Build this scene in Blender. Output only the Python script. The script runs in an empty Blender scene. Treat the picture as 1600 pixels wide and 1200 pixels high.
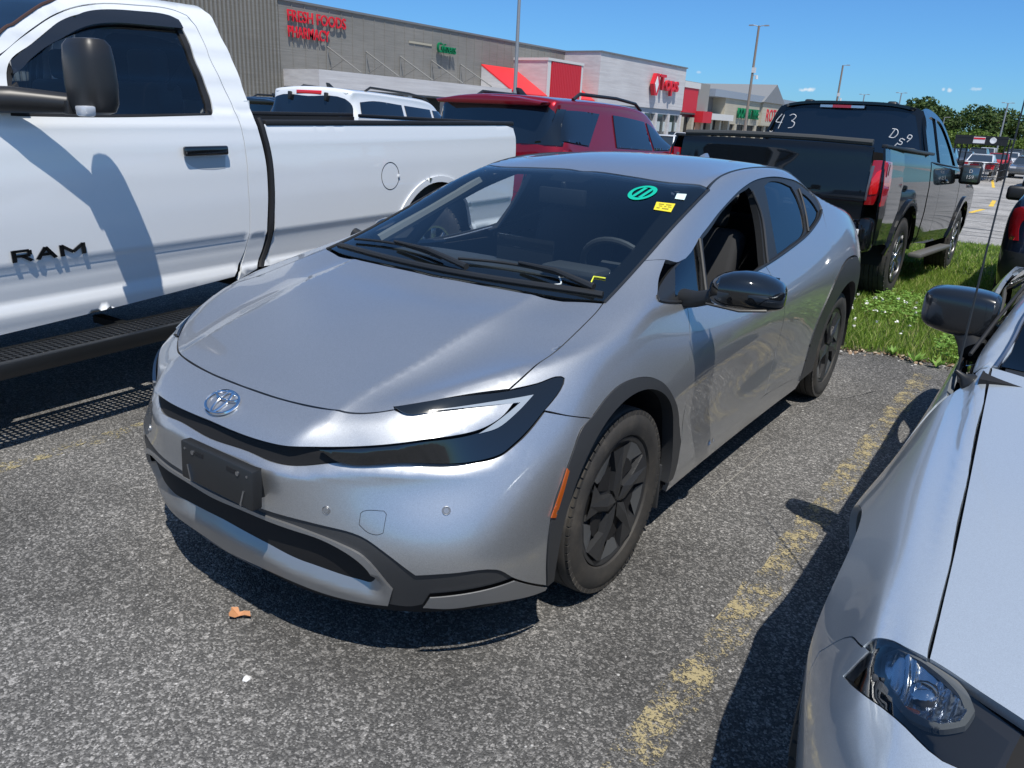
import bpy, bmesh, math, random, json
import numpy as np
from mathutils import Vector, Matrix
from mathutils.bvhtree import BVHTree
from mathutils.geometry import delaunay_2d_cdt
random.seed(7); rng = np.random.default_rng(7)
R = math.radians
scene = bpy.context.scene
COL = scene.collection

# ------------------------------------------------------------------ camera, sky, sun
CAM = (1.91934, -1.21513, 1.56691, -0.609286, 0.329663, 0.051819, 1208.25)
def cam_axes():
    x, y, z, yaw, pit, rol, f = CAM
    fw = Vector((math.sin(yaw)*math.cos(pit), math.cos(yaw)*math.cos(pit), -math.sin(pit)))
    r0 = Vector((math.cos(yaw), -math.sin(yaw), 0)); u0 = r0.cross(fw)
    r = r0*math.cos(rol) + u0*math.sin(rol); u = -r0*math.sin(rol) + u0*math.cos(rol)
    return Vector((x, y, z)), fw, r, u
cpos, cfw, cr, cu = cam_axes()
cd = bpy.data.cameras.new('camera'); cam = bpy.data.objects.new('camera', cd); COL.objects.link(cam)
cam.matrix_world = Matrix(((cr.x, cu.x, -cfw.x, cpos.x), (cr.y, cu.y, -cfw.y, cpos.y), (cr.z, cu.z, -cfw.z, cpos.z), (0, 0, 0, 1)))
cd.sensor_width = 36; cd.lens = CAM[6]/1600*36; cd.clip_end = 3000; cd.clip_start = .05
scene.camera = cam
SUN = Vector((.38, -.33, 1.0)).normalized()
sl = bpy.data.lights.new('sun', 'SUN'); sl.energy = 5.0; sl.angle = R(.53); sl.color = (1, .95, .87)
so = bpy.data.objects.new('sun', sl); COL.objects.link(so); so.rotation_euler = SUN.to_track_quat('Z', 'Y').to_euler()
CLOUDS = [(-.2784, .9592, .0483, .013, .0042, .9), (-.2862, .9570, .0472, .009, .0038, .7), (-.1402, .9888, .0520, .006, .0042, .75), (-.1462, .9878, .0525, .004, .0036, .6), (-.1162, .9918, .0539, .011, .0034, .5), (-.396, .9161, .0624, .006, .003, .35)]
w = bpy.data.worlds.new('World'); scene.world = w; w.use_nodes = True
nt = w.node_tree; nt.nodes.clear()
wo = nt.nodes.new('ShaderNodeOutputWorld'); bg = nt.nodes.new('ShaderNodeBackground'); sk = nt.nodes.new('ShaderNodeTexSky')
sk.sky_type = 'NISHITA'; sk.sun_disc = False; sk.sun_elevation = math.asin(SUN.z); sk.sun_rotation = math.atan2(SUN.x, SUN.y)
sk.air_density = 1.0; sk.dust_density = .35; sk.ozone_density = 2.2; sk.altitude = 200
WN, WL = nt.nodes, nt.links
wtc = WN.new('ShaderNodeTexCoord'); wsep = WN.new('ShaderNodeSeparateXYZ'); WL.new(wtc.outputs['Generated'], wsep.inputs[0])
wmr = WN.new('ShaderNodeMapRange'); wmr.interpolation_type = 'SMOOTHSTEP'; wmr.inputs[1].default_value = .02; wmr.inputs[2].default_value = .75; WL.new(wsep.outputs[2], wmr.inputs[0])
wcol = WN.new('ShaderNodeMix'); wcol.data_type = 'RGBA'; wcol.inputs[6].default_value = (.325, .65, 1.04, 1); wcol.inputs[7].default_value = (.60, .84, 1.0, 1); WL.new(wmr.outputs[0], wcol.inputs[0])
wmul = WN.new('ShaderNodeMix'); wmul.data_type = 'RGBA'; wmul.blend_type = 'MULTIPLY'; wmul.inputs[0].default_value = 1; WL.new(sk.outputs[0], wmul.inputs[6]); WL.new(wcol.outputs[2], wmul.inputs[7])
# a few small fair-weather clouds low over the horizon
wn = WN.new('ShaderNodeTexNoise'); wn.inputs['Scale'].default_value = 220; wn.inputs['Detail'].default_value = 6; WL.new(wtc.outputs['Generated'], wn.inputs['Vector'])
prev = wmul.outputs[2]
for (dx, dy, dz, wx, wz, amt) in CLOUDS:
    sb = WN.new('ShaderNodeVectorMath'); sb.operation = 'SUBTRACT'; sb.inputs[1].default_value = (dx, dy, dz); WL.new(wtc.outputs['Generated'], sb.inputs[0])
    sc = WN.new('ShaderNodeVectorMath'); sc.operation = 'MULTIPLY'; sc.inputs[1].default_value = (1/wx, 1/wx, 1/wz); WL.new(sb.outputs[0], sc.inputs[0])
    ln = WN.new('ShaderNodeVectorMath'); ln.operation = 'LENGTH'; WL.new(sc.outputs[0], ln.inputs[0])
    m1 = WN.new('ShaderNodeMath'); m1.operation = 'MULTIPLY_ADD'; m1.inputs[1].default_value = -1.0; m1.inputs[2].default_value = .62; WL.new(ln.outputs['Value'], m1.inputs[0])
    m2 = WN.new('ShaderNodeMath'); m2.operation = 'ADD'; WL.new(m1.outputs[0], m2.inputs[0]); WL.new(wn.outputs['Fac'], m2.inputs[1])
    mr = WN.new('ShaderNodeMapRange'); mr.inputs[1].default_value = .55; mr.inputs[2].default_value = 1.0; mr.inputs[4].default_value = amt; WL.new(m2.outputs[0], mr.inputs[0])
    mx = WN.new('ShaderNodeMix'); mx.data_type = 'RGBA'; mx.inputs[7].default_value = (6.4, 6.9, 7.4, 1); WL.new(mr.outputs[0], mx.inputs[0]); WL.new(prev, mx.inputs[6]); prev = mx.outputs[2]
WL.new(prev, bg.inputs[0]); WL.new(bg.outputs[0], wo.inputs[0]); bg.inputs[1].default_value = .125
scene.view_settings.view_transform = 'Standard'; scene.view_settings.look = 'None'; scene.view_settings.exposure = .0

# ------------------------------------------------------------------ materials
MATS = {}
def mat(name, color=(.5, .5, .5), rough=.5, metal=0, coat=0, spec=.5, coat_rough=.03, emit=None, es=1, alpha=None, trans=0, ior=1.5):
    if name in MATS: return MATS[name]
    m = bpy.data.materials.new(name); m.use_nodes = True; b = m.node_tree.nodes['Principled BSDF']
    b.inputs['Base Color'].default_value = (*color, 1); b.inputs['Roughness'].default_value = rough; b.inputs['Metallic'].default_value = metal
    b.inputs['Coat Weight'].default_value = coat; b.inputs['Coat Roughness'].default_value = coat_rough; b.inputs['Specular IOR Level'].default_value = spec
    b.inputs['Transmission Weight'].default_value = trans; b.inputs['IOR'].default_value = ior
    if emit: b.inputs['Emission Color'].default_value = (*emit, 1); b.inputs['Emission Strength'].default_value = es
    MATS[name] = m; return m
def nodes(m): return m.node_tree.nodes, m.node_tree.links, m.node_tree.nodes['Principled BSDF']
def tex_noise(N, L, scale, detail=4, rough=.5, coord='Object', vec=None):
    t = N.new('ShaderNodeTexNoise'); t.inputs['Scale'].default_value = scale; t.inputs['Detail'].default_value = detail; t.inputs['Roughness'].default_value = rough
    if vec is None:
        tc = N.new('ShaderNodeTexCoord'); L.new(tc.outputs[coord], t.inputs['Vector'])
    else: L.new(vec, t.inputs['Vector'])
    return t
def ramp(N, L, src, stops):
    r = N.new('ShaderNodeValToRGB'); e = r.color_ramp.elements
    while len(e) > 1: e.remove(e[-1])
    e[0].position = stops[0][0]; e[0].color = (*stops[0][1], 1) if not isinstance(stops[0][1], (int, float)) else (stops[0][1],)*3 + (1,)
    for p, c in stops[1:]:
        k = e.new(p); k.color = (*c, 1) if not isinstance(c, (int, float)) else (c, c, c, 1)
    L.new(src, r.inputs[0]); return r
def bump(N, L, b, src, strength=.3, dist=.01):
    k = N.new('ShaderNodeBump'); k.inputs['Strength'].default_value = strength; k.inputs['Distance'].default_value = dist
    L.new(src, k.inputs['Height']); L.new(k.outputs[0], b.inputs['Normal']); return k
def paint(name, color, metal=.0, rough=.4, coat=1, flake=0, dirt=.0):
    m = mat(name, color, rough, metal, coat)
    N, L, b = nodes(m)
    if flake:
        v = N.new('ShaderNodeTexVoronoi'); v.inputs['Scale'].default_value = 900
        tc = N.new('ShaderNodeTexCoord'); L.new(tc.outputs['Object'], v.inputs['Vector'])
        r = ramp(N, L, v.outputs['Color'], [(0, tuple(c*(1-flake) for c in color)), (1, tuple(min(1, c*(1+flake)) for c in color))])
        L.new(r.outputs[0], b.inputs['Base Color'])
    if dirt:
        t = tex_noise(N, L, 2.5, 8, .65); r = ramp(N, L, t.outputs['Fac'], [(.35, rough), (.7, rough+dirt)]); L.new(r.outputs[0], b.inputs['Roughness'])
        t2 = tex_noise(N, L, 6, 8, .7); r2 = ramp(N, L, t2.outputs['Fac'], [(.4, .015), (.75, .015+dirt*.8)]); L.new(r2.outputs[0], b.inputs['Coat Roughness'])
    return m
def glass_mat(name, tint=(.25, .3, .33), refl=1.0, rough=0.0):
    m = bpy.data.materials.new(name); m.use_nodes = True; N = m.node_tree.nodes; L = m.node_tree.links; N.clear()
    o = N.new('ShaderNodeOutputMaterial'); mx = N.new('ShaderNodeMixShader'); tr = N.new('ShaderNodeBsdfTransparent'); gl = N.new('ShaderNodeBsdfGlossy'); fr = N.new('ShaderNodeFresnel')
    fr.inputs[0].default_value = 1.8; tr.inputs[0].default_value = (*tint, 1); gl.inputs['Roughness'].default_value = rough; gl.inputs[0].default_value = (refl, refl, refl, 1)
    L.new(fr.outputs[0], mx.inputs[0]); L.new(tr.outputs[0], mx.inputs[1]); L.new(gl.outputs[0], mx.inputs[2]); L.new(mx.outputs[0], o.inputs[0])
    MATS[name] = m; return m

# ------------------------------------------------------------------ objects
def link(o, parent=None):
    COL.objects.link(o)
    if parent is not None: o.parent = parent
    return o
def tag(o, label=None, cat=None, group=None, kind=None):
    if label: o['label'] = label
    if cat: o['category'] = cat
    if group: o['group'] = group
    if kind: o['kind'] = kind
    return o
def thing(name, label, cat, loc=(0, 0, 0), rz=0, rx=0, group=None):
    o = bpy.data.objects.new(name, None); o.empty_display_size = .2; link(o)
    o.rotation_mode = 'XYZ'; o.location = loc; o.rotation_euler = (rx, 0, rz); return tag(o, label, cat, group)
def mesh_obj(name, V, F, m, parent=None, smooth=False, normals=None, label=None):
    me = bpy.data.meshes.new(name); me.from_pydata([tuple(v) for v in V], [], [tuple(f) for f in F]); me.update()
    if smooth or normals is not None: me.polygons.foreach_set('use_smooth', [True]*len(me.polygons))
    if normals is not None: me.normals_split_custom_set(normals)
    if m is not None: me.materials.append(m)
    o = bpy.data.objects.new(name, me); link(o, parent)
    if label: o['label'] = label
    return o
def tree_copy(o, parent=None):
    c = o.copy(); COL.objects.link(c); c.parent = parent
    for ch in list(o.children): tree_copy(ch, c)
    return c
class MB:
    """collects simple solids into one mesh"""
    def __init__(s): s.V = []; s.F = []
    def add(s, V, F, M=None):
        n = len(s.V)
        for v in V: s.V.append(tuple((M @ Vector(v)) if M is not None else v))
        s.F += [tuple(i+n for i in f) for f in F]; return s
    def box(s, c, d, M=None, taper=(1, 1)):
        x, y, z = [k/2 for k in d]; tx, ty = taper
        V = [(c[0]+i*x*(tx if k > 0 else 1), c[1]+j*y*(ty if k > 0 else 1), c[2]+k*z) for k in (-1, 1) for i, j in ((-1, -1), (1, -1), (1, 1), (-1, 1))]
        return s.add(V, [(3, 2, 1, 0), (4, 5, 6, 7), (0, 1, 5, 4), (1, 2, 6, 5), (2, 3, 7, 6), (3, 0, 4, 7)], M)
    def tube(s, pts, r, n=10, cap=True, M=None):
        pts = [Vector(p) for p in pts]; rr = r if isinstance(r, (list, tuple)) else [r]*len(pts); V = []; F = []; up = None
        for i, p in enumerate(pts):
            d = (pts[min(i+1, len(pts)-1)]-pts[max(i-1, 0)]).normalized()
            if up is None: up = d.orthogonal().normalized()
            up = (up-d*up.dot(d)).normalized(); q = d.cross(up)
            V += [p+(up*math.cos(2*math.pi*k/n)+q*math.sin(2*math.pi*k/n))*rr[i] for k in range(n)]
        for i in range(len(pts)-1):
            F += [(i*n+k, i*n+(k+1) % n, (i+1)*n+(k+1) % n, (i+1)*n+k) for k in range(n)]
        if cap: F += [tuple(range(n))[::-1], tuple((len(pts)-1)*n+k for k in range(n))]
        return s.add(V, F, M)
    def lathe(s, prof, n=48, M=None, a0=0, a1=2*math.pi, close=True):
        """profile (axial x, radius) revolved about the x axis"""
        full = abs(a1-a0-2*math.pi) < 1e-6; m = n if full else n+1; V = []; F = []
        for k in range(m):
            a = a0+(a1-a0)*k/n
            V += [(x, r*math.cos(a), r*math.sin(a)) for x, r in prof]
        P = len(prof)
        for k in range(n):
            k2 = (k+1) % m
            F += [(k*P+i, k*P+i+1, k2*P+i+1, k2*P+i) for i in range(P-1)]
        return s.add(V, F, M)
    def extrude(s, poly, dirv, M=None):
        """poly: planar list of 3D points, extruded by vector"""
        n = len(poly); d = Vector(dirv); V = [Vector(p) for p in poly]+[Vector(p)+d for p in poly]
        F = [tuple(range(n))[::-1], tuple(range(n, 2*n))]+[(i, (i+1) % n, n+(i+1) % n, n+i) for i in range(n)]
        return s.add(V, F, M)
    def build(s, name, m, parent=None, smooth=False, bevel=0, seg=2, angle=35, label=None, sub=0):
        me = bpy.data.meshes.new(name); me.from_pydata(s.V, [], s.F); me.update()
        bm = bmesh.new(); bm.from_mesh(me)
        bmesh.ops.recalc_face_normals(bm, faces=bm.faces)
        if bevel:
            es = [e for e in bm.edges if e.is_manifold and e.calc_face_angle(0) > R(angle)]
            bmesh.ops.bevel(bm, geom=es, offset=bevel, segments=seg, affect='EDGES', profile=.5, clamp_overlap=True)
        bm.to_mesh(me); bm.free()
        if smooth or bevel:
            me.polygons.foreach_set('use_smooth', [True]*len(me.polygons)); me.set_sharp_from_angle(angle=R(38))
        me.materials.append(m)
        o = bpy.data.objects.new(name, me); link(o, parent)
        if sub:
            k = o.modifiers.new('s', 'SUBSURF'); k.levels = k.render_levels = sub
        if label: o['label'] = label
        return o
def spline(pts, n=8, closed=False):
    """Catmull-Rom through pts (any dimension)"""
    P = [np.array(p, float) for p in pts]; out = []; m = len(P)
    for i in range(m if closed else m-1):
        p1, p2 = P[i], P[(i+1) % m]; p0 = P[(i-1) % m] if closed or i > 0 else 2*p1-p2; p3 = P[(i+2) % m] if closed or i < m-2 else 2*p2-p1
        for k in range(n):
            t = k/n; out.append(.5*((2*p1)+(-p0+p2)*t+(2*p0-5*p1+4*p2-p3)*t*t+(-p0+3*p1-3*p2+p3)*t**3))
    if not closed: out.append(P[-1])
    return [tuple(o) for o in out]

# ------------------------------------------------------------------ smooth body surface (subdivided cage) and panels laid on it
class Surface:
    def __init__(s, V, F, creases=(), levels=3, fit=8):
        T = [Vector(v) for v in V]; P = [v.copy() for v in T]
        for it in range(fit+1):
            me = bpy.data.meshes.new('tmp'); me.from_pydata(P, [], F)
            if creases:
                at = me.attributes.new('crease_edge', 'FLOAT', 'EDGE'); ek = {tuple(sorted(e.vertices)): e.index for e in me.edges}
                for a, b, c in creases:
                    k = tuple(sorted((a, b)))
                    if k in ek: at.data[ek[k]].value = c
            o = bpy.data.objects.new('tmp', me); COL.objects.link(o); md = o.modifiers.new('s', 'SUBSURF')
            lv = 1 if it < fit else levels
            md.levels = md.render_levels = lv; md.quality = 3
            dg = bpy.context.evaluated_depsgraph_get(); dg.update(); ev = o.evaluated_get(dg); em = ev.to_mesh()
            if it < fit:
                for i in range(len(P)): P[i] += (T[i]-em.vertices[i].co)*.9
            else:
                bm = bmesh.new(); bm.from_mesh(em); bmesh.ops.triangulate(bm, faces=bm.faces); bm.normal_update()
                s.co = [v.co.copy() for v in bm.verts]; s.no = [v.normal.copy() for v in bm.verts]; s.tri = [tuple(v.index for v in f.verts) for f in bm.faces]; bm.free()
            ev.to_mesh_clear(); bpy.data.objects.remove(o); bpy.data.meshes.remove(me)
        s.bvh = BVHTree.FromPolygons(s.co, s.tri)
    def normal(s, p, fi):
        a, b, c = s.tri[fi]; A, B, C = s.co[a], s.co[b], s.co[c]
        n = (B-A).cross(C-A); ar = n.length_squared
        if ar < 1e-18: return s.no[a]
        u = (C-B).cross(p-B).dot(n)/ar; v = (A-C).cross(p-C).dot(n)/ar
        return (s.no[a]*u+s.no[b]*v+s.no[c]*(1-u-v)).normalized()
    def cast(s, o, d):
        h = s.bvh.ray_cast(o, d)
        if h[0] is None:
            return None
        return h[0], s.normal(h[0], h[2])
class FSurf:
    """analytic surface: kind 'x' gives x=f(y,z), 'y' gives y=f(x,z), 'z' gives z=f(x,y); s = side the outer face looks to"""
    def __init__(s, kind, f, sgn=1): s.kind = kind; s.f = f; s.sgn = sgn
    def at(s, a, b):
        e = .004; v = s.f(a, b); da = (s.f(a+e, b)-s.f(a-e, b))/(2*e); db = (s.f(a, b+e)-s.f(a, b-e))/(2*e)
        if s.kind == 'x': p, n = Vector((v, a, b)), Vector((1, -da, -db))
        elif s.kind == 'y': p, n = Vector((a, v, b)), Vector((-da, 1, -db))
        else: p, n = Vector((a, b, v)), Vector((-da, -db, 1))
        return p, n.normalized()*s.sgn
def interp(x, xs, ys):
    """smooth-ish piecewise interpolation"""
    if x <= xs[0]: return ys[0]
    for i in range(len(xs)-1):
        if x <= xs[i+1]:
            t = (x-xs[i])/(xs[i+1]-xs[i]); return ys[i]+(ys[i+1]-ys[i])*(t*t*(3-2*t)*.5+t*.5)
    return ys[-1]
def ray_of(view, a, b):
    """view plane coordinates -> ray"""
    k = view[0]
    if k == 'x': return Vector((3, a, b)), Vector((-1, 0, 0))
    if k == 'y': return Vector((a, -3, b)), Vector((0, 1, 0))
    if k == 'r': return Vector((a, 9, b)), Vector((0, -1, 0))
    if k == 'z': return Vector((a, b, 4)), Vector((0, 0, -1))
    if k == 's':   # about an inner point: a = azimuth from the front, b = elevation
        c = Vector(view[1]); d = Vector((math.sin(a)*math.cos(b), -math.cos(a)*math.cos(b), math.sin(b))); return c+d*4, -d
def to_view(view, p):
    k = view[0]
    if k == 'x': return p.y, p.z
    if k in 'yr': return p.x, p.z
    if k == 'z': return p.x, p.y
    if k == 's':
        d = p-Vector(view[1]); return math.atan2(d.x, -d.y), math.atan2(d.z, math.hypot(d.x, d.y))
def on_surface(surf, view, a, b):
    if isinstance(surf, FSurf): return surf.at(a, b)
    o, d = ray_of(view, a, b); h = surf.cast(o, d)
    if h is None:
        # grazing past the silhouette: nearest point to the ray
        best = None
        for t in np.linspace(1.5, 4.5, 25):
            q = surf.bvh.find_nearest(o+d*float(t))
            if best is None or q[3] < best[3]: best = q
        h = (best[0], surf.normal(best[0], best[2]))
    return h
def resample(poly, step):
    out = []; n = len(poly)
    for i in range(n):
        a = Vector(poly[i]); b = Vector(poly[(i+1) % n]); m = max(1, int((b-a).length/step+.5))
        out += [a.lerp(b, k/m) for k in range(m)]
    return out
def inside(p, poly):
    x, y = p; c = False; j = len(poly)-1
    for i in range(len(poly)):
        xi, yi = poly[i]; xj, yj = poly[j]
        if (yi > y) != (yj > y) and x < (xj-xi)*(y-yi)/(yj-yi)+xi: c = not c
        j = i
    return c
def inset(lp, g):
    n = len(lp); A = sum(lp[i].x*lp[(i+1) % n].y-lp[(i+1) % n].x*lp[i].y for i in range(n)); s_ = 1 if A > 0 else -1; out = []
    for i in range(n):
        a, b, c = lp[i-1], lp[i], lp[(i+1) % n]
        d = ((b-a).normalized()+(c-b).normalized())
        d = d.normalized() if d.length > 1e-6 else (c-b).normalized()
        out.append(b+Vector((-d.y, d.x))*g*s_)
    return out
def pv(view, pts): return [to_view(view, Vector(p)) for p in pts]
def snap0(pts): return [(0.0 if abs(p[0]) < .035 else p[0],)+tuple(p[1:]) for p in pts]
def dense3(surf, pts, n=5):
    """smooth 3D line through the points, snapped to the surface (shared by neighbouring panels)"""
    out = []
    for p in spline(pts, n):
        q = surf.bvh.find_nearest(Vector(p)); out.append(tuple(q[0]))
    return out
def symv(view, pts):
    """half outline in 3D (centre line to centre line) -> closed symmetric outline in view coordinates"""
    h = snap0(pts); h = h+[(-p[0], p[1], p[2]) for p in h[::-1] if abs(p[0]) > 1e-5]; return pv(view, h)
def smooth_outline(P, n=5, ang=38):
    """Catmull-Rom through an outline, keeping its corners sharp"""
    P = [Vector(p) for p in P]; m = len(P); out = []
    corner = []
    for i in range(m):
        a = P[i]-P[i-1]; b = P[(i+1) % m]-P[i]
        corner.append(a.length < 1e-6 or b.length < 1e-6 or a.angle(b, 0) > R(ang))
    for i in range(m):
        p1, p2 = P[i], P[(i+1) % m]
        p0 = P[i-1] if not corner[i] else None; p3 = P[(i+2) % m] if not corner[(i+1) % m] else None
        L = (p2-p1).length
        m1 = (p2-p1) if p0 is None else ((p1-p0).normalized()+(p2-p1).normalized()).normalized()*L
        m2 = (p2-p1) if p3 is None else ((p2-p1).normalized()+(p3-p2).normalized()).normalized()*L
        for k in range(n):
            t = k/n; out.append(p1*(2*t**3-3*t*t+1)+m1*(t**3-2*t*t+t)+p2*(-2*t**3+3*t*t)+m2*(t**3-t*t))
    return out
def panel(name, surf, view, poly, m, parent=None, holes=(), step=.025, off=0, thick=.012, mirror=False, closed=True, label=None, lip=.002, fn=None, back=False, gap=0, smooth=True, cons=()):
    """a sheet cut to an outline, lying on the body surface; its rim turns inward by `thick`"""
    poly = [Vector(p[:2]) for p in poly]; holes = [[Vector(h[:2]) for h in H] for H in holes]
    if smooth: poly = smooth_outline(poly); holes = [smooth_outline(H) for H in holes]
    loops = [resample(poly, step*.8)]+[resample(H, step*.8) for H in holes]
    if gap: loops = [inset(loops[0], gap)]+[inset(lp, -gap) for lp in loops[1:]]
    V2 = []; E = []
    for lp in loops:
        n = len(V2); V2 += lp; E += [(n+i, n+(i+1) % len(lp)) for i in range(len(lp))]
    P = [tuple(v) for v in loops[0]]; H = [[tuple(v) for v in lp] for lp in loops[1:]]
    for cl in cons:      # feature lines the triangles must follow
        q = [Vector(v[:2]) for v in cl]; q = [v for v in q if inside((v.x, v.y), P) and min((v-u).length for u in V2) > step*.35]
        n = len(V2); V2 += q; E += [(n+i, n+i+1) for i in range(len(q)-1) if (q[i+1]-q[i]).length < step*4]
    xs = [p[0] for p in P]; ys = [p[1] for p in P]; nb = len(V2)
    arr = np.array([tuple(v) for v in V2]); hx = step; hy = step*.866; j = 0
    y = min(ys)+hy*.5
    while y < max(ys):
        x = min(xs)+(hx*.5 if j % 2 else 0)
        while x < max(xs):
            if inside((x, y), P) and not any(inside((x, y), h) for h in H) and np.min((arr[:, 0]-x)**2+(arr[:, 1]-y)**2) > (step*.5)**2: V2.append(Vector((x, y)))
            x += hx
        y += hy; j += 1
    vo, eo, fo, ov, oe, of = delaunay_2d_cdt(V2, E, [], 0, 1e-7)
    tris = []
    for f in fo:
        c = sum((vo[i] for i in f), Vector((0, 0)))/len(f); c = (c.x, c.y)
        if inside(c, P) and not any(inside(c, h) for h in H): tris.append(tuple(f))
    pts = []; nos = []
    for v in vo:
        p, n = on_surface(surf, view, v.x, v.y)
        o2 = off if fn is None else off+fn(p)
        pts.append(p+n*o2); nos.append(n)
    # orient triangles with the surface normal
    T = []
    for t in tris:
        a, b, c = t; g = (pts[b]-pts[a]).cross(pts[c]-pts[a])
        T.append(t if g.dot(nos[a]+nos[b]+nos[c]) > 0 else (a, c, b))
    if fn is not None:
        acc = [Vector((0, 0, 0)) for _ in pts]
        for a, b, c in T:
            g = (pts[b]-pts[a]).cross(pts[c]-pts[a])
            for i in (a, b, c): acc[i] += g
        nos2 = [q.normalized() if q.length > 0 else nos[i] for i, q in enumerate(acc)]
    else: nos2 = nos
    cnt = {}
    for t in T:
        for k in range(3):
            e = (t[k], t[(k+1) % 3]); cnt[e] = 1
    bd = [e for e in cnt if (e[1], e[0]) not in cnt]
    V = list(pts); F = list(T); LN = []
    # bevel: rim vertices sink by lip, second ring goes in by thick
    for t in T: LN += [nos2[i] for i in t]
    if thick:
        m1 = {}; m2 = {}
        def ring(i, dct, dep):
            if i not in dct: dct[i] = len(V); V.append(pts[i]-nos[i]*dep)
            return dct[i]
        for a, b in bd:
            a2, b2 = ring(a, m2, thick), ring(b, m2, thick)
            F.append((b, a, a2, b2)); g = (pts[a]-pts[b]).cross(V[a2]-pts[b])
            g = g.normalized() if g.length > 0 else nos[a]; LN += [g]*4
        if back:
            off_ = len(V); mp = {}
            for t in T:
                q = []
                for i in t[::-1]: q.append(ring(i, m2, thick))
                F.append(tuple(q)); LN += [-nos[i] for i in t[::-1]]
    if mirror:
        n = len(V)
        V2m = [Vector((-v.x, v.y, v.z)) for v in V]
        if mirror == 'only':
            LN2 = []; k = 0; F2 = []
            for f in F:
                F2.append(tuple(f[::-1])); q = LN[k:k+len(f)][::-1]; LN2 += [Vector((-a.x, a.y, a.z)) for a in q]; k += len(f)
            V, F, LN = V2m, F2, LN2
    return mesh_obj(name, V, F, m, parent, normals=LN, label=label)
def both(name, surf, view, poly, m, parent, **k):
    """a panel on the left side and its mirror on the right, each a mesh of its own"""
    a = panel(name, surf, view, poly, m, parent, **k)
    b = mirror_obj(a, parent)
    return a, b
def mirror_obj(a, parent):
    me = a.data; V = [Vector((-v.co.x, v.co.y, v.co.z)) for v in me.vertices]; F = [tuple(p.vertices)[::-1] for p in me.polygons]
    LN = []
    if me.has_custom_normals:
        cn = [Vector(c.vector) for c in me.corner_normals]
        for p in me.polygons:
            ls = list(p.loop_indices)[::-1]; LN += [Vector((-cn[i].x, cn[i].y, cn[i].z)) for i in ls]
    nm = a.name.split('.')[0]
    o = mesh_obj(nm, V, F, me.materials[0] if me.materials else None, parent, smooth=(me.polygons[0].use_smooth if len(me.polygons) else False), normals=LN or None)
    if not LN and o.data.polygons and o.data.polygons[0].use_smooth: o.data.set_sharp_from_angle(angle=R(38))
    for md in a.modifiers:
        k = o.modifiers.new('s', 'SUBSURF'); k.levels = md.levels; k.render_levels = md.render_levels
    return o
def sym(half):
    """half outline from centre line to centre line (x>=0) -> closed symmetric outline in (x, .) coordinates"""
    h = [tuple(p[:2]) for p in half]; return h+[(-a, b) for a, b in h[::-1] if abs(a) > 1e-4]
def body_cage(S, T):
    """S: columns from front centre round the side to rear centre (bottom to top); T: stations of inner rows, front edge/rear edge shared with S tops.
    S columns: first len(T[0]) tops are the front edge (centre->corner), the last are the rear edge (corner->centre)."""
    V = []; idx = {}; nS = len(S); nr = len(S[0]); nt = len(T[0])+1
    def vid(key, p):
        if key not in idx: idx[key] = len(V); V.append(tuple(p))
        return idx[key]
    S_id = [[vid(('S', i, j), S[i][j]) for j in range(nr)] for i in range(nS)]
    ns = len(T)+2      # stations including shared front and rear
    def tid(s_, t):    # t: 0 centre .. nt-1 edge
        if s_ == 0: return S_id[t][nr-1]
        if s_ == ns-1: return S_id[nS-1-t][nr-1]
        if t == nt-1: return S_id[nt-1+s_][nr-1]
        return vid(('T', s_, t), T[s_-1][t])
    assert nS == (nt)+(nt)+(ns-2), (nS, nt, ns)
    G = [[tid(s_, t) for t in range(nt)] for s_ in range(ns)]
    F = []
    for i in range(nS-1):
        for j in range(nr-1): F.append((S_id[i][j], S_id[i+1][j], S_id[i+1][j+1], S_id[i][j+1]))
    for s_ in range(ns-1):
        for t in range(nt-1): F.append((G[s_][t], G[s_][t+1], G[s_+1][t+1], G[s_+1][t]))
    # mirror
    n = len(V); mp = []
    for i in range(n):
        if abs(V[i][0]) < 1e-6: mp.append(i)
        else: mp.append(len(V)); V.append((-V[i][0], V[i][1], V[i][2]))
    F += [tuple(mp[i] for i in f)[::-1] for f in list(F)]
    return V, F, S_id, G, mp
def text_mesh(name, s, size, m, parent, M, extrude=.003, bold=0, shear=0, spacing=1.0):
    cu = bpy.data.curves.new('t', 'FONT'); cu.body = s; cu.size = size; cu.extrude = extrude; cu.offset = bold; cu.shear = shear; cu.space_character = spacing
    cu.align_x = 'CENTER'; cu.align_y = 'CENTER'; cu.resolution_u = 3
    o = bpy.data.objects.new('t', cu); COL.objects.link(o); dg = bpy.context.evaluated_depsgraph_get(); dg.update()
    me = bpy.data.meshes.new_from_object(o.evaluated_get(dg)); me.transform(M); me.name = name
    bpy.data.objects.remove(o); bpy.data.curves.remove(cu)
    me.materials.clear(); me.materials.append(m)
    r = bpy.data.objects.new(name, me); link(r, parent); return r
def frame_matrix(origin, right, up):
    """columns: text right, text up, facing"""
    r = Vector(right).normalized(); u = Vector(up); u = (u-r*u.dot(r)).normalized(); f = r.cross(u)
    return Matrix(((r.x, u.x, f.x, origin[0]), (r.y, u.y, f.y, origin[1]), (r.z, u.z, f.z, origin[2]), (0, 0, 0, 1)))
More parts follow.
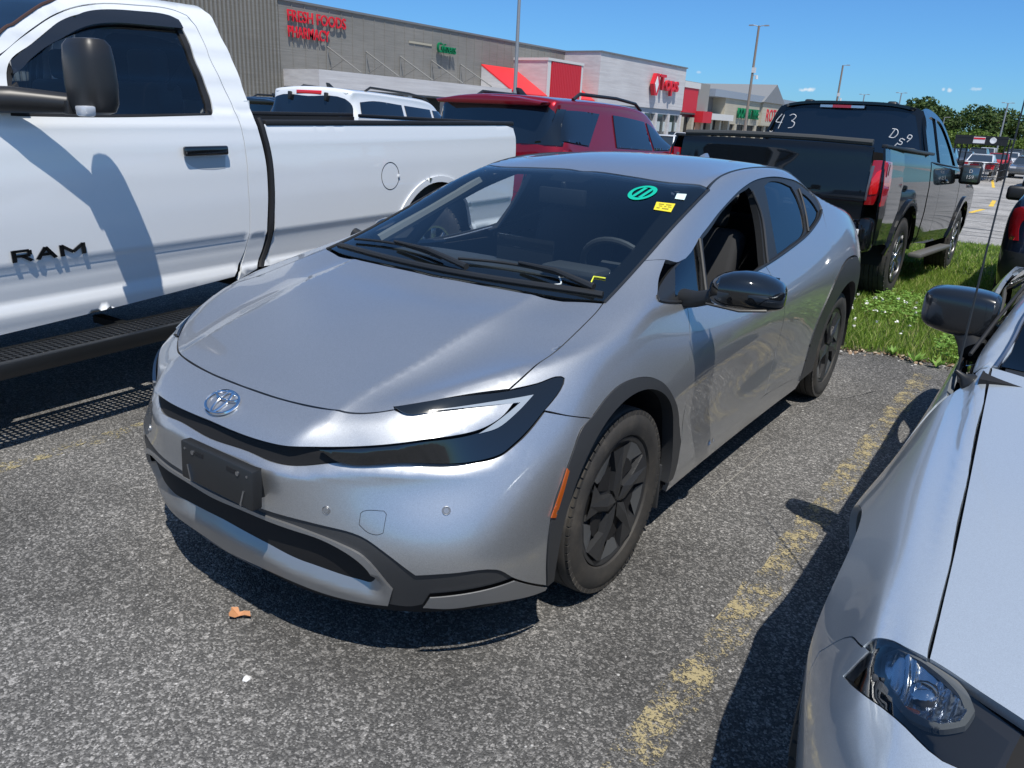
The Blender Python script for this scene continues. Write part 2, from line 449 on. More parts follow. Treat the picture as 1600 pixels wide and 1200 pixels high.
B = {"hood_front": [[0.001,0.119,0.765],[0.177,0.125,0.766],[0.332,0.142,0.774],[0.397,0.157,0.782],[0.463,0.187,0.794],[0.522,0.228,0.806],[0.622,0.338,0.829],[0.726,0.483,0.839]],
"hood_side": [[0.726,0.483,0.839],[0.736,0.64,0.896],[0.72,0.842,0.937],[0.705,0.983,0.973],[0.69,1.059,0.993]],
"cowl": [[0.69,1.059,0.993],[0.56,1.013,0.991],[0.409,0.995,0.991],[0.248,0.986,0.991],[0.102,0.981,0.991],[-0.014,0.975,0.99]],
"hood_front_s": [[0.001,0.119,0.765],[0.177,0.125,0.766],[0.332,0.142,0.774],[0.397,0.157,0.782],[0.463,0.187,0.794],[0.52,0.226,0.806]],
"tongue": [[0.52,0.226,0.806],[0.56,0.239,0.797],[0.611,0.288,0.801],[0.698,0.395,0.807],[0.752,0.48,0.811],[0.746,0.427,0.776],[0.723,0.366,0.752],[0.694,0.313,0.743],[0.627,0.223,0.736],[0.545,0.153,0.722],[0.406,0.063,0.703],[0.324,0.021,0.693],[0.236,0.005,0.688],[0.066,-0.005,0.688],[-0.003,-0.005,0.689]],
"lamp": [[0.518,0.227,0.807],[0.622,0.338,0.829],[0.727,0.483,0.838],[0.768,0.563,0.848],[0.8,0.637,0.859],[0.808,0.645,0.854],[0.813,0.633,0.84],[0.81,0.545,0.781],[0.8,0.474,0.733],[0.788,0.428,0.705],[0.775,0.393,0.685],[0.752,0.353,0.675],[0.708,0.296,0.668],[0.599,0.186,0.672],[0.457,0.084,0.664],[0.403,0.059,0.696],[0.547,0.151,0.718],[0.628,0.222,0.732],[0.695,0.311,0.738],[0.724,0.364,0.747],[0.751,0.43,0.771],[0.758,0.483,0.806],[0.7,0.392,0.803],[0.614,0.286,0.798],[0.562,0.236,0.793]],
"drl": [[0.6,0.277,0.8],[0.702,0.41,0.814],[0.775,0.536,0.823],[0.765,0.465,0.782],[0.748,0.406,0.752],[0.721,0.354,0.742],[0.74,0.406,0.766],[0.761,0.491,0.808],[0.706,0.405,0.807]],
"slot": [[-0.003,-0.005,0.689],[0.066,-0.005,0.688],[0.236,0.005,0.688],[0.324,0.021,0.691],[0.403,0.059,0.697],[0.457,0.084,0.664],[0.34,0.021,0.638],[0.282,0.001,0.637],[0.166,-0.014,0.644],[-0.013,-0.023,0.64]],
"bumper_top": [[-0.013,-0.023,0.64],[0.166,-0.014,0.644],[0.282,0.001,0.637],[0.34,0.021,0.638],[0.457,0.084,0.66],[0.599,0.186,0.669],[0.708,0.295,0.666],[0.755,0.355,0.671],[0.777,0.393,0.682],[0.79,0.428,0.701],[0.802,0.474,0.729],[0.811,0.543,0.778]],
"bumper_gap": [[0.811,0.543,0.778],[0.854,0.614,0.756],[0.879,0.712,0.726]],
"bumper_side": [[0.879,0.712,0.726],[0.876,0.649,0.709],[0.879,0.608,0.658],[0.88,0.574,0.608],[0.88,0.523,0.525],[0.88,0.502,0.435],[0.876,0.507,0.328],[0.863,0.54,0.221]],
"bumper_bot": [[0.863,0.54,0.221],[0.845,0.385,0.316],[0.824,0.324,0.365],[0.741,0.213,0.372],[0.67,0.158,0.364],[0.599,0.111,0.43],[0.534,0.085,0.467],[0.42,0.041,0.479],[0.22,-0.003,0.478],[-0.003,-0.013,0.47]],
"blade": [[0.665,0.194,0.243],[0.69,0.195,0.289],[0.845,0.385,0.314],[0.862,0.541,0.218],[0.859,0.533,0.207],[0.792,0.328,0.241],[0.719,0.244,0.236]],
"trim": [[-0.003,-0.013,0.47],[0.22,-0.003,0.478],[0.42,0.041,0.479],[0.534,0.085,0.467],[0.599,0.111,0.43],[0.67,0.158,0.364],[0.741,0.213,0.372],[0.824,0.324,0.365],[0.845,0.385,0.315],[0.691,0.195,0.292],[0.666,0.193,0.246],[0.634,0.175,0.235],[0.581,0.142,0.237],[0.605,0.135,0.302],[0.544,0.085,0.407],[0.489,0.063,0.431],[0.335,0.016,0.457],[0.216,-0.002,0.458],[-0.006,-0.012,0.458]],
"skid_out": [[-0.006,-0.012,0.458],[0.216,-0.002,0.458],[0.335,0.016,0.457],[0.489,0.063,0.431],[0.544,0.085,0.407],[0.605,0.135,0.302],[0.581,0.142,0.237],[0.485,0.1,0.233],[0.394,0.067,0.237],[0.256,0.032,0.251],[0.067,0.028,0.24],[-0.154,0.033,0.233]],
"grille": [[-0.01,-0.011,0.441],[0.134,-0.006,0.445],[0.335,0.016,0.444],[0.421,0.04,0.437],[0.489,0.063,0.415],[0.529,0.08,0.39],[0.553,0.095,0.36],[0.559,0.105,0.329],[0.544,0.101,0.319],[0.476,0.072,0.324],[0.375,0.035,0.34],[0.252,0.006,0.365],[0.029,-0.006,0.375],[-0.058,-0.006,0.379]],
"clad_out": [[0.863,0.54,0.221],[0.876,0.507,0.328],[0.88,0.502,0.435],[0.88,0.523,0.525],[0.88,0.574,0.608],[0.879,0.608,0.658],[0.876,0.649,0.709],[0.877,0.714,0.737],[0.876,0.782,0.768],[0.876,0.859,0.79],[0.88,0.96,0.792],[0.884,1.071,0.771],[0.89,1.168,0.73],[0.892,1.261,0.659],[0.879,1.367,0.559],[0.868,1.458,0.41],[0.869,1.446,0.318],[0.865,1.43,0.259]],
"marker": [[0.88,0.571,0.612],[0.882,0.579,0.602],[0.882,0.522,0.472],[0.879,0.502,0.479]],
"fender_top": [[0.69,1.059,0.993],[0.675,1.228,1.042],[0.662,1.386,1.096],[0.709,1.482,1.096],[0.745,1.366,1.047],[0.788,1.272,1.004],[0.8,1.275,0.987],[0.81,1.425,0.956],[0.817,1.484,0.938]],
"door_gap1": [[0.817,1.484,0.938],[0.857,1.442,0.85],[0.883,1.403,0.765],[0.875,1.444,0.549],[0.868,1.465,0.407],[0.869,1.45,0.325],[0.867,1.41,0.273]],
"sill_crease": [[0.867,1.41,0.273],[0.865,1.612,0.277],[0.865,1.85,0.284],[0.865,2.113,0.296],[0.866,2.498,0.327],[0.866,2.814,0.309],[0.87,3.198,0.284]],
"belt": [[0.788,1.272,1.004],[0.8,1.275,0.987],[0.808,1.429,0.96],[0.808,1.661,0.944],[0.8,2.028,0.955],[0.797,2.44,0.984],[0.795,2.772,1.023],[0.788,3.071,1.067],[0.766,3.334,1.127],[0.744,3.44,1.167]],
"dlo_top": [[0.744,3.44,1.167],[0.708,3.463,1.219],[0.663,3.436,1.264],[0.637,3.307,1.31],[0.631,3.105,1.339],[0.627,2.875,1.355],[0.629,2.657,1.352],[0.635,2.486,1.334],[0.648,2.299,1.296],[0.67,2.074,1.235],[0.697,1.843,1.162],[0.731,1.552,1.082],[0.761,1.356,1.032],[0.788,1.272,1.004]],
"glass_tri": [[0.798,1.417,0.982],[0.74,1.519,1.067],[0.71,1.769,1.132],[0.735,1.764,1.084],[0.794,1.687,0.969]],
"glass_front": [[0.796,1.723,0.964],[0.706,1.841,1.145],[0.672,2.107,1.234],[0.651,2.333,1.292],[0.643,2.489,1.32],[0.655,2.516,1.296],[0.708,2.503,1.183],[0.795,2.41,0.987]],
"glass_rear": [[0.791,2.597,1.012],[0.717,2.647,1.175],[0.648,2.692,1.319],[0.639,2.797,1.336],[0.643,2.964,1.328],[0.657,3.106,1.302],[0.695,3.127,1.241],[0.763,3.093,1.116],[0.779,3.046,1.081],[0.788,2.835,1.042]],
"glass_quarter": [[0.779,3.134,1.088],[0.732,3.152,1.176],[0.672,3.208,1.276],[0.691,3.305,1.246],[0.719,3.366,1.204],[0.745,3.386,1.163],[0.761,3.321,1.134]],
"ws": [[0.689,1.064,0.994],[0.673,1.232,1.044],[0.66,1.389,1.097],[0.646,1.596,1.174],[0.633,1.816,1.252],[0.613,2.055,1.323]],
"header": [[0.613,2.055,1.323],[0.457,1.987,1.341],[0.272,1.997,1.35],[0.07,2.017,1.357],[-0.115,2.005,1.354],[-0.224,2.003,1.352]],
"sensors": [[0.435,0.053,0.527],[0.71,0.236,0.548]],
"tow": [[0.529,0.102,0.538],[0.577,0.132,0.543],[0.585,0.134,0.535],[0.589,0.117,0.485],[0.576,0.108,0.478],[0.55,0.095,0.482],[0.525,0.088,0.5],[0.523,0.096,0.531]],
"emblem": [[0.008,0.047,0.73]],
"stick_green": [[0.415,1.829,1.301]],
"stick_yellow": [[0.513,1.767,1.274],[0.584,1.794,1.272],[0.598,1.728,1.244],[0.532,1.706,1.248]],
"stick_white": [[0.549,1.878,1.306],[0.582,1.901,1.305],[0.596,1.85,1.285],[0.563,1.829,1.288]],
"plate": [[-0.131,-0.021,0.59],[0.209,-0.017,0.6],[0.218,-0.003,0.466],[-0.161,-0.007,0.479]],
"ram_door": [[1.875,1.712],[2.066,1.836],[2.262,1.937],[2.451,1.989],[2.687,2.01],[2.911,2.012],[2.98,1.989],[3.009,1.932],[3.024,1.739],[3.059,1.53],[3.074,1.357],[3.076,1.178],[3.069,1.039],[3.068,0.923],[3.038,0.717],[2.938,0.544]],
"ram_win_outer": [[1.9,1.674],[2.039,1.764],[2.189,1.861],[2.317,1.917],[2.446,1.946],[2.656,1.964],[2.838,1.965],[2.893,1.944],[2.912,1.897],[2.914,1.733],[2.924,1.568],[2.914,1.494],[2.89,1.471],[2.301,1.455],[1.825,1.457],[1.857,1.564]],
"ram_glass": [[1.917,1.642],[2.013,1.708],[2.207,1.814],[2.363,1.875],[2.493,1.899],[2.675,1.907],[2.88,1.907],[2.885,1.731],[2.884,1.527],[2.875,1.48],[2.305,1.467],[1.834,1.468],[1.868,1.565]],
"ram_visor": [[1.899,1.679],[2.04,1.767],[2.19,1.864],[2.318,1.92],[2.447,1.95],[2.658,1.968],[2.84,1.968],[2.895,1.948],[2.905,1.909],[2.674,1.904],[2.492,1.896],[2.362,1.872],[2.206,1.811],[2.012,1.705],[1.919,1.64],[1.89,1.625]],
"ram_cab_back": [[2.857,2.054],[3.018,2.053],[3.111,2.047],[3.153,2.014],[3.154,1.918],[3.175,1.776],[3.18,1.592],[3.183,1.452],[3.198,1.345],[3.216,1.217],[3.213,1.03],[3.193,0.85],[3.17,0.713],[3.105,0.57]],
"ram_bed_front": [[3.24,1.421],[3.248,1.377],[3.262,1.264],[3.255,1.027],[3.245,0.781],[3.206,0.655],[3.147,0.58]],
"ram_rail": [[3.24,1.421],[3.697,1.417],[4.312,1.414],[5.065,1.411],[6.005,1.413],[6.039,1.365],[6.062,1.284],[6.005,1.176]],
"ram_crease": [[1.638,0.79],[2.122,0.782],[3.04,0.761],[3.227,0.763],[3.641,0.749],[4.011,0.745]],
"ram_bevel": [[1.609,0.566],[2.132,0.598],[2.963,0.602]],
"ram_sill": [[1.61,0.479],[2.174,0.504],[2.939,0.532]],
"ram_gas": [[4.341,1.067]],
"ram_handle": [[2.652,1.309],[2.93,1.311],[2.934,1.251],[2.65,1.25]],
"ram_cup": [[2.659,1.253],[2.929,1.248],[2.918,1.182],[2.823,1.179],[2.721,1.193],[2.673,1.222]],
"ram_letters": [[1.705,0.822],[1.718,0.868],[2.029,0.85],[2.019,0.806]],
"ram_arch": [[4.526,0.913],[4.616,0.964],[4.74,0.994],[4.884,1.005],[4.984,0.995]],
"ram_seam": [[1.897,1.673],[1.818,1.563],[1.777,1.456]],
"ram_apillar": [[1.914,1.808],[1.986,1.847],[2.053,1.887],[2.15,1.944],[2.212,1.971]],
"coupe_hood_gap": [[-0.733,1.673,0.969],[-0.717,1.375,0.929],[-0.696,0.997,0.892],[-0.679,0.682,0.855],[-0.671,0.496,0.828],[-0.666,0.379,0.806]],
"coupe_hood_front": [[-0.666,0.379,0.806],[-0.635,0.363,0.808],[-0.592,0.338,0.81],[-0.535,0.308,0.811]],
"coupe_lamp": [[-0.781,0.416,0.691],[-0.773,0.428,0.722],[-0.764,0.432,0.746],[-0.751,0.431,0.77],[-0.729,0.422,0.786],[-0.698,0.395,0.8],[-0.666,0.373,0.805],[-0.633,0.354,0.807],[-0.587,0.321,0.806],[-0.535,0.289,0.805],[-0.546,0.232,0.783],[-0.593,0.216,0.766],[-0.683,0.271,0.76]],
"coupe_lamp_round": [[-0.727,0.395,0.778],[-0.712,0.399,0.79],[-0.684,0.385,0.803],[-0.645,0.361,0.806],[-0.616,0.334,0.804],[-0.602,0.307,0.799],[-0.607,0.286,0.792],[-0.629,0.275,0.783],[-0.662,0.28,0.776],[-0.696,0.31,0.769],[-0.718,0.352,0.766]],
"coupe_outline": [[-0.868,2.64,0.84],[-0.861,1.82,0.823],[-0.876,1.454,0.768],[-0.881,1.437,0.754],[-0.912,1.369,0.687],[-0.936,1.264,0.642],[-0.937,1.181,0.639],[-0.91,0.928,0.639],[-0.89,0.774,0.613],[-0.872,0.666,0.593],[-0.857,0.588,0.576],[-0.837,0.492,0.548]],
"coupe_fascia_seam": [[-0.869,0.664,0.599],[-0.82,0.536,0.657],[-0.786,0.434,0.691]],
"coupe_pillar": [[-0.733,1.673,0.969],[-0.727,1.799,1.009],[-0.697,1.949,1.085]],
"coupe_aerial": [[-0.773,1.626,0.925]]}
# ------------------------------------------------------------------ ground
def gz(y):
    if y < 7: return 0.0
    if y < 13.5: return -.033*(y-7)
    return max(-.6, -.2145-.0122*(y-13.5))
def sheet(name, xs, ys, m, dz=0, edge=None):
    V = [(x, y, gz(y)+dz) for y in ys for x in xs]; n = len(xs)
    F = [(j*n+i, j*n+i+1, (j+1)*n+i+1, (j+1)*n+i) for j in range(len(ys)-1) for i in range(n-1)]
    return tag(mesh_obj(name, V, F, m), kind='structure')
def asphalt_mat(name, base, lite, dark, scale=1, bstr=.9):
    m = mat(name, base, .85); N, L, b = nodes(m); b.inputs['Specular IOR Level'].default_value = .35
    tc = N.new('ShaderNodeTexCoord')
    def vor(s, feat='F1'):
        v = N.new('ShaderNodeTexVoronoi'); v.inputs['Scale'].default_value = s; v.feature = feat; L.new(tc.outputs['Object'], v.inputs['Vector']); return v
    v1 = vor(150*scale); v2 = vor(75*scale); n1 = tex_noise(N, L, 1.3, 8, .6, vec=tc.outputs['Object']); n2 = tex_noise(N, L, 240*scale, 3, .6, vec=tc.outputs['Object']); n3 = tex_noise(N, L, .35, 5, .6, vec=tc.outputs['Object'])
    sep = N.new('ShaderNodeSeparateColor'); L.new(v1.outputs['Color'], sep.inputs[0])
    c1 = ramp(N, L, sep.outputs[0], [(0, dark), (.35, tuple(.6*d+.4*q for d, q in zip(dark, base))), (.62, base), (.86, lite), (1, tuple(min(1, 1.55*q) for q in lite))])
    sep2 = N.new('ShaderNodeSeparateColor'); L.new(v2.outputs['Color'], sep2.inputs[0])
    c2 = ramp(N, L, sep2.outputs[1], [(0, tuple(.8*q for q in base)), (.80, base), (.93, lite), (1, tuple(min(1, 1.7*q) for q in lite))])
    mx = N.new('ShaderNodeMix'); mx.data_type = 'RGBA'; mx.inputs[0].default_value = .42; L.new(c1.outputs[0], mx.inputs[6]); L.new(c2.outputs[0], mx.inputs[7])
    # broad stains
    r3 = ramp(N, L, n1.outputs['Fac'], [(.30, .66), (.5, 1.0), (.72, 1.22)]); r4 = ramp(N, L, n3.outputs['Fac'], [(.35, .80), (.65, 1.15)])
    m1 = N.new('ShaderNodeMix'); m1.data_type = 'RGBA'; m1.blend_type = 'MULTIPLY'; m1.inputs[0].default_value = 1; L.new(mx.outputs[2], m1.inputs[6]); L.new(r3.outputs[0], m1.inputs[7])
    m2 = N.new('ShaderNodeMix'); m2.data_type = 'RGBA'; m2.blend_type = 'MULTIPLY'; m2.inputs[0].default_value = 1; L.new(m1.outputs[2], m2.inputs[6]); L.new(r4.outputs[0], m2.inputs[7])
    L.new(m2.outputs[2], b.inputs['Base Color'])
    ma = N.new('ShaderNodeMath'); ma.operation = 'ADD'; L.new(v1.outputs['Distance'], ma.inputs[0]); mb = N.new('ShaderNodeMath'); mb.operation = 'MULTIPLY'; mb.inputs[1].default_value = -.5; L.new(n2.outputs['Fac'], mb.inputs[0]); L.new(mb.outputs[0], ma.inputs[1])
    k = bump(N, L, b, ma.outputs[0], bstr, -.006)
    return m
M_asph = asphalt_mat('worn_asphalt', (.118, .115, .109), (.30, .29, .275), (.040, .040, .040), scale=1.15, bstr=.8)
M_lot = asphalt_mat('bleached_asphalt', (.30, .29, .275), (.38, .37, .35), (.22, .215, .205), scale=.5, bstr=.3)
def noise_edge(x, y0): return y0+.10*math.sin(x*2.1)+.07*math.sin(x*5.3+1)+.04*math.sin(x*13+2)
xs = [-140, -90]+list(np.arange(-62, 62.1, 3.1))+[90, 140]
sheet('asphalt_ground', xs, [-60, -30, -10, -3, 0, 3, 5.6], M_asph)
# soil under the grass strip: its near edge is ragged
M_soil = mat('soil_grass', (.05, .06, .02), .95); N_, L_, b_ = nodes(M_soil)
t_ = tex_noise(N_, L_, 14, 8, .7); r_ = ramp(N_, L_, t_.outputs['Fac'], [(.3, (.035, .03, .018)), (.5, (.05, .075, .02)), (.7, (.09, .12, .035))]); L_.new(r_.outputs[0], b_.inputs['Base Color'])
GE = 5.02
ex = list(np.arange(-40, 6, .12)); ex = [-140]+ex+[10, 140]
V = []; F = []; yy = [0, 1.2, 3, 6, 8.5, 10.8]
for x in ex:
    e = noise_edge(x, GE)
    for j, d in enumerate(yy):
        y = e if j == 0 else GE+d; V.append((x, y, gz(y)+(.006 if j == 0 else .02 if j == 1 else .02)))
n = len(yy); F = [(i*n+j, (i+1)*n+j, (i+1)*n+j+1, i*n+j+1) for i in range(len(ex)-1) for j in range(n-1)]
tag(mesh_obj('soil', V, F, M_soil), kind='structure')
sheet('far_lot', xs, [15.75, 20, 28, 36, 45.1, 80, 140, 400, 1400], M_lot, dz=0)
sheet('kerb_strip', xs, [15.55, 15.95], mat('concrete_edge', (.42, .41, .38), .8), dz=.012)
# repaired cracks across the far lot
M_tar = mat('crack_sealer', (.10, .10, .10), .6)
for k, (y, x0, x1, w_) in enumerate(((17.6, -14, 9, .07), (19.3, -20, 6, .16), (21.8, -9, 12, .08), (25.0, -25, 8, .18), (28.2, -12, 9, .08), (31.5, -30, 12, .12), (37, -30, 15, .16), (18.4, -3, 4, .05))):
    q = np.arange(x0, x1, .5); yy_ = [y+.15*math.sin(x*.5+k)+.06*math.sin(x*1.9+k*2) for x in q]
    V = []
    for x, a in zip(q, yy_): V += [(x, a, gz(a)+.004), (x, a+w_*(.6+.4*math.sin(x*3+k)), gz(a)+.004)]
    tag(mesh_obj('sealed_crack', V, [(2*i, 2*i+2, 2*i+3, 2*i+1) for i in range(len(q)-1)], M_tar), kind='structure')
# worn paint
def paint_line_mat(name, col, thr, coord_scale=9):
    m = bpy.data.materials.new(name); m.use_nodes = True; N, L, b = nodes(m); b.inputs['Base Color'].default_value = (*col, 1); b.inputs['Roughness'].default_value = .8
    o = N['Material Output']; tr = N.new('ShaderNodeBsdfTransparent'); mx = N.new('ShaderNodeMixShader')
    tc = N.new('ShaderNodeTexCoord'); t = tex_noise(N, L, coord_scale, 8, .75, vec=tc.outputs['Object']); t2 = tex_noise(N, L, 130, 3, .7, vec=tc.outputs['Object'])
    a = N.new('ShaderNodeMath'); a.operation = 'MULTIPLY_ADD'; a.inputs[1].default_value = .8; L.new(t2.outputs['Fac'], a.inputs[0]); L.new(t.outputs['Fac'], a.inputs[2])
    r = ramp(N, L, a.outputs[0], [(thr, 0), (thr+.30, .85)])
    # fade at the edges of the stripe
    L.new(r.outputs[0], mx.inputs[0]); L.new(tr.outputs[0], mx.inputs[1]); L.new(b.outputs[0], mx.inputs[2]); L.new(mx.outputs[0], o.inputs[0]); return m
M_yl = paint_line_mat('worn_yellow_paint', (.42, .35, .19), .93)
M_yl2 = paint_line_mat('very_worn_yellow_paint', (.40, .34, .18), .97)
M_yfar = mat('yellow_paint', (.72, .48, .05), .7)
def stripe(x0, y0, x1, y1, w_, m, n=40, z=.004, name='painted_line'):
    V = []; d = Vector((x1-x0, y1-y0)).normalized(); p = Vector((-d.y, d.x))*w_/2
    for i in range(n+1):
        t = i/n; x = x0+(x1-x0)*t; y = y0+(y1-y0)*t; j = .012*math.sin(i*2.3)+.008*math.sin(i*5.1)
        V += [(x-p.x-j, y-p.y, gz(y-p.y)+z), (x+p.x+j, y+p.y, gz(y+p.y)+z)]
    return tag(mesh_obj(name, V, [(2*i, 2*i+1, 2*i+3, 2*i+2) for i in range(n)], m), kind='structure')
stripe(1.30, -.3, 1.30, 4.75, .115, M_yl); stripe(-1.67, -1.2, -1.67, 4.8, .11, M_yl2); stripe(4.27, -1, 4.27, 4.8, .11, M_yl2); stripe(-4.64, -1, -4.64, 4.8, .11, M_yl2)
for (a, b_, c, d) in ((-.47, 29.6, -.75, 34.0), (-.62, 25.2, -.50, 27.6), (-1.95, 47.5, -2.9, 57.5), (-4.7, 46, -5.6, 57), (-7.6, 46, -8.6, 57), (-10.6, 46, -11.6, 57), (1.0, 46, .2, 57), (4, 46, 3.2, 57)):
    stripe(a, b_, c, d, .14, M_yfar, n=12)
# thin pale scrape, hairline crack and painted cable shadow on the near asphalt
def hairline(pts, w_, m, seed):
    rg_ = np.random.default_rng(seed); V = []; P = spline(pts, 14)
    for i, (x, y) in enumerate(P):
        j = rg_.normal(0, w_*.25, 2); ww = w_*rg_.uniform(.4, 1.2); V += [(x+j[0]-ww*.5, y+j[1]-ww*.5, .0035), (x+j[0]+ww*.5, y+j[1]+ww*.5, .0035)]
    tag(mesh_obj('crack_scrape_shadow', V, [(2*i, 2*i+1, 2*i+3, 2*i+2) for i in range(len(P)-1)], m), kind='structure')
M_crack_shadow = mat('crack_shadow_dark', (.03, .03, .03), .95)
hairline([(.874, 1.90), (.878, 2.15), (.884, 2.40), (.887, 2.65)], .006, mat('scrape_pale', (.24, .23, .21), .9), 1)
hairline([(-1.45, -.10), (-1.30, .0), (-1.20, .15), (-1.11, .26)], .005, M_crack_shadow, 2)
hairline([(.73, 3.6), (.97, 3.75), (1.2, 4.2), (1.6, 4.3)], .008, M_crack_shadow, 4)  # dark strip painted as the thin shadow of an overhead cable
# ------------------------------------------------------------------ loose stones, leaf
M_stone = mat('pale_stone', (.42, .41, .39), .8)
V = []; F = []
def pebble(x, y, r, flat=.6):
    n0 = len(V); k = 6; a0 = rng.uniform(0, 6); pts = []
    for ring, (rr, zz) in enumerate(((1.0, .0), (.95, .35*flat), (.5, .75*flat))):
        for i in range(k):
            a = a0+2*math.pi*i/k; q = r*rr*rng.uniform(.75, 1.15); V.append((x+q*math.cos(a), y+q*math.sin(a), gz(y)+r*zz))
    V.append((x, y, gz(y)+r*.85*flat))
    for ring in range(2):
        for i in range(k): F.append((n0+ring*k+i, n0+ring*k+(i+1) % k, n0+(ring+1)*k+(i+1) % k, n0+(ring+1)*k+i))
    for i in range(k): F.append((n0+2*k+i, n0+2*k+(i+1) % k, n0+3*k))
for _ in range(900):
    x = rng.uniform(-2.6, 1.6); y = rng.uniform(-.75, 4.9); pebble(x, y, abs(rng.normal(0, .0022))+.0012)
for _ in range(450):
    x = rng.uniform(-3, 2.0); y = noise_edge(x, GE)+rng.normal(-.03, .06); pebble(x, y, abs(rng.normal(0, .006))+.002)
tag(mesh_obj('gravel', V, F, M_stone), kind='stuff', label='small pale stones and grit scattered over the asphalt')
V = []; F = []
pebble(.28, -.03, .013)
for nm, x, y, r, lb in (('stone', .282, -.13, .013, 'largest white pebble on the asphalt in front of the hatchback'),):
    V = []; F = []; pebble(x, y, r, .9); o = tag(mesh_obj(nm, V, F, mat('white_stone', (.75, .74, .72), .7)), lb, 'stone')
# fallen leaf
lf = [(-.045, 0), (-.03, .018), (-.012, .010), (.0, .022), (.028, .026), (.05, .012), (.03, .002), (.015, -.004), (.005, -.022), (-.005, -.038), (-.018, -.030), (-.03, -.012)]
m = MB(); LX, LY = .020, .034
def leafpt(a, b): return (LX+a*.9, LY+b*.9, .006+.014*abs(math.sin(a*40+b*20))+.2*max(0, abs(b)-.01)*.5)
m.V = [leafpt(*p) for p in lf]+[(LX, LY, .004)]; m.F = [(i, (i+1) % 12, 12) for i in range(12)]
M_leafb = mat('dry_leaf', (.52, .25, .12), .7)
tag(m.build('fallen_leaf', M_leafb), 'curled brown dry leaf lying on the asphalt before the hatchback', 'leaf')
# ------------------------------------------------------------------ grass strip
def leaf_mat(name, stops, rough=.55, trans=.25):
    m = bpy.data.materials.new(name); m.use_nodes = True; N, L, b = nodes(m); b.inputs['Roughness'].default_value = rough; b.inputs['Specular IOR Level'].default_value = .25
    g = N.new('ShaderNodeNewGeometry'); r = ramp(N, L, g.outputs['Random Per Island'], stops)
    L.new(r.outputs[0], b.inputs['Base Color'])
    tr = N.new('ShaderNodeBsdfTranslucent'); L.new(r.outputs[0], tr.inputs[0]); mx = N.new('ShaderNodeMixShader'); mx.inputs[0].default_value = trans
    L.new(b.outputs[0], mx.inputs[1]); L.new(tr.outputs[0], mx.inputs[2]); L.new(mx.outputs[0], N['Material Output'].inputs[0]); return m
M_grass = leaf_mat('grass_blades', [(0, (.11, .20, .025)), (.4, (.19, .31, .04)), (.75, (.28, .41, .07)), (.9, (.40, .44, .13)), (1, (.52, .46, .24))], trans=.4)
def blades(n, x0, x1, y0, y1, h0, h1, w0, seed, name, m, lean=.5, edge=True):
    rg = np.random.default_rng(seed); x = rg.uniform(x0, x1, n); y = rg.uniform(y0, y1, n)
    if edge:
        e = np.array([noise_edge(a, GE) for a in x]); keep = y > e+rg.exponential(.04, n)-.02; x, y = x[keep], y[keep]
    n = len(x); cl = .5+.5*np.sin(x*3.1+1)*np.cos(y*2.3)+.25*np.sin(x*11+y*7); cl = np.clip(cl*.5+.35, .3, 1.1)
    h = rg.uniform(h0, h1, n)*(.55+.6*cl); a = rg.uniform(0, 2*np.pi, n); w_ = w0*rg.uniform(.6, 1.4, n); ln = rg.uniform(.1, lean, n)*h; la = rg.uniform(0, 2*np.pi, n)
    z = np.array([gz(b) for b in y])+.004
    dx, dy = np.cos(a)*w_, np.sin(a)*w_; lx, ly = np.cos(la)*ln, np.sin(la)*ln
    P = np.stack([np.stack([x-dx, y-dy, z], 1), np.stack([x+dx, y+dy, z], 1), np.stack([x+dx*.7+lx*.4, y+dy*.7+ly*.4, z+h*.6], 1), np.stack([x-dx*.7+lx*.4, y-dy*.7+ly*.4, z+h*.6], 1), np.stack([x+lx, y+ly, z+h*.97], 1)], 1).reshape(-1, 3)
    b = np.arange(n)[:, None]*5
    me = bpy.data.meshes.new(name); nv = len(P); me.vertices.add(nv); me.vertices.foreach_set('co', P.ravel().astype(np.float32))
    loops = np.concatenate([b+np.array([[0, 1, 2, 3]]), b+np.array([[3, 2, 4]])], 1).ravel(); me.loops.add(len(loops)); me.loops.foreach_set('vertex_index', loops.astype(np.int32))
    ls = (np.arange(n)[:, None]*7+np.array([[0, 4]])).ravel(); lt = np.tile([4, 3], n); me.polygons.add(2*n); me.polygons.foreach_set('loop_start', ls.astype(np.int32)); me.polygons.foreach_set('loop_total', lt.astype(np.int32))
    me.update(); me.validate(); me.materials.append(m); o = bpy.data.objects.new(name, me); link(o); return o
g1 = blades(60000, -.6, 2.3, 4.85, 10.2, .04, .13, .0032, 1, 'grass', M_grass, lean=.9); tag(g1, 'bright green grass with clover in the strip behind the hatchback', kind='stuff')
g2 = blades(26000, -1.2, 3.4, 10.2, 15.65, .05, .12, .006, 2, 'grass', M_grass, lean=.9, edge=False); tag(g2, 'green grass of the strip nearest the far lot', kind='stuff')
g3 = blades(16000, -14, -.6, 4.85, 15.65, .04, .12, .009, 3, 'grass', M_grass, lean=.9); tag(g3, 'green grass beneath the vehicles behind the hatchback', kind='stuff')
g4 = blades(8000, 2.3, 9, 4.85, 15.65, .04, .12, .009, 4, 'grass', M_grass, lean=.9); tag(g4, 'green grass beyond the silver coupe', kind='stuff')
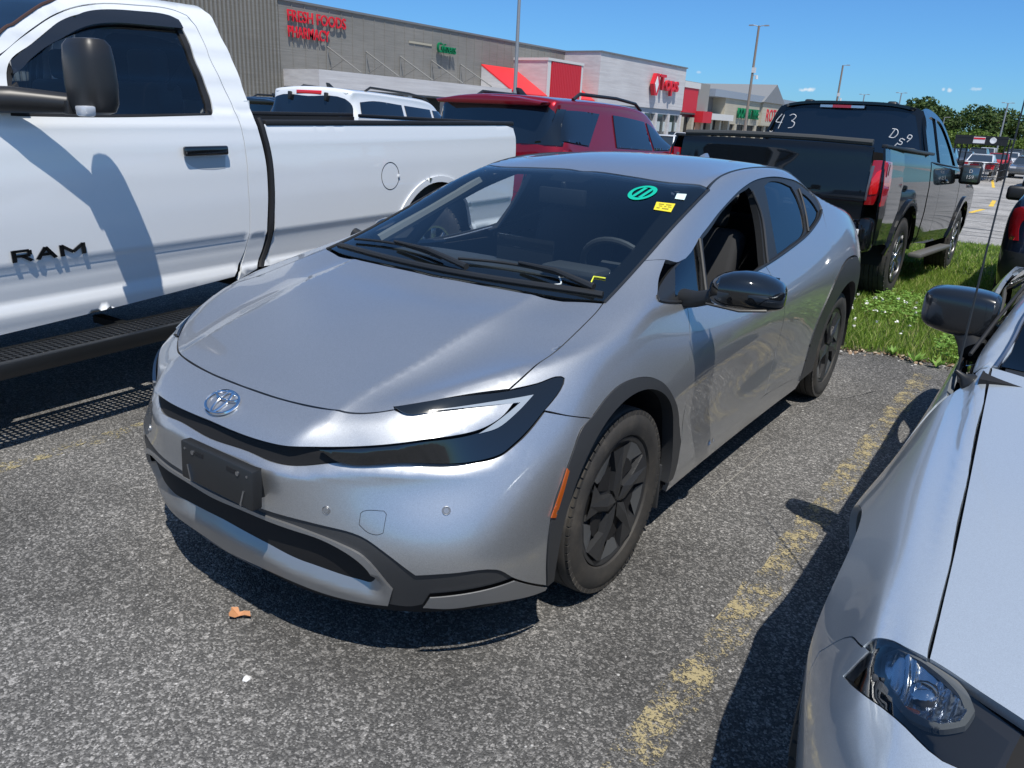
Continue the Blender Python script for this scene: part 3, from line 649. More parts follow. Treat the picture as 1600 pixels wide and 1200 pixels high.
# clover leaves and white flower heads
M_clover = leaf_mat('clover_leaves', [(0, (.12, .24, .04)), (.5, (.20, .37, .07)), (1, (.32, .48, .12))], trans=.35)
V = []; F = []; rg = np.random.default_rng(5)
def disc(c, r, nrm, k=5):
    n0 = len(V); nv = Vector(nrm).normalized(); u = nv.orthogonal().normalized(); v = nv.cross(u)
    V.extend([tuple(Vector(c)+(u*math.cos(2*math.pi*i/k)+v*math.sin(2*math.pi*i/k))*r) for i in range(k)]); F.append(tuple(range(n0, n0+k)))
for _ in range(5200):
    x = rg.uniform(-.4, 1.8); y = rg.uniform(4.95, 8.2)
    if math.sin(x*4+1.3)*math.cos(y*2.2+.5) < .05 or y < noise_edge(x, GE): continue
    h = rg.uniform(.04, .13)
    for q in range(3):
        a = q*2.1+rg.uniform(0, 1); disc((x+.012*math.cos(a), y+.012*math.sin(a), gz(y)+h), .011, (rg.normal(0, .4), rg.normal(0, .4), 1))
tag(mesh_obj('clover', V, F, M_clover), 'patches of clover leaves in the grass by the hatchback', kind='stuff')
V = []; F = []
for _ in range(34):
    x = rg.uniform(.25, 1.35); y = rg.uniform(5.3, 6.9); h = rg.uniform(.10, .17)
    for q in range(9):
        disc((x+rg.normal(0, .007), y+rg.normal(0, .007), gz(y)+h+rg.normal(0, .006)), .008, (rg.normal(0, 1), rg.normal(0, 1), 1.2))
tag(mesh_obj('clover_flowers', V, F, mat('flower_white', (.72, .72, .66), .7)), 'white clover flower heads dotted in the grass', kind='stuff')
# dry litter along the kerb of the grass
V = []; F = []
for _ in range(700):
    x = rg.uniform(-.5, 2.2); y = noise_edge(x, GE)+rg.normal(.0, .055); disc((x, y, gz(y)+rg.uniform(.004, .022)), rg.uniform(.004, .017), (rg.normal(0, .6), rg.normal(0, .6), 1), 5)
tag(mesh_obj('leaf_litter', V, F, leaf_mat('dry_litter', [(0, (.10, .06, .035)), (.5, (.32, .22, .14)), (1, (.55, .45, .34))], trans=.1)), 'dry leaves and litter along the edge of the grass', kind='stuff')
# broad-leaved weed at the edge of the asphalt
for (wx, wy, sc_) in ((1.19, 5.03, 1.0), (1.34, 5.0, .8), (1.02, 5.12, .7)):
    V = []; F = []
    for q in range(14):
        a = rg.uniform(0, 6.28); l = sc_*rg.uniform(.07, .13); up = rg.uniform(.5, 1.4); d = Vector((math.cos(a), math.sin(a), up)).normalized(); s = d.cross(Vector((0, 0, 1))).normalized()*l*.16
        n0 = len(V); b0 = Vector((wx, wy, .01)); V += [tuple(b0), tuple(b0+d*l*.5+s), tuple(b0+d*l), tuple(b0+d*l*.5-s)]; F.append((n0, n0+1, n0+2, n0+3))
    tag(mesh_obj('weed', V, F, M_clover), {1.0: 'tallest broad-leaved weed at the asphalt edge by the yellow line', .8: 'weed growing at the asphalt edge nearest the silver coupe', .7: 'smallest weed at the asphalt edge behind the hatchback wheel'}[sc_], 'weed')

# ------------------------------------------------------------------ shopping plaza
def block_mat(name, c1, c2, sc=1.0, course=.2, bstr=.4):
    m = mat(name, c1, .85); N, L, b = nodes(m); tc = N.new('ShaderNodeTexCoord')
    mp = N.new('ShaderNodeMapping'); mp.inputs['Scale'].default_value = (1, .25, 6); L.new(tc.outputs['Object'], mp.inputs['Vector'])
    t = tex_noise(N, L, 1.2*sc, 8, .7, vec=mp.outputs[0]); t2 = tex_noise(N, L, .25, 4, .5, vec=tc.outputs['Object'])
    mx = N.new('ShaderNodeMath'); mx.operation = 'MULTIPLY_ADD'; mx.inputs[1].default_value = .5; L.new(t2.outputs['Fac'], mx.inputs[0]); L.new(t.outputs['Fac'], mx.inputs[2])
    r = ramp(N, L, mx.outputs[0], [(.5, c2), (.95, c1)]); L.new(r.outputs[0], b.inputs['Base Color']); bump(N, L, b, t.outputs['Fac'], bstr, .06); return m
M_conc = block_mat('ribbed_concrete', (.235, .225, .205), (.165, .16, .145), 1.5)
N_, L_, b_ = nodes(M_conc)
M_wblock = block_mat('white_split_block', (.60, .585, .58), (.44, .42, .42), .5)
M_wtrim = mat('white_fascia', (.60, .59, .57), .7)
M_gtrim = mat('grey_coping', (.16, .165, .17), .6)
M_red_p = mat('red_panel', (.55, .018, .03), .5)
M_redl = mat('red_sign', (.62, .012, .025), .4)
M_grn = mat('green_sign', (.0, .16, .06), .4)
M_beige = block_mat('beige_stucco', (.46, .42, .33), (.37, .335, .265), .6)
M_roofg = mat('grey_roof', (.20, .21, .22), .7); M_bluef = mat('blue_grey_fascia', (.27, .31, .36), .6)
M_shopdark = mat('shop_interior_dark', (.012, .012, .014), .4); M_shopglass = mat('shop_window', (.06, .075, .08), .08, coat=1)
def wallbox(name, x0, x1, y0, y1, z0, z1, m, parent, bevel=0):
    return MB().box(((x0+x1)/2, (y0+y1)/2, (z0+z1)/2), (x1-x0, y1-y0, z1-z0)).build(name, m, parent, bevel=bevel)
def wall_text(parent, nm, s, y0, y1, z0, z1, x, m, depth=.3, bold=0):
    t = text_mesh(nm, s, 1.0, m, parent, Matrix.Identity(4), extrude=.5, bold=bold)
    vs = [v.co for v in t.data.vertices]; a0 = min(v.x for v in vs); a1 = max(v.x for v in vs); b0 = min(v.y for v in vs); b1 = max(v.y for v in vs)
    for v in t.data.vertices:
        c = v.co.copy(); v.co = (x+c.z*depth, y0+(c.x-a0)/(a1-a0)*(y1-y0), z0+(c.y-b0)/(b1-b0)*(z1-z0))
    return t
GZ = -.62
def store_hall():
    r = thing('store_building', 'long grey ribbed concrete store with red FRESH FOODS PHARMACY letters', 'building', (-55, 52, GZ))
    P = []
    def w(*a, **k): o = wallbox(*a, r, **k); P.append(o); return o
    w('wall', -75, -49, 39.3, 80.5, GZ, 9.0, M_conc)
    m = MB(); y = 12.0; n0 = 0
    prof = []
    while y < 39.2:
        m.box((-49.0, y+.16, 4.5), (.34, .17, 10.4)); y += .34
    m.box((-62, 25.6, 4.5), (26, 27.2, 10.3)); ow = m.build('ribbed_wall', M_conc, r); P.append(ow)
    m = MB()
    for y in np.arange(40.5, 80, 1.22): m.box((-48.985, y, 4.2), (.05, .06, 9.4))
    P.append(m.build('wall_rib', M_conc, r))
    w('coping', -75.1, -48.88, 39.2, 80.5, 9.0, 9.16, M_gtrim); w('coping', -75, -48.7, 12, 39.2, 9.75, 9.95, M_gtrim)
    P.append(wall_text(r, 'sign_letters', 'FRESH FOODS', 39.95, 45.7, 7.66, 8.46, -48.8, M_redl, .10, bold=.008)); P.append(wall_text(r, 'sign_letters', 'PHARMACY', 39.95, 43.95, 6.56, 7.36, -48.8, M_redl, .10, bold=.008))
    P.append(wall_text(r, 'sign_letters', 'Citizens', 56.6, 59.1, 7.0, 7.85, -48.6, M_grn, .25))
    w('patched_stripe', -48.97, -48.93, 53.2, 56.2, 7.45, 7.62, mat('pale_patch', (.38, .35, .27), .8))
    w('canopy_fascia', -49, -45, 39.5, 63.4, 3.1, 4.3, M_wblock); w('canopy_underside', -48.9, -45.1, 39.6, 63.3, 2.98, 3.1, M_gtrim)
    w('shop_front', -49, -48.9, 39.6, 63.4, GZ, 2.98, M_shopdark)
    for y in np.arange(39.9, 63.4, 4.6): w('canopy_column', -45.7, -45.2, y, y+.5, GZ, 2.98, M_wblock)
    for y in (43.8, 48.0, 52.05, 56.15, 60.3):
        m = MB(); m.tube([(-48.9, y, 6.25), (-45.1, y, 4.35)], .06, 6); m.tube([(-48.9, y, 6.25), (-48.9, y, 4.3)], .05, 6); m.tube([(-47, y, 5.3), (-48.9, y, 4.45)], .045, 6); P.append(m.build('canopy_brace', mat('galvanised', (.22, .22, .21), .6, .3), r))
    # entrance tower with red panel and sloping red roofs
    w('entrance_tower', -49.2, -44.8, 69.1, 75.9, GZ, 7.35, M_wblock); w('tower_cap', -49.3, -44.65, 69.0, 76.0, 7.35, 7.6, M_wtrim)
    m = MB()
    for y in np.arange(69.85, 75.3, .32): m.box((-44.74, y+.13, 5.3), (.10, .26, 4.0))
    m.box((-44.78, 72.55, 5.3), (.06, 5.6, 4.0)); P.append(m.build('red_panel', M_red_p, r))
    w('tower_edge', -44.8, -44.72, 69.05, 69.6, GZ, 7.35, M_wtrim); w('tower_edge', -44.8, -44.72, 75.5, 75.95, GZ, 7.35, M_wtrim)
    for (ya, yb) in ((63.5, 69.08), (75.92, 78.7)):
        m = MB(); m.add([(-48.9, ya, 6.55), (-48.9, yb, 6.55), (-44.6, yb, 4.0), (-44.6, ya, 4.0), (-48.9, ya, 6.40), (-48.9, yb, 6.40), (-44.6, yb, 3.85), (-44.6, ya, 3.85)], [(0, 1, 2, 3), (7, 6, 5, 4), (0, 3, 7, 4), (1, 5, 6, 2), (2, 6, 7, 3)]); P.append(m.build('red_awning_roof', mat('red_roof', (.72, .03, .035), .45), r))
        m = MB(); m.extrude([(-48.9, ya+.02, 6.4), (-44.7, ya+.02, 3.9), (-48.9, ya+.02, 3.9)], (0, .2, 0)); P.append(m.build('roof_gable', M_wblock, r))
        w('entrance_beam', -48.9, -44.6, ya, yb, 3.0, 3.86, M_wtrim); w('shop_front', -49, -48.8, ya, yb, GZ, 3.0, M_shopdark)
    return r, P
def market_block():
    r = thing('supermarket_building', 'white block supermarket front with red Tops lettering', 'building', (-50, 90, GZ)); P = []
    def w(*a, **k): o = wallbox(*a, r, **k); P.append(o); return o
    w('wall', -70, -44.3, 78.8, 101.6, 3.75, 9.0, M_wblock)
    w('coping', -70, -44.15, 78.7, 101.75, 9.0, 9.14, M_gtrim)
    w('grey_fascia', -60, -44.5, 79, 101.5, 3.1, 3.75, M_bluef)
    w('shop_window', -60, -44.8, 79, 101.4, .2, 3.1, M_shopglass); w('window_base', -60, -44.75, 79, 101.4, GZ, .2, M_wblock)
    for y in np.arange(79.2, 101.5, 3.7): w('pier', -45, -44.4, y, y+.55, GZ, 3.2, M_wblock)
    for y in np.arange(80.5, 101, 1.85): w('window_poster', -44.79, -44.76, y, y+.9, 1.0, 2.2, mat('poster_pale', (.45, .50, .50), .6))
    P.append(wall_text(r, 'sign_letters', 'Tops', 93.0, 98.6, 5.35, 7.75, -43.9, M_redl, .35, bold=.02))
    m = MB(); m.extrude([(-43.6, 90.9, 6.5), (-43.6, 91.6, 7.75), (-43.6, 92.3, 7.75), (-43.6, 92.7, 6.5), (-43.6, 92.2, 5.2), (-43.6, 91.5, 5.2)], (-.5, 0, 0)); P.append(m.build('sign_emblem', M_redl, r))
    m = MB(); m.extrude([(-43.58, 91.25, 6.5), (-43.58, 91.75, 7.4), (-43.58, 92.2, 6.5), (-43.58, 91.75, 5.5)], (.05, 0, 0)); P.append(m.build('emblem_diamond', mat('sign_white', (.75, .75, .75), .5), r))
    # second red entrance
    w('entrance_wall', -60, -44.6, 101.6, 111.0, 3.4, 7.6, mat('grey_store_wall', (.26, .255, .235), .8)); w('red_panel', -44.6, -44.4, 102.0, 106.6, 3.6, 6.75, M_red_p); w('white_band', -44.6, -44.3, 101.7, 107.0, 6.75, 7.5, M_wtrim)
    w('shop_front', -60, -45, 101.6, 118, GZ, 3.4, M_shopdark); w('white_canopy', -48, -43.6, 108.6, 119, 2.9, 3.75, M_wtrim)
    w('red_awning', -45, -43.4, 106.8, 110.0, 2.4, 3.9, M_red_p)
    for y in np.arange(101.9, 119, 3.4): w('pier', -45, -44.3, y, y+.7, GZ, 3.0, M_beige)
    w('market_poster', -44.6, -44.5, 107.0, 109.2, .2, 2.4, mat('poster_colour', (.45, .25, .15), .6))
    return r, P
def strip_store():
    r = thing('shop_building', 'beige strip of shops with green DOLLAR TREE letters and grey gable', 'building', (-50, 135, GZ)); P = []
    def w(*a, **k): o = wallbox(*a, r, **k); P.append(o); return o
    w('wall', -70, -45, 118.6, 160, 2.5, 6.5, M_beige); w('fascia', -70, -44.7, 113.5, 160, 6.2, 7.2, M_bluef); w('side_wall', -70, -47, 112.8, 118.6, 2.5, 6.2, mat('shade_grey', (.17, .17, .17), .8))
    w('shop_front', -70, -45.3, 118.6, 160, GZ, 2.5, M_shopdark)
    for y in np.arange(118.8, 160, 4.6): w('pier', -45.4, -44.9, y, y+.9, GZ, 2.6, M_beige)
    P.append(wall_text(r, 'sign_letters', 'DOLLAR TREE', 123.6, 133.0, 3.45, 5.0, -44.7, M_grn, .3, bold=.01))
    P.append(wall_text(r, 'sign_letters', 'ROTO', 136.6, 143.5, 3.3, 5.3, -44.7, M_redl, .3, bold=.01))
    m = MB(); m.extrude([(-44.6, 134.4, 6.3), (-44.6, 139.2, 9.0), (-44.6, 144.2, 6.3), (-44.6, 144.2, 2.6), (-44.6, 134.4, 2.6)], (-.5, 0, 0)); P.append(m.build('gable_wall', M_beige, r))
    m = MB(); m.add([(-44.3, 139.2, 9.3), (-44.3, 144.9, 6.3), (-60, 144.9, 6.3), (-60, 139.2, 9.3), (-44.3, 133.6, 6.3), (-60, 133.6, 6.3)], [(0, 1, 2, 3), (0, 3, 5, 4), (0, 4, 1), (3, 2, 5)]); P.append(m.build('gable_roof', M_roofg, r))
    m = MB(); m.lathe([(0, .01), (.05, .45), (0, .5)], 20, Matrix.Translation((-44.58, 139.2, 7.4))); P.append(m.build('round_logo', mat('sign_white', (.75, .75, .75), .5), r))
    return r, P
for f in (store_hall, market_block, strip_store):
    r_, P_ = f()
    for o in P_: o.location = Vector(o.location)-r_.location
    # parts were made in world coordinates: shift them under the pivot

# ------------------------------------------------------------------ lamp posts
M_pole = mat('galvanised_pole', (.30, .31, .32), .5, .4); M_rust = mat('weathered_pole', (.22, .18, .15), .8)
def lamp_post(x, y, h, r, lb, arms=2, cam_=False, lean=0, mt=None):
    t = thing('lamp_post', lb, 'lamp post', (x, y, gz(y)), group='tall lamp posts across the parking lots')
    m = MB(); m.tube([(0, 0, 0), (lean, 0, h)], [r, r*.72], 12); m.tube([(0, 0, 0), (0, 0, .7)], .30, 14); m.build('pole', mt or M_pole, t, smooth=True)
    for k in range(arms):
        s = 1 if k == 0 else -1
        m = MB(); m.tube([(lean, 0, h-.1), (lean+s*.25, s*.1, h), (lean+s*.5, s*.2, h+.03)], .04, 6); a = m.build('arm', M_pole, t)
        m = MB(); m.box((lean+s*.7, s*.26, h+.03), (.5, .26, .11), taper=(.8, .8)); m.build('lamp_head', mat('lamp_head_grey', (.2, .2, .21), .5), a)
    if cam_:
        m = MB(); m.box((.25, 0, h*.62), (.5, .08, .08)); m.tube([(.5, 0, h*.62), (.5, 0, h*.62-.35)], [.12, .16], 10); m.box((.1, 0, h*.62+.5), (.35, .3, .5)); m.build('camera_bracket', mat('cam_white', (.6, .6, .6), .5), t)
    return t
lamp_post(-26.1, 37.7, 8.9, .125, 'tall grey pole before the grey store between red SUV and sky', arms=0, cam_=False)
lamp_post(-28.4, 82.5, 12.3, .15, 'pole with camera bracket before the beige strip of shops', arms=2, cam_=True, mt=M_rust)
lamp_post(-31.8, 130, 12.3, .17, 'tall pole rising above the black pickup roof', arms=1, cam_=True, mt=M_rust)
lamp_post(-30, 167.5, 10.4, .14, 'small distant lamp post nearest the wooded edge left of the trees')
lamp_post(-38.6, 176.6, 10.4, .14, 'smallest distant lamp post above the black pickup roof')
lamp_post(-11.7, 159.6, 8.8, .15, 'lamp post rising behind the black cart shelter')
lamp_post(-22.5, 172, 6.5, .10, 'short slim post in front of the light green bushes', arms=1)

# ------------------------------------------------------------------ trees at the far side
M_leafA = leaf_mat('tree_leaves', [(0, (.035, .065, .016)), (.5, (.06, .10, .024)), (1, (.10, .15, .04))], trans=.2)
M_leafB = leaf_mat('bush_leaves', [(0, (.07, .12, .02)), (.5, (.12, .19, .03)), (1, (.18, .25, .05))], trans=.25)
M_bark = mat('bark', (.10, .08, .06), .9)
def make_tree(seed, h, w_, mtl, conifer=False):
    rg = np.random.default_rng(seed); m = MB(); m.tube([(0, 0, 0), (.1, 0, h*.4), (.0, .1, h*.8)], [.22, .16, .05], 7)
    tips = []
    for k in range(9):
        a = rg.uniform(0, 6.28); z = h*rg.uniform(.25, .75); q = w_*rg.uniform(.5, 1.0)*.5; e = (q*math.cos(a), q*math.sin(a), z+h*.14); m.tube([(0, 0, z), (e[0]*.5, e[1]*.5, z+h*.06), e], [.09, .06, .02], 5); tips.append(e)
    trunk = m
    n = 2600; V = []; F = []
    cl = [(rg.uniform(-.42, .42)*w_, rg.uniform(-.42, .42)*w_, h*rg.uniform(.22, .92), rg.uniform(.14, .26)*w_) for _ in range(22)] if not conifer else [(0, 0, h*z, w_*.5*(1-z)+.1) for z in np.linspace(.1, .97, 22)]
    for i in range(n):
        cx, cy, cz, cr_ = cl[rg.integers(len(cl))]
        if not conifer:
            f = 1-.55*max(0, (cz/h-.55)/.45); cx *= f; cy *= f
        d = rg.normal(0, 1, 3); d /= np.linalg.norm(d)+1e-9; q = cr_*rg.uniform(.55, 1.05)**.5
        p = np.array([cx, cy, cz])+d*q*np.array([1, 1, .8]); s = rg.uniform(.10, .26)
        u = rg.normal(0, 1, 3); u /= np.linalg.norm(u); v = np.cross(u, d+rg.normal(0, .5, 3)); v /= np.linalg.norm(v)+1e-9
        n0 = len(V); V += [tuple(p-u*s-v*s*.6), tuple(p+u*s-v*s*.6), tuple(p+u*s*.6+v*s), tuple(p-u*s*.7+v*s)]; F.append((n0, n0+1, n0+2, n0+3))
    return trunk, V, F, mtl
protos = []
for sd, h, w_, mt_, cf in ((1, 9, 7.5, M_leafA, False), (2, 8, 8, M_leafA, False), (3, 9.5, 3.2, M_leafA, True), (4, 5, 6.5, M_leafB, False)):
    trunk, V, F, mtl = make_tree(sd, h, w_, mt_, cf)
    me_t = trunk.build('trunk', M_bark); me_c = mesh_obj('crown', V, F, mtl); protos.append((me_t.data, me_c.data)); bpy.data.objects.remove(me_t); bpy.data.objects.remove(me_c)
def plant(kind, x, y, s, rz, lb, cat, nm, grp):
    t = thing(nm, lb, cat, (x, y, -.62), rz, group=grp); t.scale = (s, s, s)
    for nmx, me in zip(('trunk', 'crown'), protos[kind]): o = bpy.data.objects.new(nmx, me); link(o, t)
ORD = ['first', 'second', 'third', 'fourth', 'fifth', 'sixth', 'seventh', 'eighth', 'ninth', 'tenth', 'eleventh', 'twelfth', 'thirteenth', 'fourteenth', 'fifteenth']
TR = sorted(((-37, 196, 0, 1.05), (-34, 190, 1, 1.15), (-31, 193, 0, 1.2), (-28, 188, 1, 1.12), (-25.6, 192, 0, 1.02), (-22.5, 186, 1, .98), (-19, 190, 0, 1.06), (-16.5, 187, 1, 1.04), (-13.5, 192, 0, 1.0), (-11, 190, 1, .86), (-8, 194, 0, .74), (-40, 192, 1, 1.0), (-5, 196, 1, .66), (-1, 196, 0, .62)), key=lambda q: q[0]/q[1])
for k, (x, y, kd, s) in enumerate(TR):
    plant(kd, x, y, s, rng.uniform(0, 6), ('tall' if s > .95 else 'smaller')+' dark leafy tree, %s from the left in the row beyond the far lot' % ORD[k], 'tree', 'tree', 'leafy trees beyond the far lot')
plant(2, -25.0, 181, .92, 0, 'narrow pointed dark conifer standing among the leafy trees', 'tree', 'conifer', None)
BU = sorted(((-31, 174, .9), (-27, 172, .85), (-23.5, 175, .95), (-20, 173, .8), (-17, 176, .85), (-13, 175, .75), (-34, 176, .9), (-9, 177, .7)), key=lambda q: q[0]/q[1])
for k, (x, y, s) in enumerate(BU):
    plant(3, x, y, s, rng.uniform(0, 6), 'light green bush, %s from the left in front of the far trees' % ORD[k], 'bush', 'bush', 'light green bushes below the far trees')
# brick building at the right edge
r = thing('far_building', 'low distant grey building at the right edge beyond the trees', 'building', (6, 215, -.62))
for nm, c, d, mt_ in (('wall', (4, 0, 2.2), (26, 8, 4.4), mat('far_brick', (.26, .20, .17), .8)), ('roof', (4, 0, 4.7), (27, 9, .6), M_roofg), ('window', (-4, -4.05, 2.4), (2, .1, 1.5), M_shopglass), ('window', (1, -4.05, 2.4), (2, .1, 1.5), M_shopglass)):
    MB().box(c, d).build(nm, mt_, r)
# ------------------------------------------------------------------ silver hatchback: body surface
AX, WB, WR = .979, 2.75, .333
S_P = [
 [(0,.045,.19),(0,.0,.33),(0,-.012,.46),(0,-.03,.61),(0,-.009,.684)],
 [(.17,.05,.19),(.17,.005,.33),(.17,-.005,.46),(.17,-.02,.61),(.17,-.002,.687)],
 [(.33,.065,.19),(.33,.025,.33),(.33,.015,.46),(.33,.012,.61),(.33,.024,.697)],
 [(.56,.145,.19),(.57,.11,.33),(.57,.10,.46),(.57,.155,.61),(.57,.165,.716)],
 [(.73,.28,.19),(.76,.245,.33),(.77,.25,.46),(.765,.335,.615),(.72,.36,.752)],
 [(.845,.48,.19),(.868,.46,.32),(.875,.475,.46),(.865,.53,.64),(.808,.60,.825)],
 [(.862,.75,.19),(.885,.75,.32),(.892,.75,.5),(.888,.76,.69),(.835,.80,.89)],
 [(.862,1.0,.19),(.887,1.0,.32),(.893,1.0,.5),(.892,1.01,.72),(.84,1.04,.925)],
 [(.85,1.4,.19),(.87,1.4,.31),(.873,1.4,.52),(.886,1.4,.75),(.805,1.38,.968)],
 [(.842,1.9,.19),(.866,1.9,.31),(.862,1.9,.53),(.884,1.9,.77),(.80,1.9,.952)],
 [(.842,2.5,.19),(.866,2.5,.32),(.862,2.5,.54),(.884,2.5,.79),(.798,2.5,.988)],
 [(.85,3.1,.19),(.87,3.1,.32),(.876,3.1,.55),(.892,3.1,.83),(.79,3.08,1.062)],
 [(.858,3.7,.20),(.886,3.7,.33),(.893,3.7,.56),(.893,3.7,.86),(.775,3.62,1.125)],
 [(.82,4.12,.23),(.85,4.12,.36),(.868,4.12,.57),(.862,4.1,.86),(.755,4.02,1.11)],
 [(.70,4.38,.27),(.74,4.41,.38),(.77,4.4,.56),(.755,4.35,.85),(.68,4.31,1.075)],
 [(.55,4.46,.27),(.58,4.49,.38),(.59,4.49,.56),(.57,4.43,.85),(.53,4.41,1.065)],
 [(.37,4.5,.27),(.38,4.53,.38),(.38,4.53,.56),(.37,4.475,.85),(.36,4.46,1.06)],
 [(.18,4.52,.27),(.18,4.55,.38),(.18,4.55,.56),(.18,4.495,.85),(.18,4.48,1.055)],
 [(0,4.52,.27),(0,4.56,.38),(0,4.56,.56),(0,4.5,.85),(0,4.485,1.055)]]
T_P = [
 [(0,.115,.763),(.19,.125,.766),(.385,.17,.786),(.60,.34,.842)],
 [(0,.45,.872),(.21,.46,.872),(.42,.49,.878),(.715,.66,.897)],
 [(0,.75,.942),(.22,.755,.942),(.435,.77,.946),(.735,.92,.955)],
 [(0,.97,.988),(.27,.985,.99),(.51,1.03,.998),(.745,1.18,1.012)],
 [(0,1.50,1.185),(.30,1.50,1.182),(.575,1.52,1.165),(.705,1.66,1.13)],
 [(0,2.01,1.355),(.30,2.0,1.350),(.55,1.98,1.332),(.655,2.2,1.275)],
 [(0,2.6,1.428),(.30,2.6,1.422),(.545,2.62,1.395),(.632,2.75,1.35)],
 [(0,3.3,1.392),(.3,3.3,1.386),(.55,3.3,1.37),(.655,3.35,1.283)],
 [(0,3.95,1.235),(.28,3.92,1.23),(.50,3.86,1.21),(.66,3.78,1.175)]]
def prius_surface(levels=4):
    V, F, SI, G, mp = body_cage(S_P, T_P)
    cr = []
    def crease(ids, wts):
        for k in range(len(ids)-1):
            c = wts[k] if isinstance(wts, (list, tuple)) else wts
            cr.append((ids[k], ids[k+1], c)); cr.append((mp[ids[k]], mp[ids[k+1]], c))
    crease([G[s][2] for s in range(0, 5)], [.75, .75, .6, .3])        # ridge along the bonnet
    crease([SI[i][4] for i in range(0, 5)], [.8, .8, .8, .6])          # nose lip
    crease([SI[i][3] for i in range(0, 5)], [.5, .5, .5, .3])
    return Surface(V, F, cr, levels=levels)
# ------------------------------------------------------------------ silver hatchback: parts
M_silver = paint('silver_metallic_paint', (.50, .515, .53), metal=.80, rough=.37, coat=1, flake=.18, dirt=.03)
M_gloss = mat('black_gloss', (.008, .009, .010), .06, coat=1)
M_blackp = mat('black_plastic', (.018, .019, .020), .45)
M_clad = mat('grey_cladding_plastic', (.036, .038, .041), .45)
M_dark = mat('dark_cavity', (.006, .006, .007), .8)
M_grille = mat('grille_black', (.01, .01, .011), .35)
M_skid = paint('skid_silver', (.33, .335, .34), metal=.7, rough=.38, coat=.4)
M_chrome = mat('chrome', (.8, .8, .82), .08, 1)
M_satin = mat('satin_metal', (.45, .46, .48), .3, 1)
M_glass = glass_mat('tinted_glass', (.74, .82, .86))
M_glassd = glass_mat('privacy_glass', (.10, .12, .13))
M_lens = glass_mat('clear_lens', (.85, .88, .9))
M_tyre = mat('tyre_rubber', (.032, .030, .028), .72)
N_, L_, b_ = nodes(M_tyre)
t_ = tex_noise(N_, L_, 9, 6, .7); r_ = ramp(N_, L_, t_.outputs['Fac'], [(.35, (.028, .027, .026)), (.55, (.045, .041, .036)), (.75, (.085, .075, .062))]); L_.new(r_.outputs[0], b_.inputs['Base Color'])
M_cover = mat('wheel_cover_black', (.028, .029, .031), .38)
M_drl = mat('light_guide', (.30, .34, .38), .12, coat=1)
M_amber = mat('amber_lens', (.40, .085, .012), .2, coat=1)
M_red = mat('red_lens', (.42, .008, .012), .1, coat=1)
M_seat = mat('seat_fabric', (.022, .023, .026), .8)
M_dash = mat('dash_plastic', (.055, .058, .062), .55)
M_trimgrey = mat('interior_light_grey', (.22, .22, .21), .7)
M_green = mat('sticker_green', (.0, .42, .28), .5)
M_yellow = mat('sticker_yellow', (.75, .62, .03), .5)
M_white = mat('sticker_white', (.6, .75, .75), .5)

def circle_arc(cy, cz, r, a0, a1, n=24, x=.87):
    return [(x, cy+r*math.cos(R(a0+(a1-a0)*k/n)), cz+r*math.sin(R(a0+(a1-a0)*k/n))) for k in range(n+1)]

def make_tyre(rad, width, rim, name='tyre', parent=None, blocks=64, mat_=None, rugged=0):
    w = width/2; m = MB()
    prof = [(-w*.75, rim), (-w*.95, rim+.008), (-w*1.06, rim+(rad-rim)*.35), (-w*1.05, rim+(rad-rim)*.62), (-w*.97, rad-.022), (-w*.86, rad-.006), (-w*.78, rad-.001)]
    g = [-.55, -.5, -.46, -.18, -.14, -.10, .10, .14, .18, .46, .5, .55]
    for k, q in enumerate(g): prof.append((q*w, rad-(.0 if k % 3 != 1 else .009)))
    prof += [(-x, r) for x, r in prof[6::-1]]
    m.lathe(prof, 72)
    for k in range(blocks):
        a = 2*math.pi*k/blocks
        for s in (-1, 1):
            M = Matrix.Rotation(a+(.03 if s > 0 else 0), 4, 'X')
            m.box((s*w*.86, 0, rad-.0135+rugged*.3), (w*.22, 2*math.pi*rad/blocks*(.8 if not rugged else .62), .016+rugged), M)
    o = m.build(name, mat_ or M_tyre, parent, smooth=True)
    # raised sidewall rings
    for s in (-1, 1):
        pass
    return o
def wheel_cover():
    """five broad dark blades over a dished disc; the outer face looks along +x"""
    m = MB()
    m.lathe([(.0, .002), (.0, .05), (-.012, .12), (-.012, .19), (.004, .212), (.010, .220), (.010, .232), (-.03, .236)], 60)
    return m
def blades(ang_off=0, only=0):
    m = MB()
    for k in (only,):
        a = 2*math.pi*k/5+ang_off
        def P(r, da, x): return (x, r*math.cos(a+da), r*math.sin(a+da))
        V = [P(.006, 0, .014), P(.06, -.52, .012), P(.12, -.16, .016), P(.213, -.36, .012), P(.213, .23, .012), P(.125, .18, .012), P(.06, .52, .012), P(.09, .06, .024), P(.213, -.02, .021)]
        F = [(0, 1, 7), (1, 2, 7), (2, 3, 8, 7), (8, 4, 5, 7), (5, 6, 7), (6, 0, 7)]
        n = len(V); V2 = [(x-.022, y, z) for x, y, z in V[:7]]
        W = V+V2; ring = [0, 1, 2, 3, 8, 4, 5, 6]
        F2 = [(1, n+1, n+2, 2), (2, n+2, n+3, 3), (4, n+4, n+5, 5), (5, n+5, n+6, 6)]
        m.add(W, F+F2)
    return m
def infills(ang_off=0, only=0):
    m = MB()
    for k in (only,):
        a = 2*math.pi*(k+.5)/5+ang_off
        def P(r, da, x): return (x, r*math.cos(a+da), r*math.sin(a+da))
        m.add([P(.14, -.02, -.002), P(.214, -.36, .009), P(.214, .22, .009), P(.214, -.02, .009), P(.17, .2, .002)], [(0, 1, 3), (0, 3, 2, 4)])
    return m
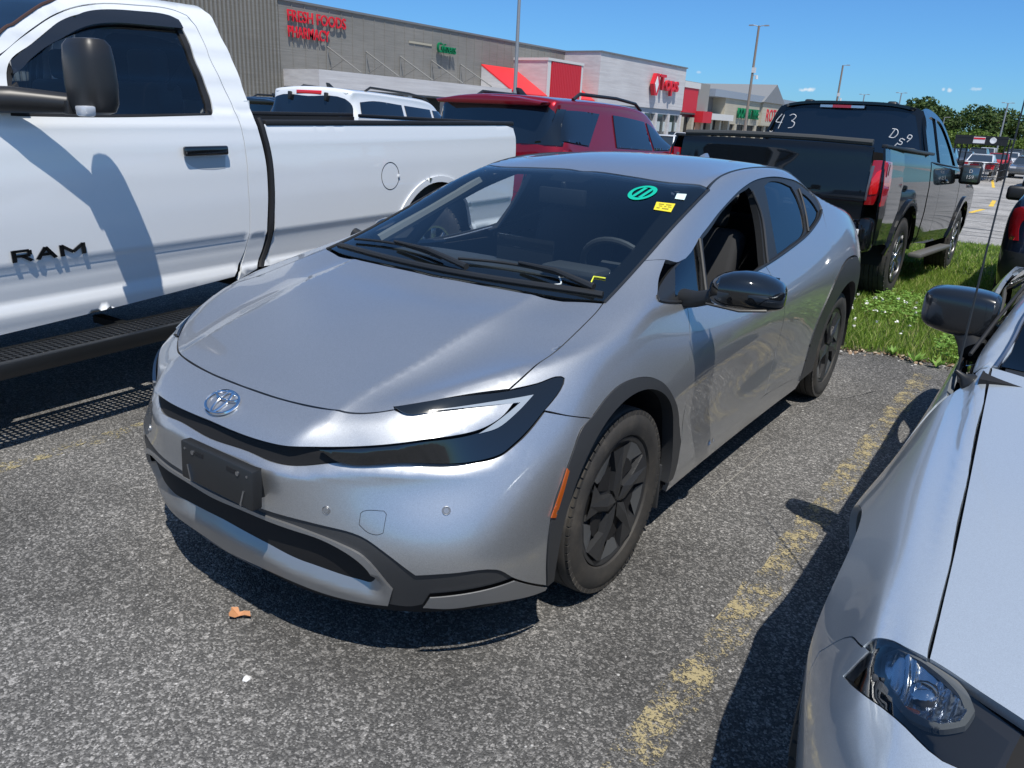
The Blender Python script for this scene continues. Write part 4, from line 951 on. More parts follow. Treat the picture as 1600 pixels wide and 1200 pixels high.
def holes_(ang_off=0, only=0):
    m = MB()
    for k in (only,):
        a = 2*math.pi*(k+.5)/5+ang_off
        def P(r, da, x): return (x, r*math.cos(a+da), r*math.sin(a+da))
        m.add([P(.07, .0, -.004), P(.15, -.40, -.004), P(.165, .0, -.0035), P(.15, .34, -.004)], [(0, 1, 2), (0, 2, 3)])
    return m
def hatch_wheel(parent, x, y, z, side, ang=0):
    w = bpy.data.objects.new('wheel', None); link(w, parent); w.location = (x, y, z); w.rotation_euler = (0, 0, 0 if side > 0 else math.pi)
    make_tyre(.333, .19, .232, parent=w)
    M = Matrix.Translation((.070, 0, 0))
    c = wheel_cover(); c.V = [(v[0]+.074, v[1], v[2]) for v in c.V]; cv = c.build('wheel_cover', M_cover, w, smooth=True)
    for k in range(5):
        for fn_, nm, dx, mt_ in ((blades, 'cover_blade', .074, M_cover), (infills, 'cover_infill', .072, mat('cover_grey', (.16, .17, .18), .35, .6)), (holes_, 'cover_opening', .076, M_dark)):
            q = fn_(ang, k); q.V = [(v[0]+dx, v[1], v[2]) for v in q.V]; q.build(nm, mt_, cv)
    return w

def build_hatchback():
    S = prius_surface(); SP = ('s', (0, 1.0, .3)); SR = ('s', (0, 2.4, .6)); SQ = ('s', (0, 3.5, .5)); X = ('x',); Z = ('z',)
    root = thing('parked_hatchback', 'silver five-door hatchback with black plate bracket and black mirror, parked in the middle bay', 'car')
    def arch(cy, r=.40, a0=178, a1=2): return circle_arc(cy, .333, r, a0, a1)
    clad = [tuple(p) for p in B['clad_out']]; clad_r = [(.87, y, z) for y, z in [(3.12, .25), (3.17, .45), (3.245, .64), (3.37, .785), (3.55, .865), (3.75, .885), (3.93, .855), (4.07, .76), (4.15, .62), (4.18, .45), (4.18, .28)]]
    # bonnet and nose: a shut line shared by neighbours, and the scalloped flanks outside the two ridges
    for k_ in ('hood_side', 'hood_front'): B[k_] = dense3(S, B[k_])
    def xc(y): return interp(y, [-.05, .02, .17, .49, .77, 1.1], [.30, .33, .385, .425, .44, .45])
    def scallop(q):
        d = abs(q.x)-xc(q.y)
        if d <= 0: return 0
        e = max(.05, .735-xc(q.y)); h = interp(q.y, [.0, .12, .6, .95, 1.1], [.011, .024, .032, .017, .006])
        t = min(1, d/e); return -h*(1-math.exp(-d/.055))*(1-t*t*(3-2*t))
    panel('bonnet', S, Z, symv(Z, B['hood_front']+B['hood_side'][1:]+B['cowl'][1:]), M_silver, root, gap=.0026, thick=.02, step=.02, fn=scallop, smooth=False, cons=[[(s_*xc(y), y) for y in np.linspace(.17, 1.0, 50)] for s_ in (1, -1)]+[[(s_*(xc(y)+.012), y) for y in np.linspace(.17, 1.0, 50)] for s_ in (1, -1)])
    panel('nose_panel', S, SP, symv(SP, B['hood_front_s']+B['tongue']), M_silver, root, gap=.0028, thick=.02, step=.018, fn=scallop)
    # lamps
    for sgn, lp in zip((1, -1), both('headlight', S, SP, pv(SP, B['lamp']), M_gloss, root, off=-.003, thick=.012, gap=.001, step=.018)):
        pass
        d = panel('daytime_light', S, SP, pv(SP, B['drl']), M_drl, None, off=.0005, thick=.003, step=.01)
        if sgn < 0: d2 = mirror_obj(d, None); bpy.data.objects.remove(d); d = d2
        d.parent = lp
        # low-beam projectors behind the outer glass
        for q in (.62, .69):
            pass
    panel('upper_grille', S, SP, symv(SP, B['slot']), M_dark, root, off=-.022, thick=.01)
    def shelf(q):     # narrow upward-facing ledge under the slot
        zt = interp(abs(q.x), [0, .17, .34, .46, .60, .71, .76, .80], [.641, .644, .638, .660, .669, .666, .672, .70]); d = q.z-(zt-.024)
        if d <= 0 or q.y > .50: return 0
        return -min(d, .03)*.9*min(1, max(0, (.80-abs(q.x))/.12))
    bt = B['bumper_top']+B['bumper_gap'][1:]+B['bumper_side'][1:]+B['bumper_bot'][1:]
    panel('front_bumper', S, SP, symv(SP, bt), M_silver, root, gap=.0018, thick=.02, step=.017, fn=shelf)
    for nm, tr, mt, of in (('bumper_trim', 'trim', M_clad, -.006), ('skid_plate', 'skid', M_skid, .006)):
        if nm == 'bumper_trim': panel(nm, S, SP, symv(SP, B['trim']), mt, root, off=of, thick=.03)
    gr = symv(SP, B['grille'])
    def ledge(q):     # the lip under the intake slopes up and back like a shelf
        if abs(q.x) > .60 or q.z > interp(abs(q.x), [0, .35, .5, .55, .6], [.405, .395, .372, .352, .30]): return 0
        zb = interp(abs(q.x), [0, .2, .35, .5, .56], [.376, .366, .345, .325, .315]); z0 = zb-.062
        t = min(1, max(0, (q.z-z0)/.062)); return -.045*t*min(1, max(0, (.585-abs(q.x))/.05))
    sk = panel('skid_plate', S, SP, symv(SP, B['skid_out']), M_skid, root, off=.002, thick=.012, holes=[gr], step=.012, fn=ledge)
    def slat(q): return .006*math.sin(q.z*300)
    panel('lower_grille', S, SP, gr, M_grille, root, off=-.046, thick=.0, step=.008, fn=slat)
    both('bumper_blade', S, SP, pv(SP, B['blade']), M_skid, root, off=.006, thick=.004, gap=.003, step=.015)
    # lower valance under the skid plate
    m = MB(); pl = [(0, .13), (.2, .14), (.4, .175), (.55, .235), (.66, .33), (.74, .47), (.76, .55)]
    pl = pl+[(.5, .6), (0, .6)]; pl = [(x, y, .185) for x, y in pl]+[(-x, y, .185) for x, y in pl[::-1] if x > 0]
    m.extrude(pl, (0, 0, .05)); m.build('valance', M_blackp, root)
    # parking sensors, towing cover outline, chips
    for p in B['sensors']:
        for s in (1, -1):
            a, b = to_view(SP, Vector(p)); q, n = on_surface(S, SP, a, b)
            k = MB(); M = Matrix.Translation(q) @ n.to_track_quat('X', 'Z').to_matrix().to_4x4()
            k.lathe([(.0025, .0005), (.0025, .0075), (.0005, .009), (.0005, .0105), (.003, .0115), (-.002, .013)], 20, M)
            if s < 0: k.V = [(-v[0], v[1], v[2]) for v in k.V]
            k.build('parking_sensor', M_skid, root, smooth=True)
    tw = pv(SP, B['tow']); tw2 = [Vector(t) for t in tw]
    ring_ = panel('tow_cover_outline', S, SP, tw, M_dark, root, off=.0006, thick=.0, step=.008, holes=[inset(tw2, .0014)])
    # fenders, doors, sills
    fen = B['hood_side'][::-1][:]          # cowl corner down to lamp corner
    fen = [B['hood_side'][k] for k in range(len(B['hood_side'])-1, -1, -1)]
    lampback = [B['lamp'][k] for k in (2, 3, 4, 5, 6, 7)]
    fen = fen+lampback[1:]+B['bumper_gap'][1:]+[list(p) for p in clad[7:]]+B['door_gap1'][::-1][1:]+B['fender_top'][::-1][1:-1]
    both('fender', S, SP, pv(SP, fen), M_silver, root, gap=.0016, thick=.015, step=.022)
    gap2 = [(.86, y, z) for y, z in [(2.40, .985), (2.45, .90), (2.505, .80), (2.56, .66), (2.57, .55), (2.54, .42), (2.50, .33)]]
    sc_ = [tuple(p) for p in B['sill_crease']]; belt = [tuple(p) for p in B['belt']]
    fd = B['door_gap1']+[p for p in sc_[1:] if p[1] < 2.45]+gap2[::-1]+[p for p in belt[::-1] if 1.5 < p[1] < 2.38]
    both('front_door', S, X, pv(X, fd), M_silver, root, gap=.002, thick=.015, step=.03)
    gap3 = [(.87, 3.37, .785), (.86, 3.345, .88), (.83, 3.35, .98), (.79, 3.40, 1.08), (.765, 3.44, 1.165)]
    rd = gap2+[p for p in sc_ if 2.55 < p[1] < 3.1]+[(.87, 3.12, .285)]+clad_r[1:3]+gap3+[p for p in belt[::-1] if 2.5 < p[1] < 3.40]
    both('rear_door', S, X, pv(X, rd), M_silver, root, gap=.002, thick=.015, step=.03)
    rk = sc_+[(.86, 3.12, .20), (.86, 1.42, .20)]
    both('sill', S, X, pv(X, rk), M_silver, root, gap=.001, off=-.002, thick=.02, step=.03)
    # cladding round the arches
    # raised lip, flush with the body at the outer edge
    a0 = math.degrees(math.atan2(.22-.333, .565-.97))
    inn = circle_arc(.968, .333, .412, 195, -10, 30)
    both('arch_cladding', S, X, pv(X, clad+inn[::-1][0:]), M_clad, root, off=.004, thick=.045, step=.02)
    inr = circle_arc(3.735, .333, .408, 190, -8, 30)
    both('arch_cladding', S, X, pv(X, clad_r+inr[::-1]), M_clad, root, off=.004, thick=.045, step=.02)
    both('side_marker', S, X, pv(X, B['marker']), M_amber, root, off=.0075, thick=.004, step=.006)
    # quarter panel
    qp = gap3[:1]+gap3[1:]+[(.70, 3.50, 1.215), (.655, 3.49, 1.26), (.60, 3.45, 1.32), (.56, 3.42, 1.36), (.52, 3.75, 1.27), (.51, 4.0, 1.20), (.52, 4.25, 1.11), (.60, 4.38, 1.06), (.70, 4.33, 1.02), (.76, 4.35, .86), (.77, 4.38, .60), (.76, 4.36, .40)]+[(.80, 4.2, .30)]+clad_r[:2:-1]
    both('quarter_panel', S, SQ, pv(SQ, qp), M_silver, root, gap=.002, thick=.015, step=.03)
    # side frame: pillar and roof rail
    chan = [(.613, 2.054, 1.323), (.60, 2.14, 1.35), (.588, 2.25, 1.37), (.578, 2.45, 1.385), (.575, 2.7, 1.39), (.575, 3.0, 1.385), (.575, 3.25, 1.37), (.56, 3.42, 1.36)]
    sf = [B['fender_top'][2]]+[p for p in B['ws'] if p[1] > 1.42]+chan[1:]+[(.60, 3.45, 1.32), (.655, 3.49, 1.26), (.70, 3.50, 1.215), (.742, 3.46, 1.17)]+B['dlo_top'][1:-2]+[B['fender_top'][3]]
    both('roof_side_frame', S, SR, pv(SR, sf), M_silver, root, gap=.0012, thick=.02, step=.02)
    # glasshouse
    dlo = B['belt']+B['dlo_top'][1:-1]
    gt = pv(SR, B['glass_tri']); gf = pv(SR, B['glass_front']); grr = pv(SR, B['glass_rear']); gq = pv(SR, B['glass_quarter'])
    fr, fr2 = both('window_frame', S, SR, pv(SR, dlo), M_blackp, root, off=-.006, thick=.03, holes=[gt, gf, grr, gq], step=.02, gap=.0005)
    for nm, g, mt in (('front_quarter_glass', gt, M_glass), ('rear_door_glass', grr, M_glassd), ('rear_quarter_glass', gq, M_glassd)):
        both(nm, S, SR, g, mt, root, off=-.012, thick=0, step=.03)
    # raised frame edges along the belt and the central pillar
    def strip(name, pts, r, mt, par):
        m = MB(); P = []
        for p in spline(pts, 4):
            a, b = to_view(SR, Vector(p)); q, n = on_surface(S, SR, a, b); P.append(q+n*.0)
        m.tube(P, r, 8); o = m.build(name, mt, par, smooth=True); mirror_obj(o, par); return o
    strip('belt_moulding', B['belt'], .0065, M_blackp, root)
    strip('pillar_trim', [(.66, 2.50, 1.31), (.712, 2.525, 1.17), (.80, 2.44, .985)], .006, M_clad, root)
    strip('pillar_trim', [(.705, 1.80, 1.145), (.745, 1.76, 1.07), (.80, 1.70, .958)], .009, M_blackp, root)
    strip('pillar_trim', [(.66, 3.20, 1.28), (.735, 3.15, 1.165), (.785, 3.10, 1.08)], .006, M_clad, root)
    # windscreen
    wsl = [(p[0], p[1]) for p in B['ws']]; cw = [(p[0], p[1]+.016) for p in B['cowl'][::-1]]
    half = [(0, cw[0][1])]+cw[1:-1]+[(wsl[0][0]-.002, wsl[0][1]+.012)]+[(x-.004, y) for x, y in wsl[1:]]+[(p[0], p[1]-.004) for p in B['header'][1:4]]+[(0, B['header'][4][1])]
    o_ = sym(half)
    hole = [(0, 1.115), (.3, 1.125), (.52, 1.165), (.605, 1.24), (.60, 1.36), (.575, 1.60), (.555, 1.85), (.54, 1.93), (.40, 1.935), (.11, 1.945), (.09, 1.87), (0, 1.865)]
    panel('windscreen_border', S, Z, o_, M_gloss, root, off=-.005, thick=0, holes=[sym(hole)], step=.03)
    ws_ = panel('windscreen', S, Z, o_, M_glass, root, off=-.001, thick=0, step=.035)
    strip2 = [(p[0]+.002, p[1], p[2]) for p in B['ws']]
    m = MB(); P = []
    for x, y, z in spline(strip2, 4):
        q, n = on_surface(S, Z, x, y); P.append(q-n*.001)
    m.tube(P, .0065, 8); o = m.build('windscreen_seal', M_blackp, root, smooth=True); mirror_obj(o, root)
    # cowl trim and wipers
    m = MB(); P = [on_surface(S, Z, x, 1.06+.18*x*x-.03)[0] for x in np.linspace(-.66, .66, 25)]
    m.tube(P, .013, 8); m.build('cowl_trim', M_blackp, root, smooth=True)
    for (x0, y0, x1, y1) in ((.60, 1.135, .02, 1.105), (-.05, 1.085, -.60, 1.15)):
        m = MB(); A = []
        for t in np.linspace(0, 1, 12):
            x = x0+(x1-x0)*t; y = y0+(y1-y0)*t+.02*math.sin(math.pi*t); q, n = on_surface(S, Z, x, y); A.append(q+n*.012)
        m.tube(A, .006, 6); wb = m.build('wiper', M_blackp, root, smooth=True)
        m = MB(); xa = x0+.02 if x0 > 0 else .10
        q0, n0 = on_surface(S, Z, xa, 1.055+.15*xa*xa); mid = A[6]
        m.tube([q0+n0*.016, (q0+mid)/2+n0*.03, mid+n0*.012], [.014, .010, .006], 8); m.build('wiper_arm', M_blackp, wb, smooth=True)
    # roof, tail glass, hatch
    hd = B['header']; roof = [(0, hd[4][1]+.002)]+[(p[0], p[1]+.003) for p in hd[3:0:-1]]+[(.605, 2.055)]+[(p[0]-.006, p[1]) for p in chan[1:]]+[(.45, 3.47), (0, 3.52)]
    panel('roof', S, Z, sym(roof), M_silver, root, gap=.002, thick=.02, step=.04)
    m = MB(); P = []
    for x, y, z in spline(chan, 4):
        q, n = on_surface(S, Z, x-.003, y); P.append(q-n*.001)
    m.tube(P, .005, 6); o = m.build('roof_channel', M_blackp, root, smooth=True); mirror_obj(o, root)
    tg = [(0, 3.535), (.45, 3.485), (.54, 3.45), (.505, 3.75), (.49, 4.0), (.48, 4.2), (0, 4.25)]
    panel('tail_glass', S, Z, sym(tg), M_glassd, root, off=-.002, thick=.004, step=.04)
    tl = [(0, 4.262), (.48, 4.215), (.51, 4.26), (.56, 4.36), (.5, 4.44), (.3, 4.465), (0, 4.47)]
    panel('tailgate', S, Z, sym(tl), M_silver, root, gap=.002, thick=.02, step=.04)
    V9 = ('r',)
    rf = [(0, 1.03), (.5, 1.035), (.66, 1.03), (.72, .98), (.735, .86), (.75, .6), (.73, .40), (.5, .34), (0, .33)]
    panel('rear_bumper', S, V9, sym(rf), M_silver, root, thick=.02, step=.04)
    panel('light_bar', S, V9, sym([(0, .985), (.5, .985), (.69, 1.0), (.70, .955), (.5, .94), (0, .94)]), M_red, root, off=.006, thick=.01, step=.03)
    both('tail_light', S, SQ, pv(SQ, [(.735, 4.02, 1.10), (.72, 4.2, 1.085), (.69, 4.3, 1.065), (.70, 4.31, 1.03), (.75, 4.15, 1.05)]), M_red, root, off=.003, thick=.006, step=.02)
    # shark-fin aerial
    m = MB(); y0 = 3.36; z0 = on_surface(S, Z, 0, y0)[0].z
    for w_, zz, ya, yb in ((.028, 0, 0, .15), (.022, .018, .03, .145), (.012, .038, .075, .14), (.004, .050, .11, .137)):
        m.V += [(-w_, y0+ya, z0+zz-.004), (w_, y0+ya, z0+zz-.004), (w_*.8, y0+yb, z0+zz-.004-.0), (-w_*.8, y0+yb, z0+zz-.004)]
    for k in range(3): m.F += [(4*k+i, 4*k+(i+1) % 4, 4*k+4+(i+1) % 4, 4*k+4+i) for i in range(4)]
    m.F.append((12, 13, 14, 15)); m.build('aerial', M_silver, root, smooth=True)
    # emblem: ring with two inner ovals
    q, n = on_surface(S, SP, *to_view(SP, Vector(B['emblem'][0])))
    q = Vector((0, q.y, q.z)); n.x = 0; n.normalize()
    u = Vector((1, 0, 0)); v = n.cross(u).normalized()
    if v.z < 0: v = -v
    def oval(m, a, b, cx=0, cy=0, r=.0035, h=.005):
        P = [q+u*(cx+a*math.cos(t))+v*(cy+b*math.sin(t))+n*h for t in np.linspace(0, 2*math.pi, 41)]
        m.tube(P, r, 8, cap=False)
    m = MB(); oval(m, .062, .043, r=.0054); oval(m, .050, .0150, 0, .0235, r=.0040, h=.007); oval(m, .0170, .041, 0, .0, r=.0042, h=.006)
    em = m.build('emblem', M_chrome, root, smooth=True)
    m = MB(); m.V = [q+u*.06*math.cos(t)+v*.041*math.sin(t)+n*.002 for t in np.linspace(0, 2*math.pi, 40, endpoint=False)]; m.F = [tuple(range(40))]
    m.build('emblem_backing', mat('emblem_silver', (.42, .44, .47), .35, .8, .6), em)
    # plate bracket
    pt = (-.19, .19); m = MB(); yb = -.052
    M = Matrix.Translation((0.112, yb, .574)) @ Matrix.Rotation(R(-3), 4, 'X')
    m.box((0, 0, 0), (.335, .034, .118), M); pbk = m.build('plate_bracket', M_blackp, root, bevel=.006, seg=2)
    m = MB(); m.box((0, .03, .0), (.27, .04, .09), M); m.build('bracket_foot', M_blackp, pbk)
    m = MB()
    for s in (-1, 1):
        m.tube([M @ Vector((s*.105, -.0165, .036)), M @ Vector((s*.105, -.0205, .036))], .007, 12)
        m.box((s*.128, -.0180, .008), (.006, .004, .050), M @ Matrix.Rotation(s*R(18), 4, 'Y'))
        m.tube([M @ Vector((s*.145, -.0165, .038)), M @ Vector((s*.145, -.0185, .038))], .004, 10)
    m.build('bracket_screw', M_satin, pbk)
    m = MB()
    for s in (-1, 1): MB().box((s*.075, -.0175, .038), (.040, .002, .012), M).build('bracket_slot', M_dark, pbk)
    # door handles
    for (y, z, nm) in ((2.34, .868, 'door_handle'),):
        P = []
        for t in np.linspace(-.095, .095, 7):
            qq, nn = on_surface(S, X, y+t, z+t*.10); P.append(qq+nn*(.03*math.cos(t/.095*1.35)+.002))
        m = MB(); m.tube(P, [.007, .011, .0125, .013, .0125, .011, .007], 10); o = m.build(nm, M_silver, root, smooth=True)
        for s in (0,): mirror_obj(o, root)
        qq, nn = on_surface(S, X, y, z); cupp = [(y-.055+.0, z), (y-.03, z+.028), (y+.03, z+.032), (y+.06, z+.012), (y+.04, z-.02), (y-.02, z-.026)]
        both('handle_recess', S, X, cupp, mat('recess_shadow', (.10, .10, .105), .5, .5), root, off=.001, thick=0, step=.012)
    # mirrors
    V = []; m = MB()
    secs = [(.905, 1.45, 1.02, .05, .035), (.955, 1.44, 1.035, .085, .062), (1.03, 1.455, 1.04, .10, .072), (1.10, 1.48, 1.035, .095, .066), (1.15, 1.51, 1.025, .072, .05), (1.165, 1.52, 1.02, .045, .03)]
    n = 20
    for (x, y, z, a, b) in secs:
        for k in range(n):
            t = 2*math.pi*k/n; ct, st = math.cos(t), math.sin(t)
            V.append((x-.01*ct, y+a*math.copysign(abs(ct)**.8, ct)*(.8 if ct > 0 else 1), z+b*math.copysign(abs(st)**.75, st)))
    F = [(i*n+k, i*n+(k+1) % n, (i+1)*n+(k+1) % n, (i+1)*n+k) for i in range(len(secs)-1) for k in range(n)]+[tuple(range(n))[::-1], tuple((len(secs)-1)*n+k for k in range(n))]
    m.add(V, F); o = m.build('wing_mirror', M_gloss, root, smooth=True, sub=1); MO = [o, mirror_obj(o, root)]
    FOLD = Matrix.Translation((-.90, 1.50, 0)) @ Matrix.Rotation(R(-66), 4, 'Z') @ Matrix.Translation((.90, -1.50, 0))
    m = MB(); m.tube([(.80, 1.475, .965), (.86, 1.46, .975), (.93, 1.45, 1.0)], [.038, .03, .028], 12); o = m.build('mirror_foot', M_blackp, MO[0], smooth=True); mirror_obj(o, MO[1])
    m = MB(); m.tube([(.93, 1.37, .985), (1.05, 1.375, .978), (1.13, 1.42, .985)], .005, 6); o = m.build('mirror_indicator', M_blackp, MO[0], smooth=True); mirror_obj(o, MO[1])
    m = MB(); m.box((1.04, 1.535, 1.035), (.17, .004, .10)); o = m.build('mirror_glass', M_chrome, MO[0]); mirror_obj(o, MO[1])
    # the right mirror is folded back against the window
    for o in [MO[1]]+[c for c in MO[1].children if c.name.startswith('mirror_foot') is False]: o.data.transform(Matrix.Translation((.055, .13, -.05)) @ FOLD)
    # wheels
    for y in (AX, AX+WB):
        for s in (1, -1): hatch_wheel(root, s*.768, y, WR, s, .35 if y < 2 else .9)
    # mud flap
    m = MB(); m.box((.775, 1.375, .235), (.13, .012, .19), Matrix.Identity(4)); o = m.build('mud_flap', M_clad, root, bevel=.005); mirror_obj(o, root)
    # wheel housings
    for y in (AX, AX+WB):
        for s in (1, -1):
            m = MB(); m.lathe([(.50, .41), (.86, .41)], 30, Matrix.Translation((0, y, .333)), a0=R(-12), a1=R(192), close=False)
            V = []; m.add([(.50, y+.41*math.sin(a), .333+.41*math.cos(a)) for a in np.linspace(-1.9, 1.9, 30)], [tuple(range(30))])
            if s < 0: m.V = [(-v[0], v[1], v[2]) for v in m.V]
            m.build('wheel_housing', M_dark, root)
    # dark inner shell below the glass
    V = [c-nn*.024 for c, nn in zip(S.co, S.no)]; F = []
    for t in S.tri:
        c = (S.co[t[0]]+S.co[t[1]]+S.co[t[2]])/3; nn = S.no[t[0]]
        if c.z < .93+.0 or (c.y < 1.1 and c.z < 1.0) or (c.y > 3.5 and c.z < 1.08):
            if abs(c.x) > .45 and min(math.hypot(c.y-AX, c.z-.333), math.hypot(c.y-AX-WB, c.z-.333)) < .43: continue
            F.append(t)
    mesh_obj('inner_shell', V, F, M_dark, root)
    m = MB(); m.box((0, 2.3, .21), (1.2, 4.0, .03)); m.box((0, 2.3, .21), (1.62, 1.75, .03)); m.build('underbody', M_dark, root)
    # cabin
    m = MB(); V = []
    dp = [(1.08, .90), (1.2, .985), (1.45, .985), (1.62, .97), (1.70, .90), (1.70, .55)]
    nx = 9
    for i in range(nx):
        x = -.68+1.36*i/(nx-1); V += [(x, y+.06*x*x, z-.05*abs(x)**3) for y, z in dp]
    F = [(i*6+k, i*6+k+1, (i+1)*6+k+1, (i+1)*6+k) for i in range(nx-1) for k in range(5)]
    m.add(V, F); db = m.build('dashboard', M_dash, root, smooth=True)
    m = MB(); m.box((.0, 1.58, 1.02), (.30, .012, .13), Matrix.Identity(4)); m.build('centre_screen', M_gloss, db, bevel=.004)
    m = MB(); m.box((.36, 1.42, 1.01), (.26, .14, .045)); m.build('instrument_hood', M_dash, db, bevel=.02)
    m = MB(); M = Matrix.Translation((.36, 1.78, .96)) @ Matrix.Rotation(R(-62), 4, 'X')
    m.tube([M @ Vector((.175*math.cos(t), .165*math.sin(t), 0)) for t in np.linspace(0, 2*math.pi, 33)], .014, 8, cap=False)
    m.box((0, 0, -.01), (.15, .09, .04), M); m.box((0, .0, -.01), (.32, .03, .015), M); m.build('steering_wheel', M_dash, root, smooth=True)
    for x in (.36, -.36):
        for y in (2.25, 3.1):
            m = MB(); m.box((x, y, .50), (.50, .50, .14)); m.box((0, 0, .27), (.48, .13, .60), Matrix.Translation((x, y+.22, .55)) @ Matrix.Rotation(R(-18), 4, 'X'))
            st = m.build('seat', M_seat, root, bevel=.04, seg=3)
            m = MB(); m.box((0, 0, .66), (.26, .10, .17), Matrix.Translation((x, y+.22, .55)) @ Matrix.Rotation(R(-18), 4, 'X')); hr = m.build('headrest', M_seat, st, bevel=.035, seg=3)
            m = MB()
            for s in (-.06, .06): m.tube([Vector((x+s, y+.385, 1.04)), Vector((x+s, y+.43, 1.17))], .007, 8)
            m.build('headrest_post', M_satin, hr)
    m = MB(); m.box((0, 1.86, 1.245), (.24, .03, .07), Matrix.Identity(4)); m.tube([(0, 1.87, 1.28), (0, 1.86, 1.31)], .012, 8); m.build('rear_view_mirror', M_blackp, root, bevel=.01)
    for s in (1, -1):   # pillar linings inside
        m = MB(); m.tube([(s*.62, 1.30, 1.02), (s*.60, 1.55, 1.11), (s*.585, 1.8, 1.20), (s*.56, 1.98, 1.275)], [.03, .028, .028, .03], 8); m.build('pillar_lining', M_trimgrey, root, smooth=True)
    # head lining
    panel('head_lining', S, Z, sym([(0, 2.03), (.52, 2.0), (.54, 2.3), (.53, 3.3), (0, 3.4)]), M_trimgrey, root, off=-.04, thick=0, step=.08)
    # door inner cards
    for s in (1, -1):
        m = MB(); m.box((s*.79, 2.4, .66), (.03, 1.9, .52)); m.build('door_card', M_seat, root)
    # stickers on the windscreen
    q = Vector(B['stick_green'][0]); pts = []
    def on_ws(dx, dy, of=.0022):
        p, n = on_surface(S, Z, q.x+dx, q.y+dy); return p+n*of
    m = MB()
    no = 28; o1 = [(.056*math.cos(t), .078*math.sin(t)) for t in np.linspace(0, 2*math.pi, no, endpoint=False)]
    m.V = [on_ws(*p) for p in o1]+[on_ws(p[0]*.72, p[1]*.72) for p in o1]; m.F = [(k, (k+1) % no, no+(k+1) % no, no+k) for k in range(no)]
    for c in (-.018, .014):
        b0 = len(m.V); m.V += [on_ws(c-.008, -.05), on_ws(c+.008, -.05), on_ws(c+.016, .05), on_ws(c, .05)]; m.F.append((b0, b0+1, b0+2, b0+3))
    m.build('green_sticker', M_green, ws_)
    for nm, key, mt in (('yellow_sticker', 'stick_yellow', M_yellow), ('white_sticker', 'stick_white', M_white)):
        ps = [on_surface(S, Z, p[0], p[1]) for p in B[key]]; m = MB(); m.V = [p+n*.0022 for p, n in ps]; m.F = [(0, 1, 2, 3)]; so_ = m.build(nm, mt, ws_)
        if 'yellow' in nm:
            A = [p+n*.003 for p, n in ps]; m = MB()
            for r_i, (y0, y1, segs) in enumerate(((.18, .30, (.15, .45, .55, .85)), (.42, .52, (.2, .4, .5, .62, .7, .9)), (.66, .80, (.12, .3, .42, .8)))):
                for k in range(0, len(segs), 2):
                    def W(a, b): return (A[0]*(1-a)+A[1]*a)*(1-b)+(A[3]*(1-a)+A[2]*a)*b
                    n0 = len(m.V); m.V += [W(segs[k], y0), W(segs[k+1], y0), W(segs[k+1], y1), W(segs[k], y1)]; m.F.append((n0, n0+1, n0+2, n0+3))
            m.build('sticker_print', mat('print_dark', (.30, .25, .02), .6), so_)
    # chalk strokes low on the windscreen
    m = MB(); Q = [on_surface(S, Z, x, y) for x, y in ((.585, 1.15), (.570, 1.195), (.612, 1.205))]
    m.tube([q_+n_*.003 for q_, n_ in Q], .0028, 5); m.build('yellow_chalk', mat('chalk_yellow', (.75, .80, .06), .7), ws_)
    m = MB(); Q = [on_surface(S, Z, x, y) for x, y in spline([(.47, 1.16), (.455, 1.145), (.475, 1.125), (.492, 1.10), (.475, 1.085)], 4)]
    m.tube([q_+n_*.003 for q_, n_ in Q], .003, 5); m.build('white_chalk', mat('chalk_white2', (.6, .66, .68), .7), ws_)
    # dent crease and grey scuffs low on the rear door are left to the surface
    # move the pivot to the middle of the car
    for ch in root.children: ch.location.y -= 2.27
    root.location = (0, 2.27, 0)
    return root
# ------------------------------------------------------------------ white pickup
def ram_matrix(): return Matrix.Translation((-2.92, -1.40, -.02)) @ Matrix.Rotation(R(3.5), 4, 'Z') @ Matrix.Rotation(R(1.15), 4, 'X')
RAM_Z = [.40, .47, .555, .575, .612, .70, .765, .778, .790, 1.0, 1.15, 1.30, 1.40, 1.47, 1.50, 1.65, 1.80, 1.92, 1.98, 2.04]
RAM_X = [.962, .975, .990, .995, .980, .990, 1.001, 1.004, 1.013, 1.015, 1.012, 1.003, .99, .965, .945, .885, .815, .755, .72, .66]
def ram_f(y, z):
    x = interp(z, RAM_Z, RAM_X)
    if y < 1.3: x -= .02*((1.3-y)/1.3)**2
    return x
RAM_SIDE = FSurf('x', ram_f)
M_white_p = paint('white_paint', (.74, .76, .77), rough=.35, coat=1, dirt=.03)
M_rubber = mat('black_rubber', (.012, .012, .013), .6)
M_step = mat('step_black', (.012, .013, .014), .35)
M_mirrorb = mat('mirror_black_texture', (.020, .020, .021), .42)
M_alloy = mat('alloy_wheel', (.42, .43, .45), .25, .95)
M_alloyd = mat('dark_alloy', (.10, .10, .105), .3, .9)
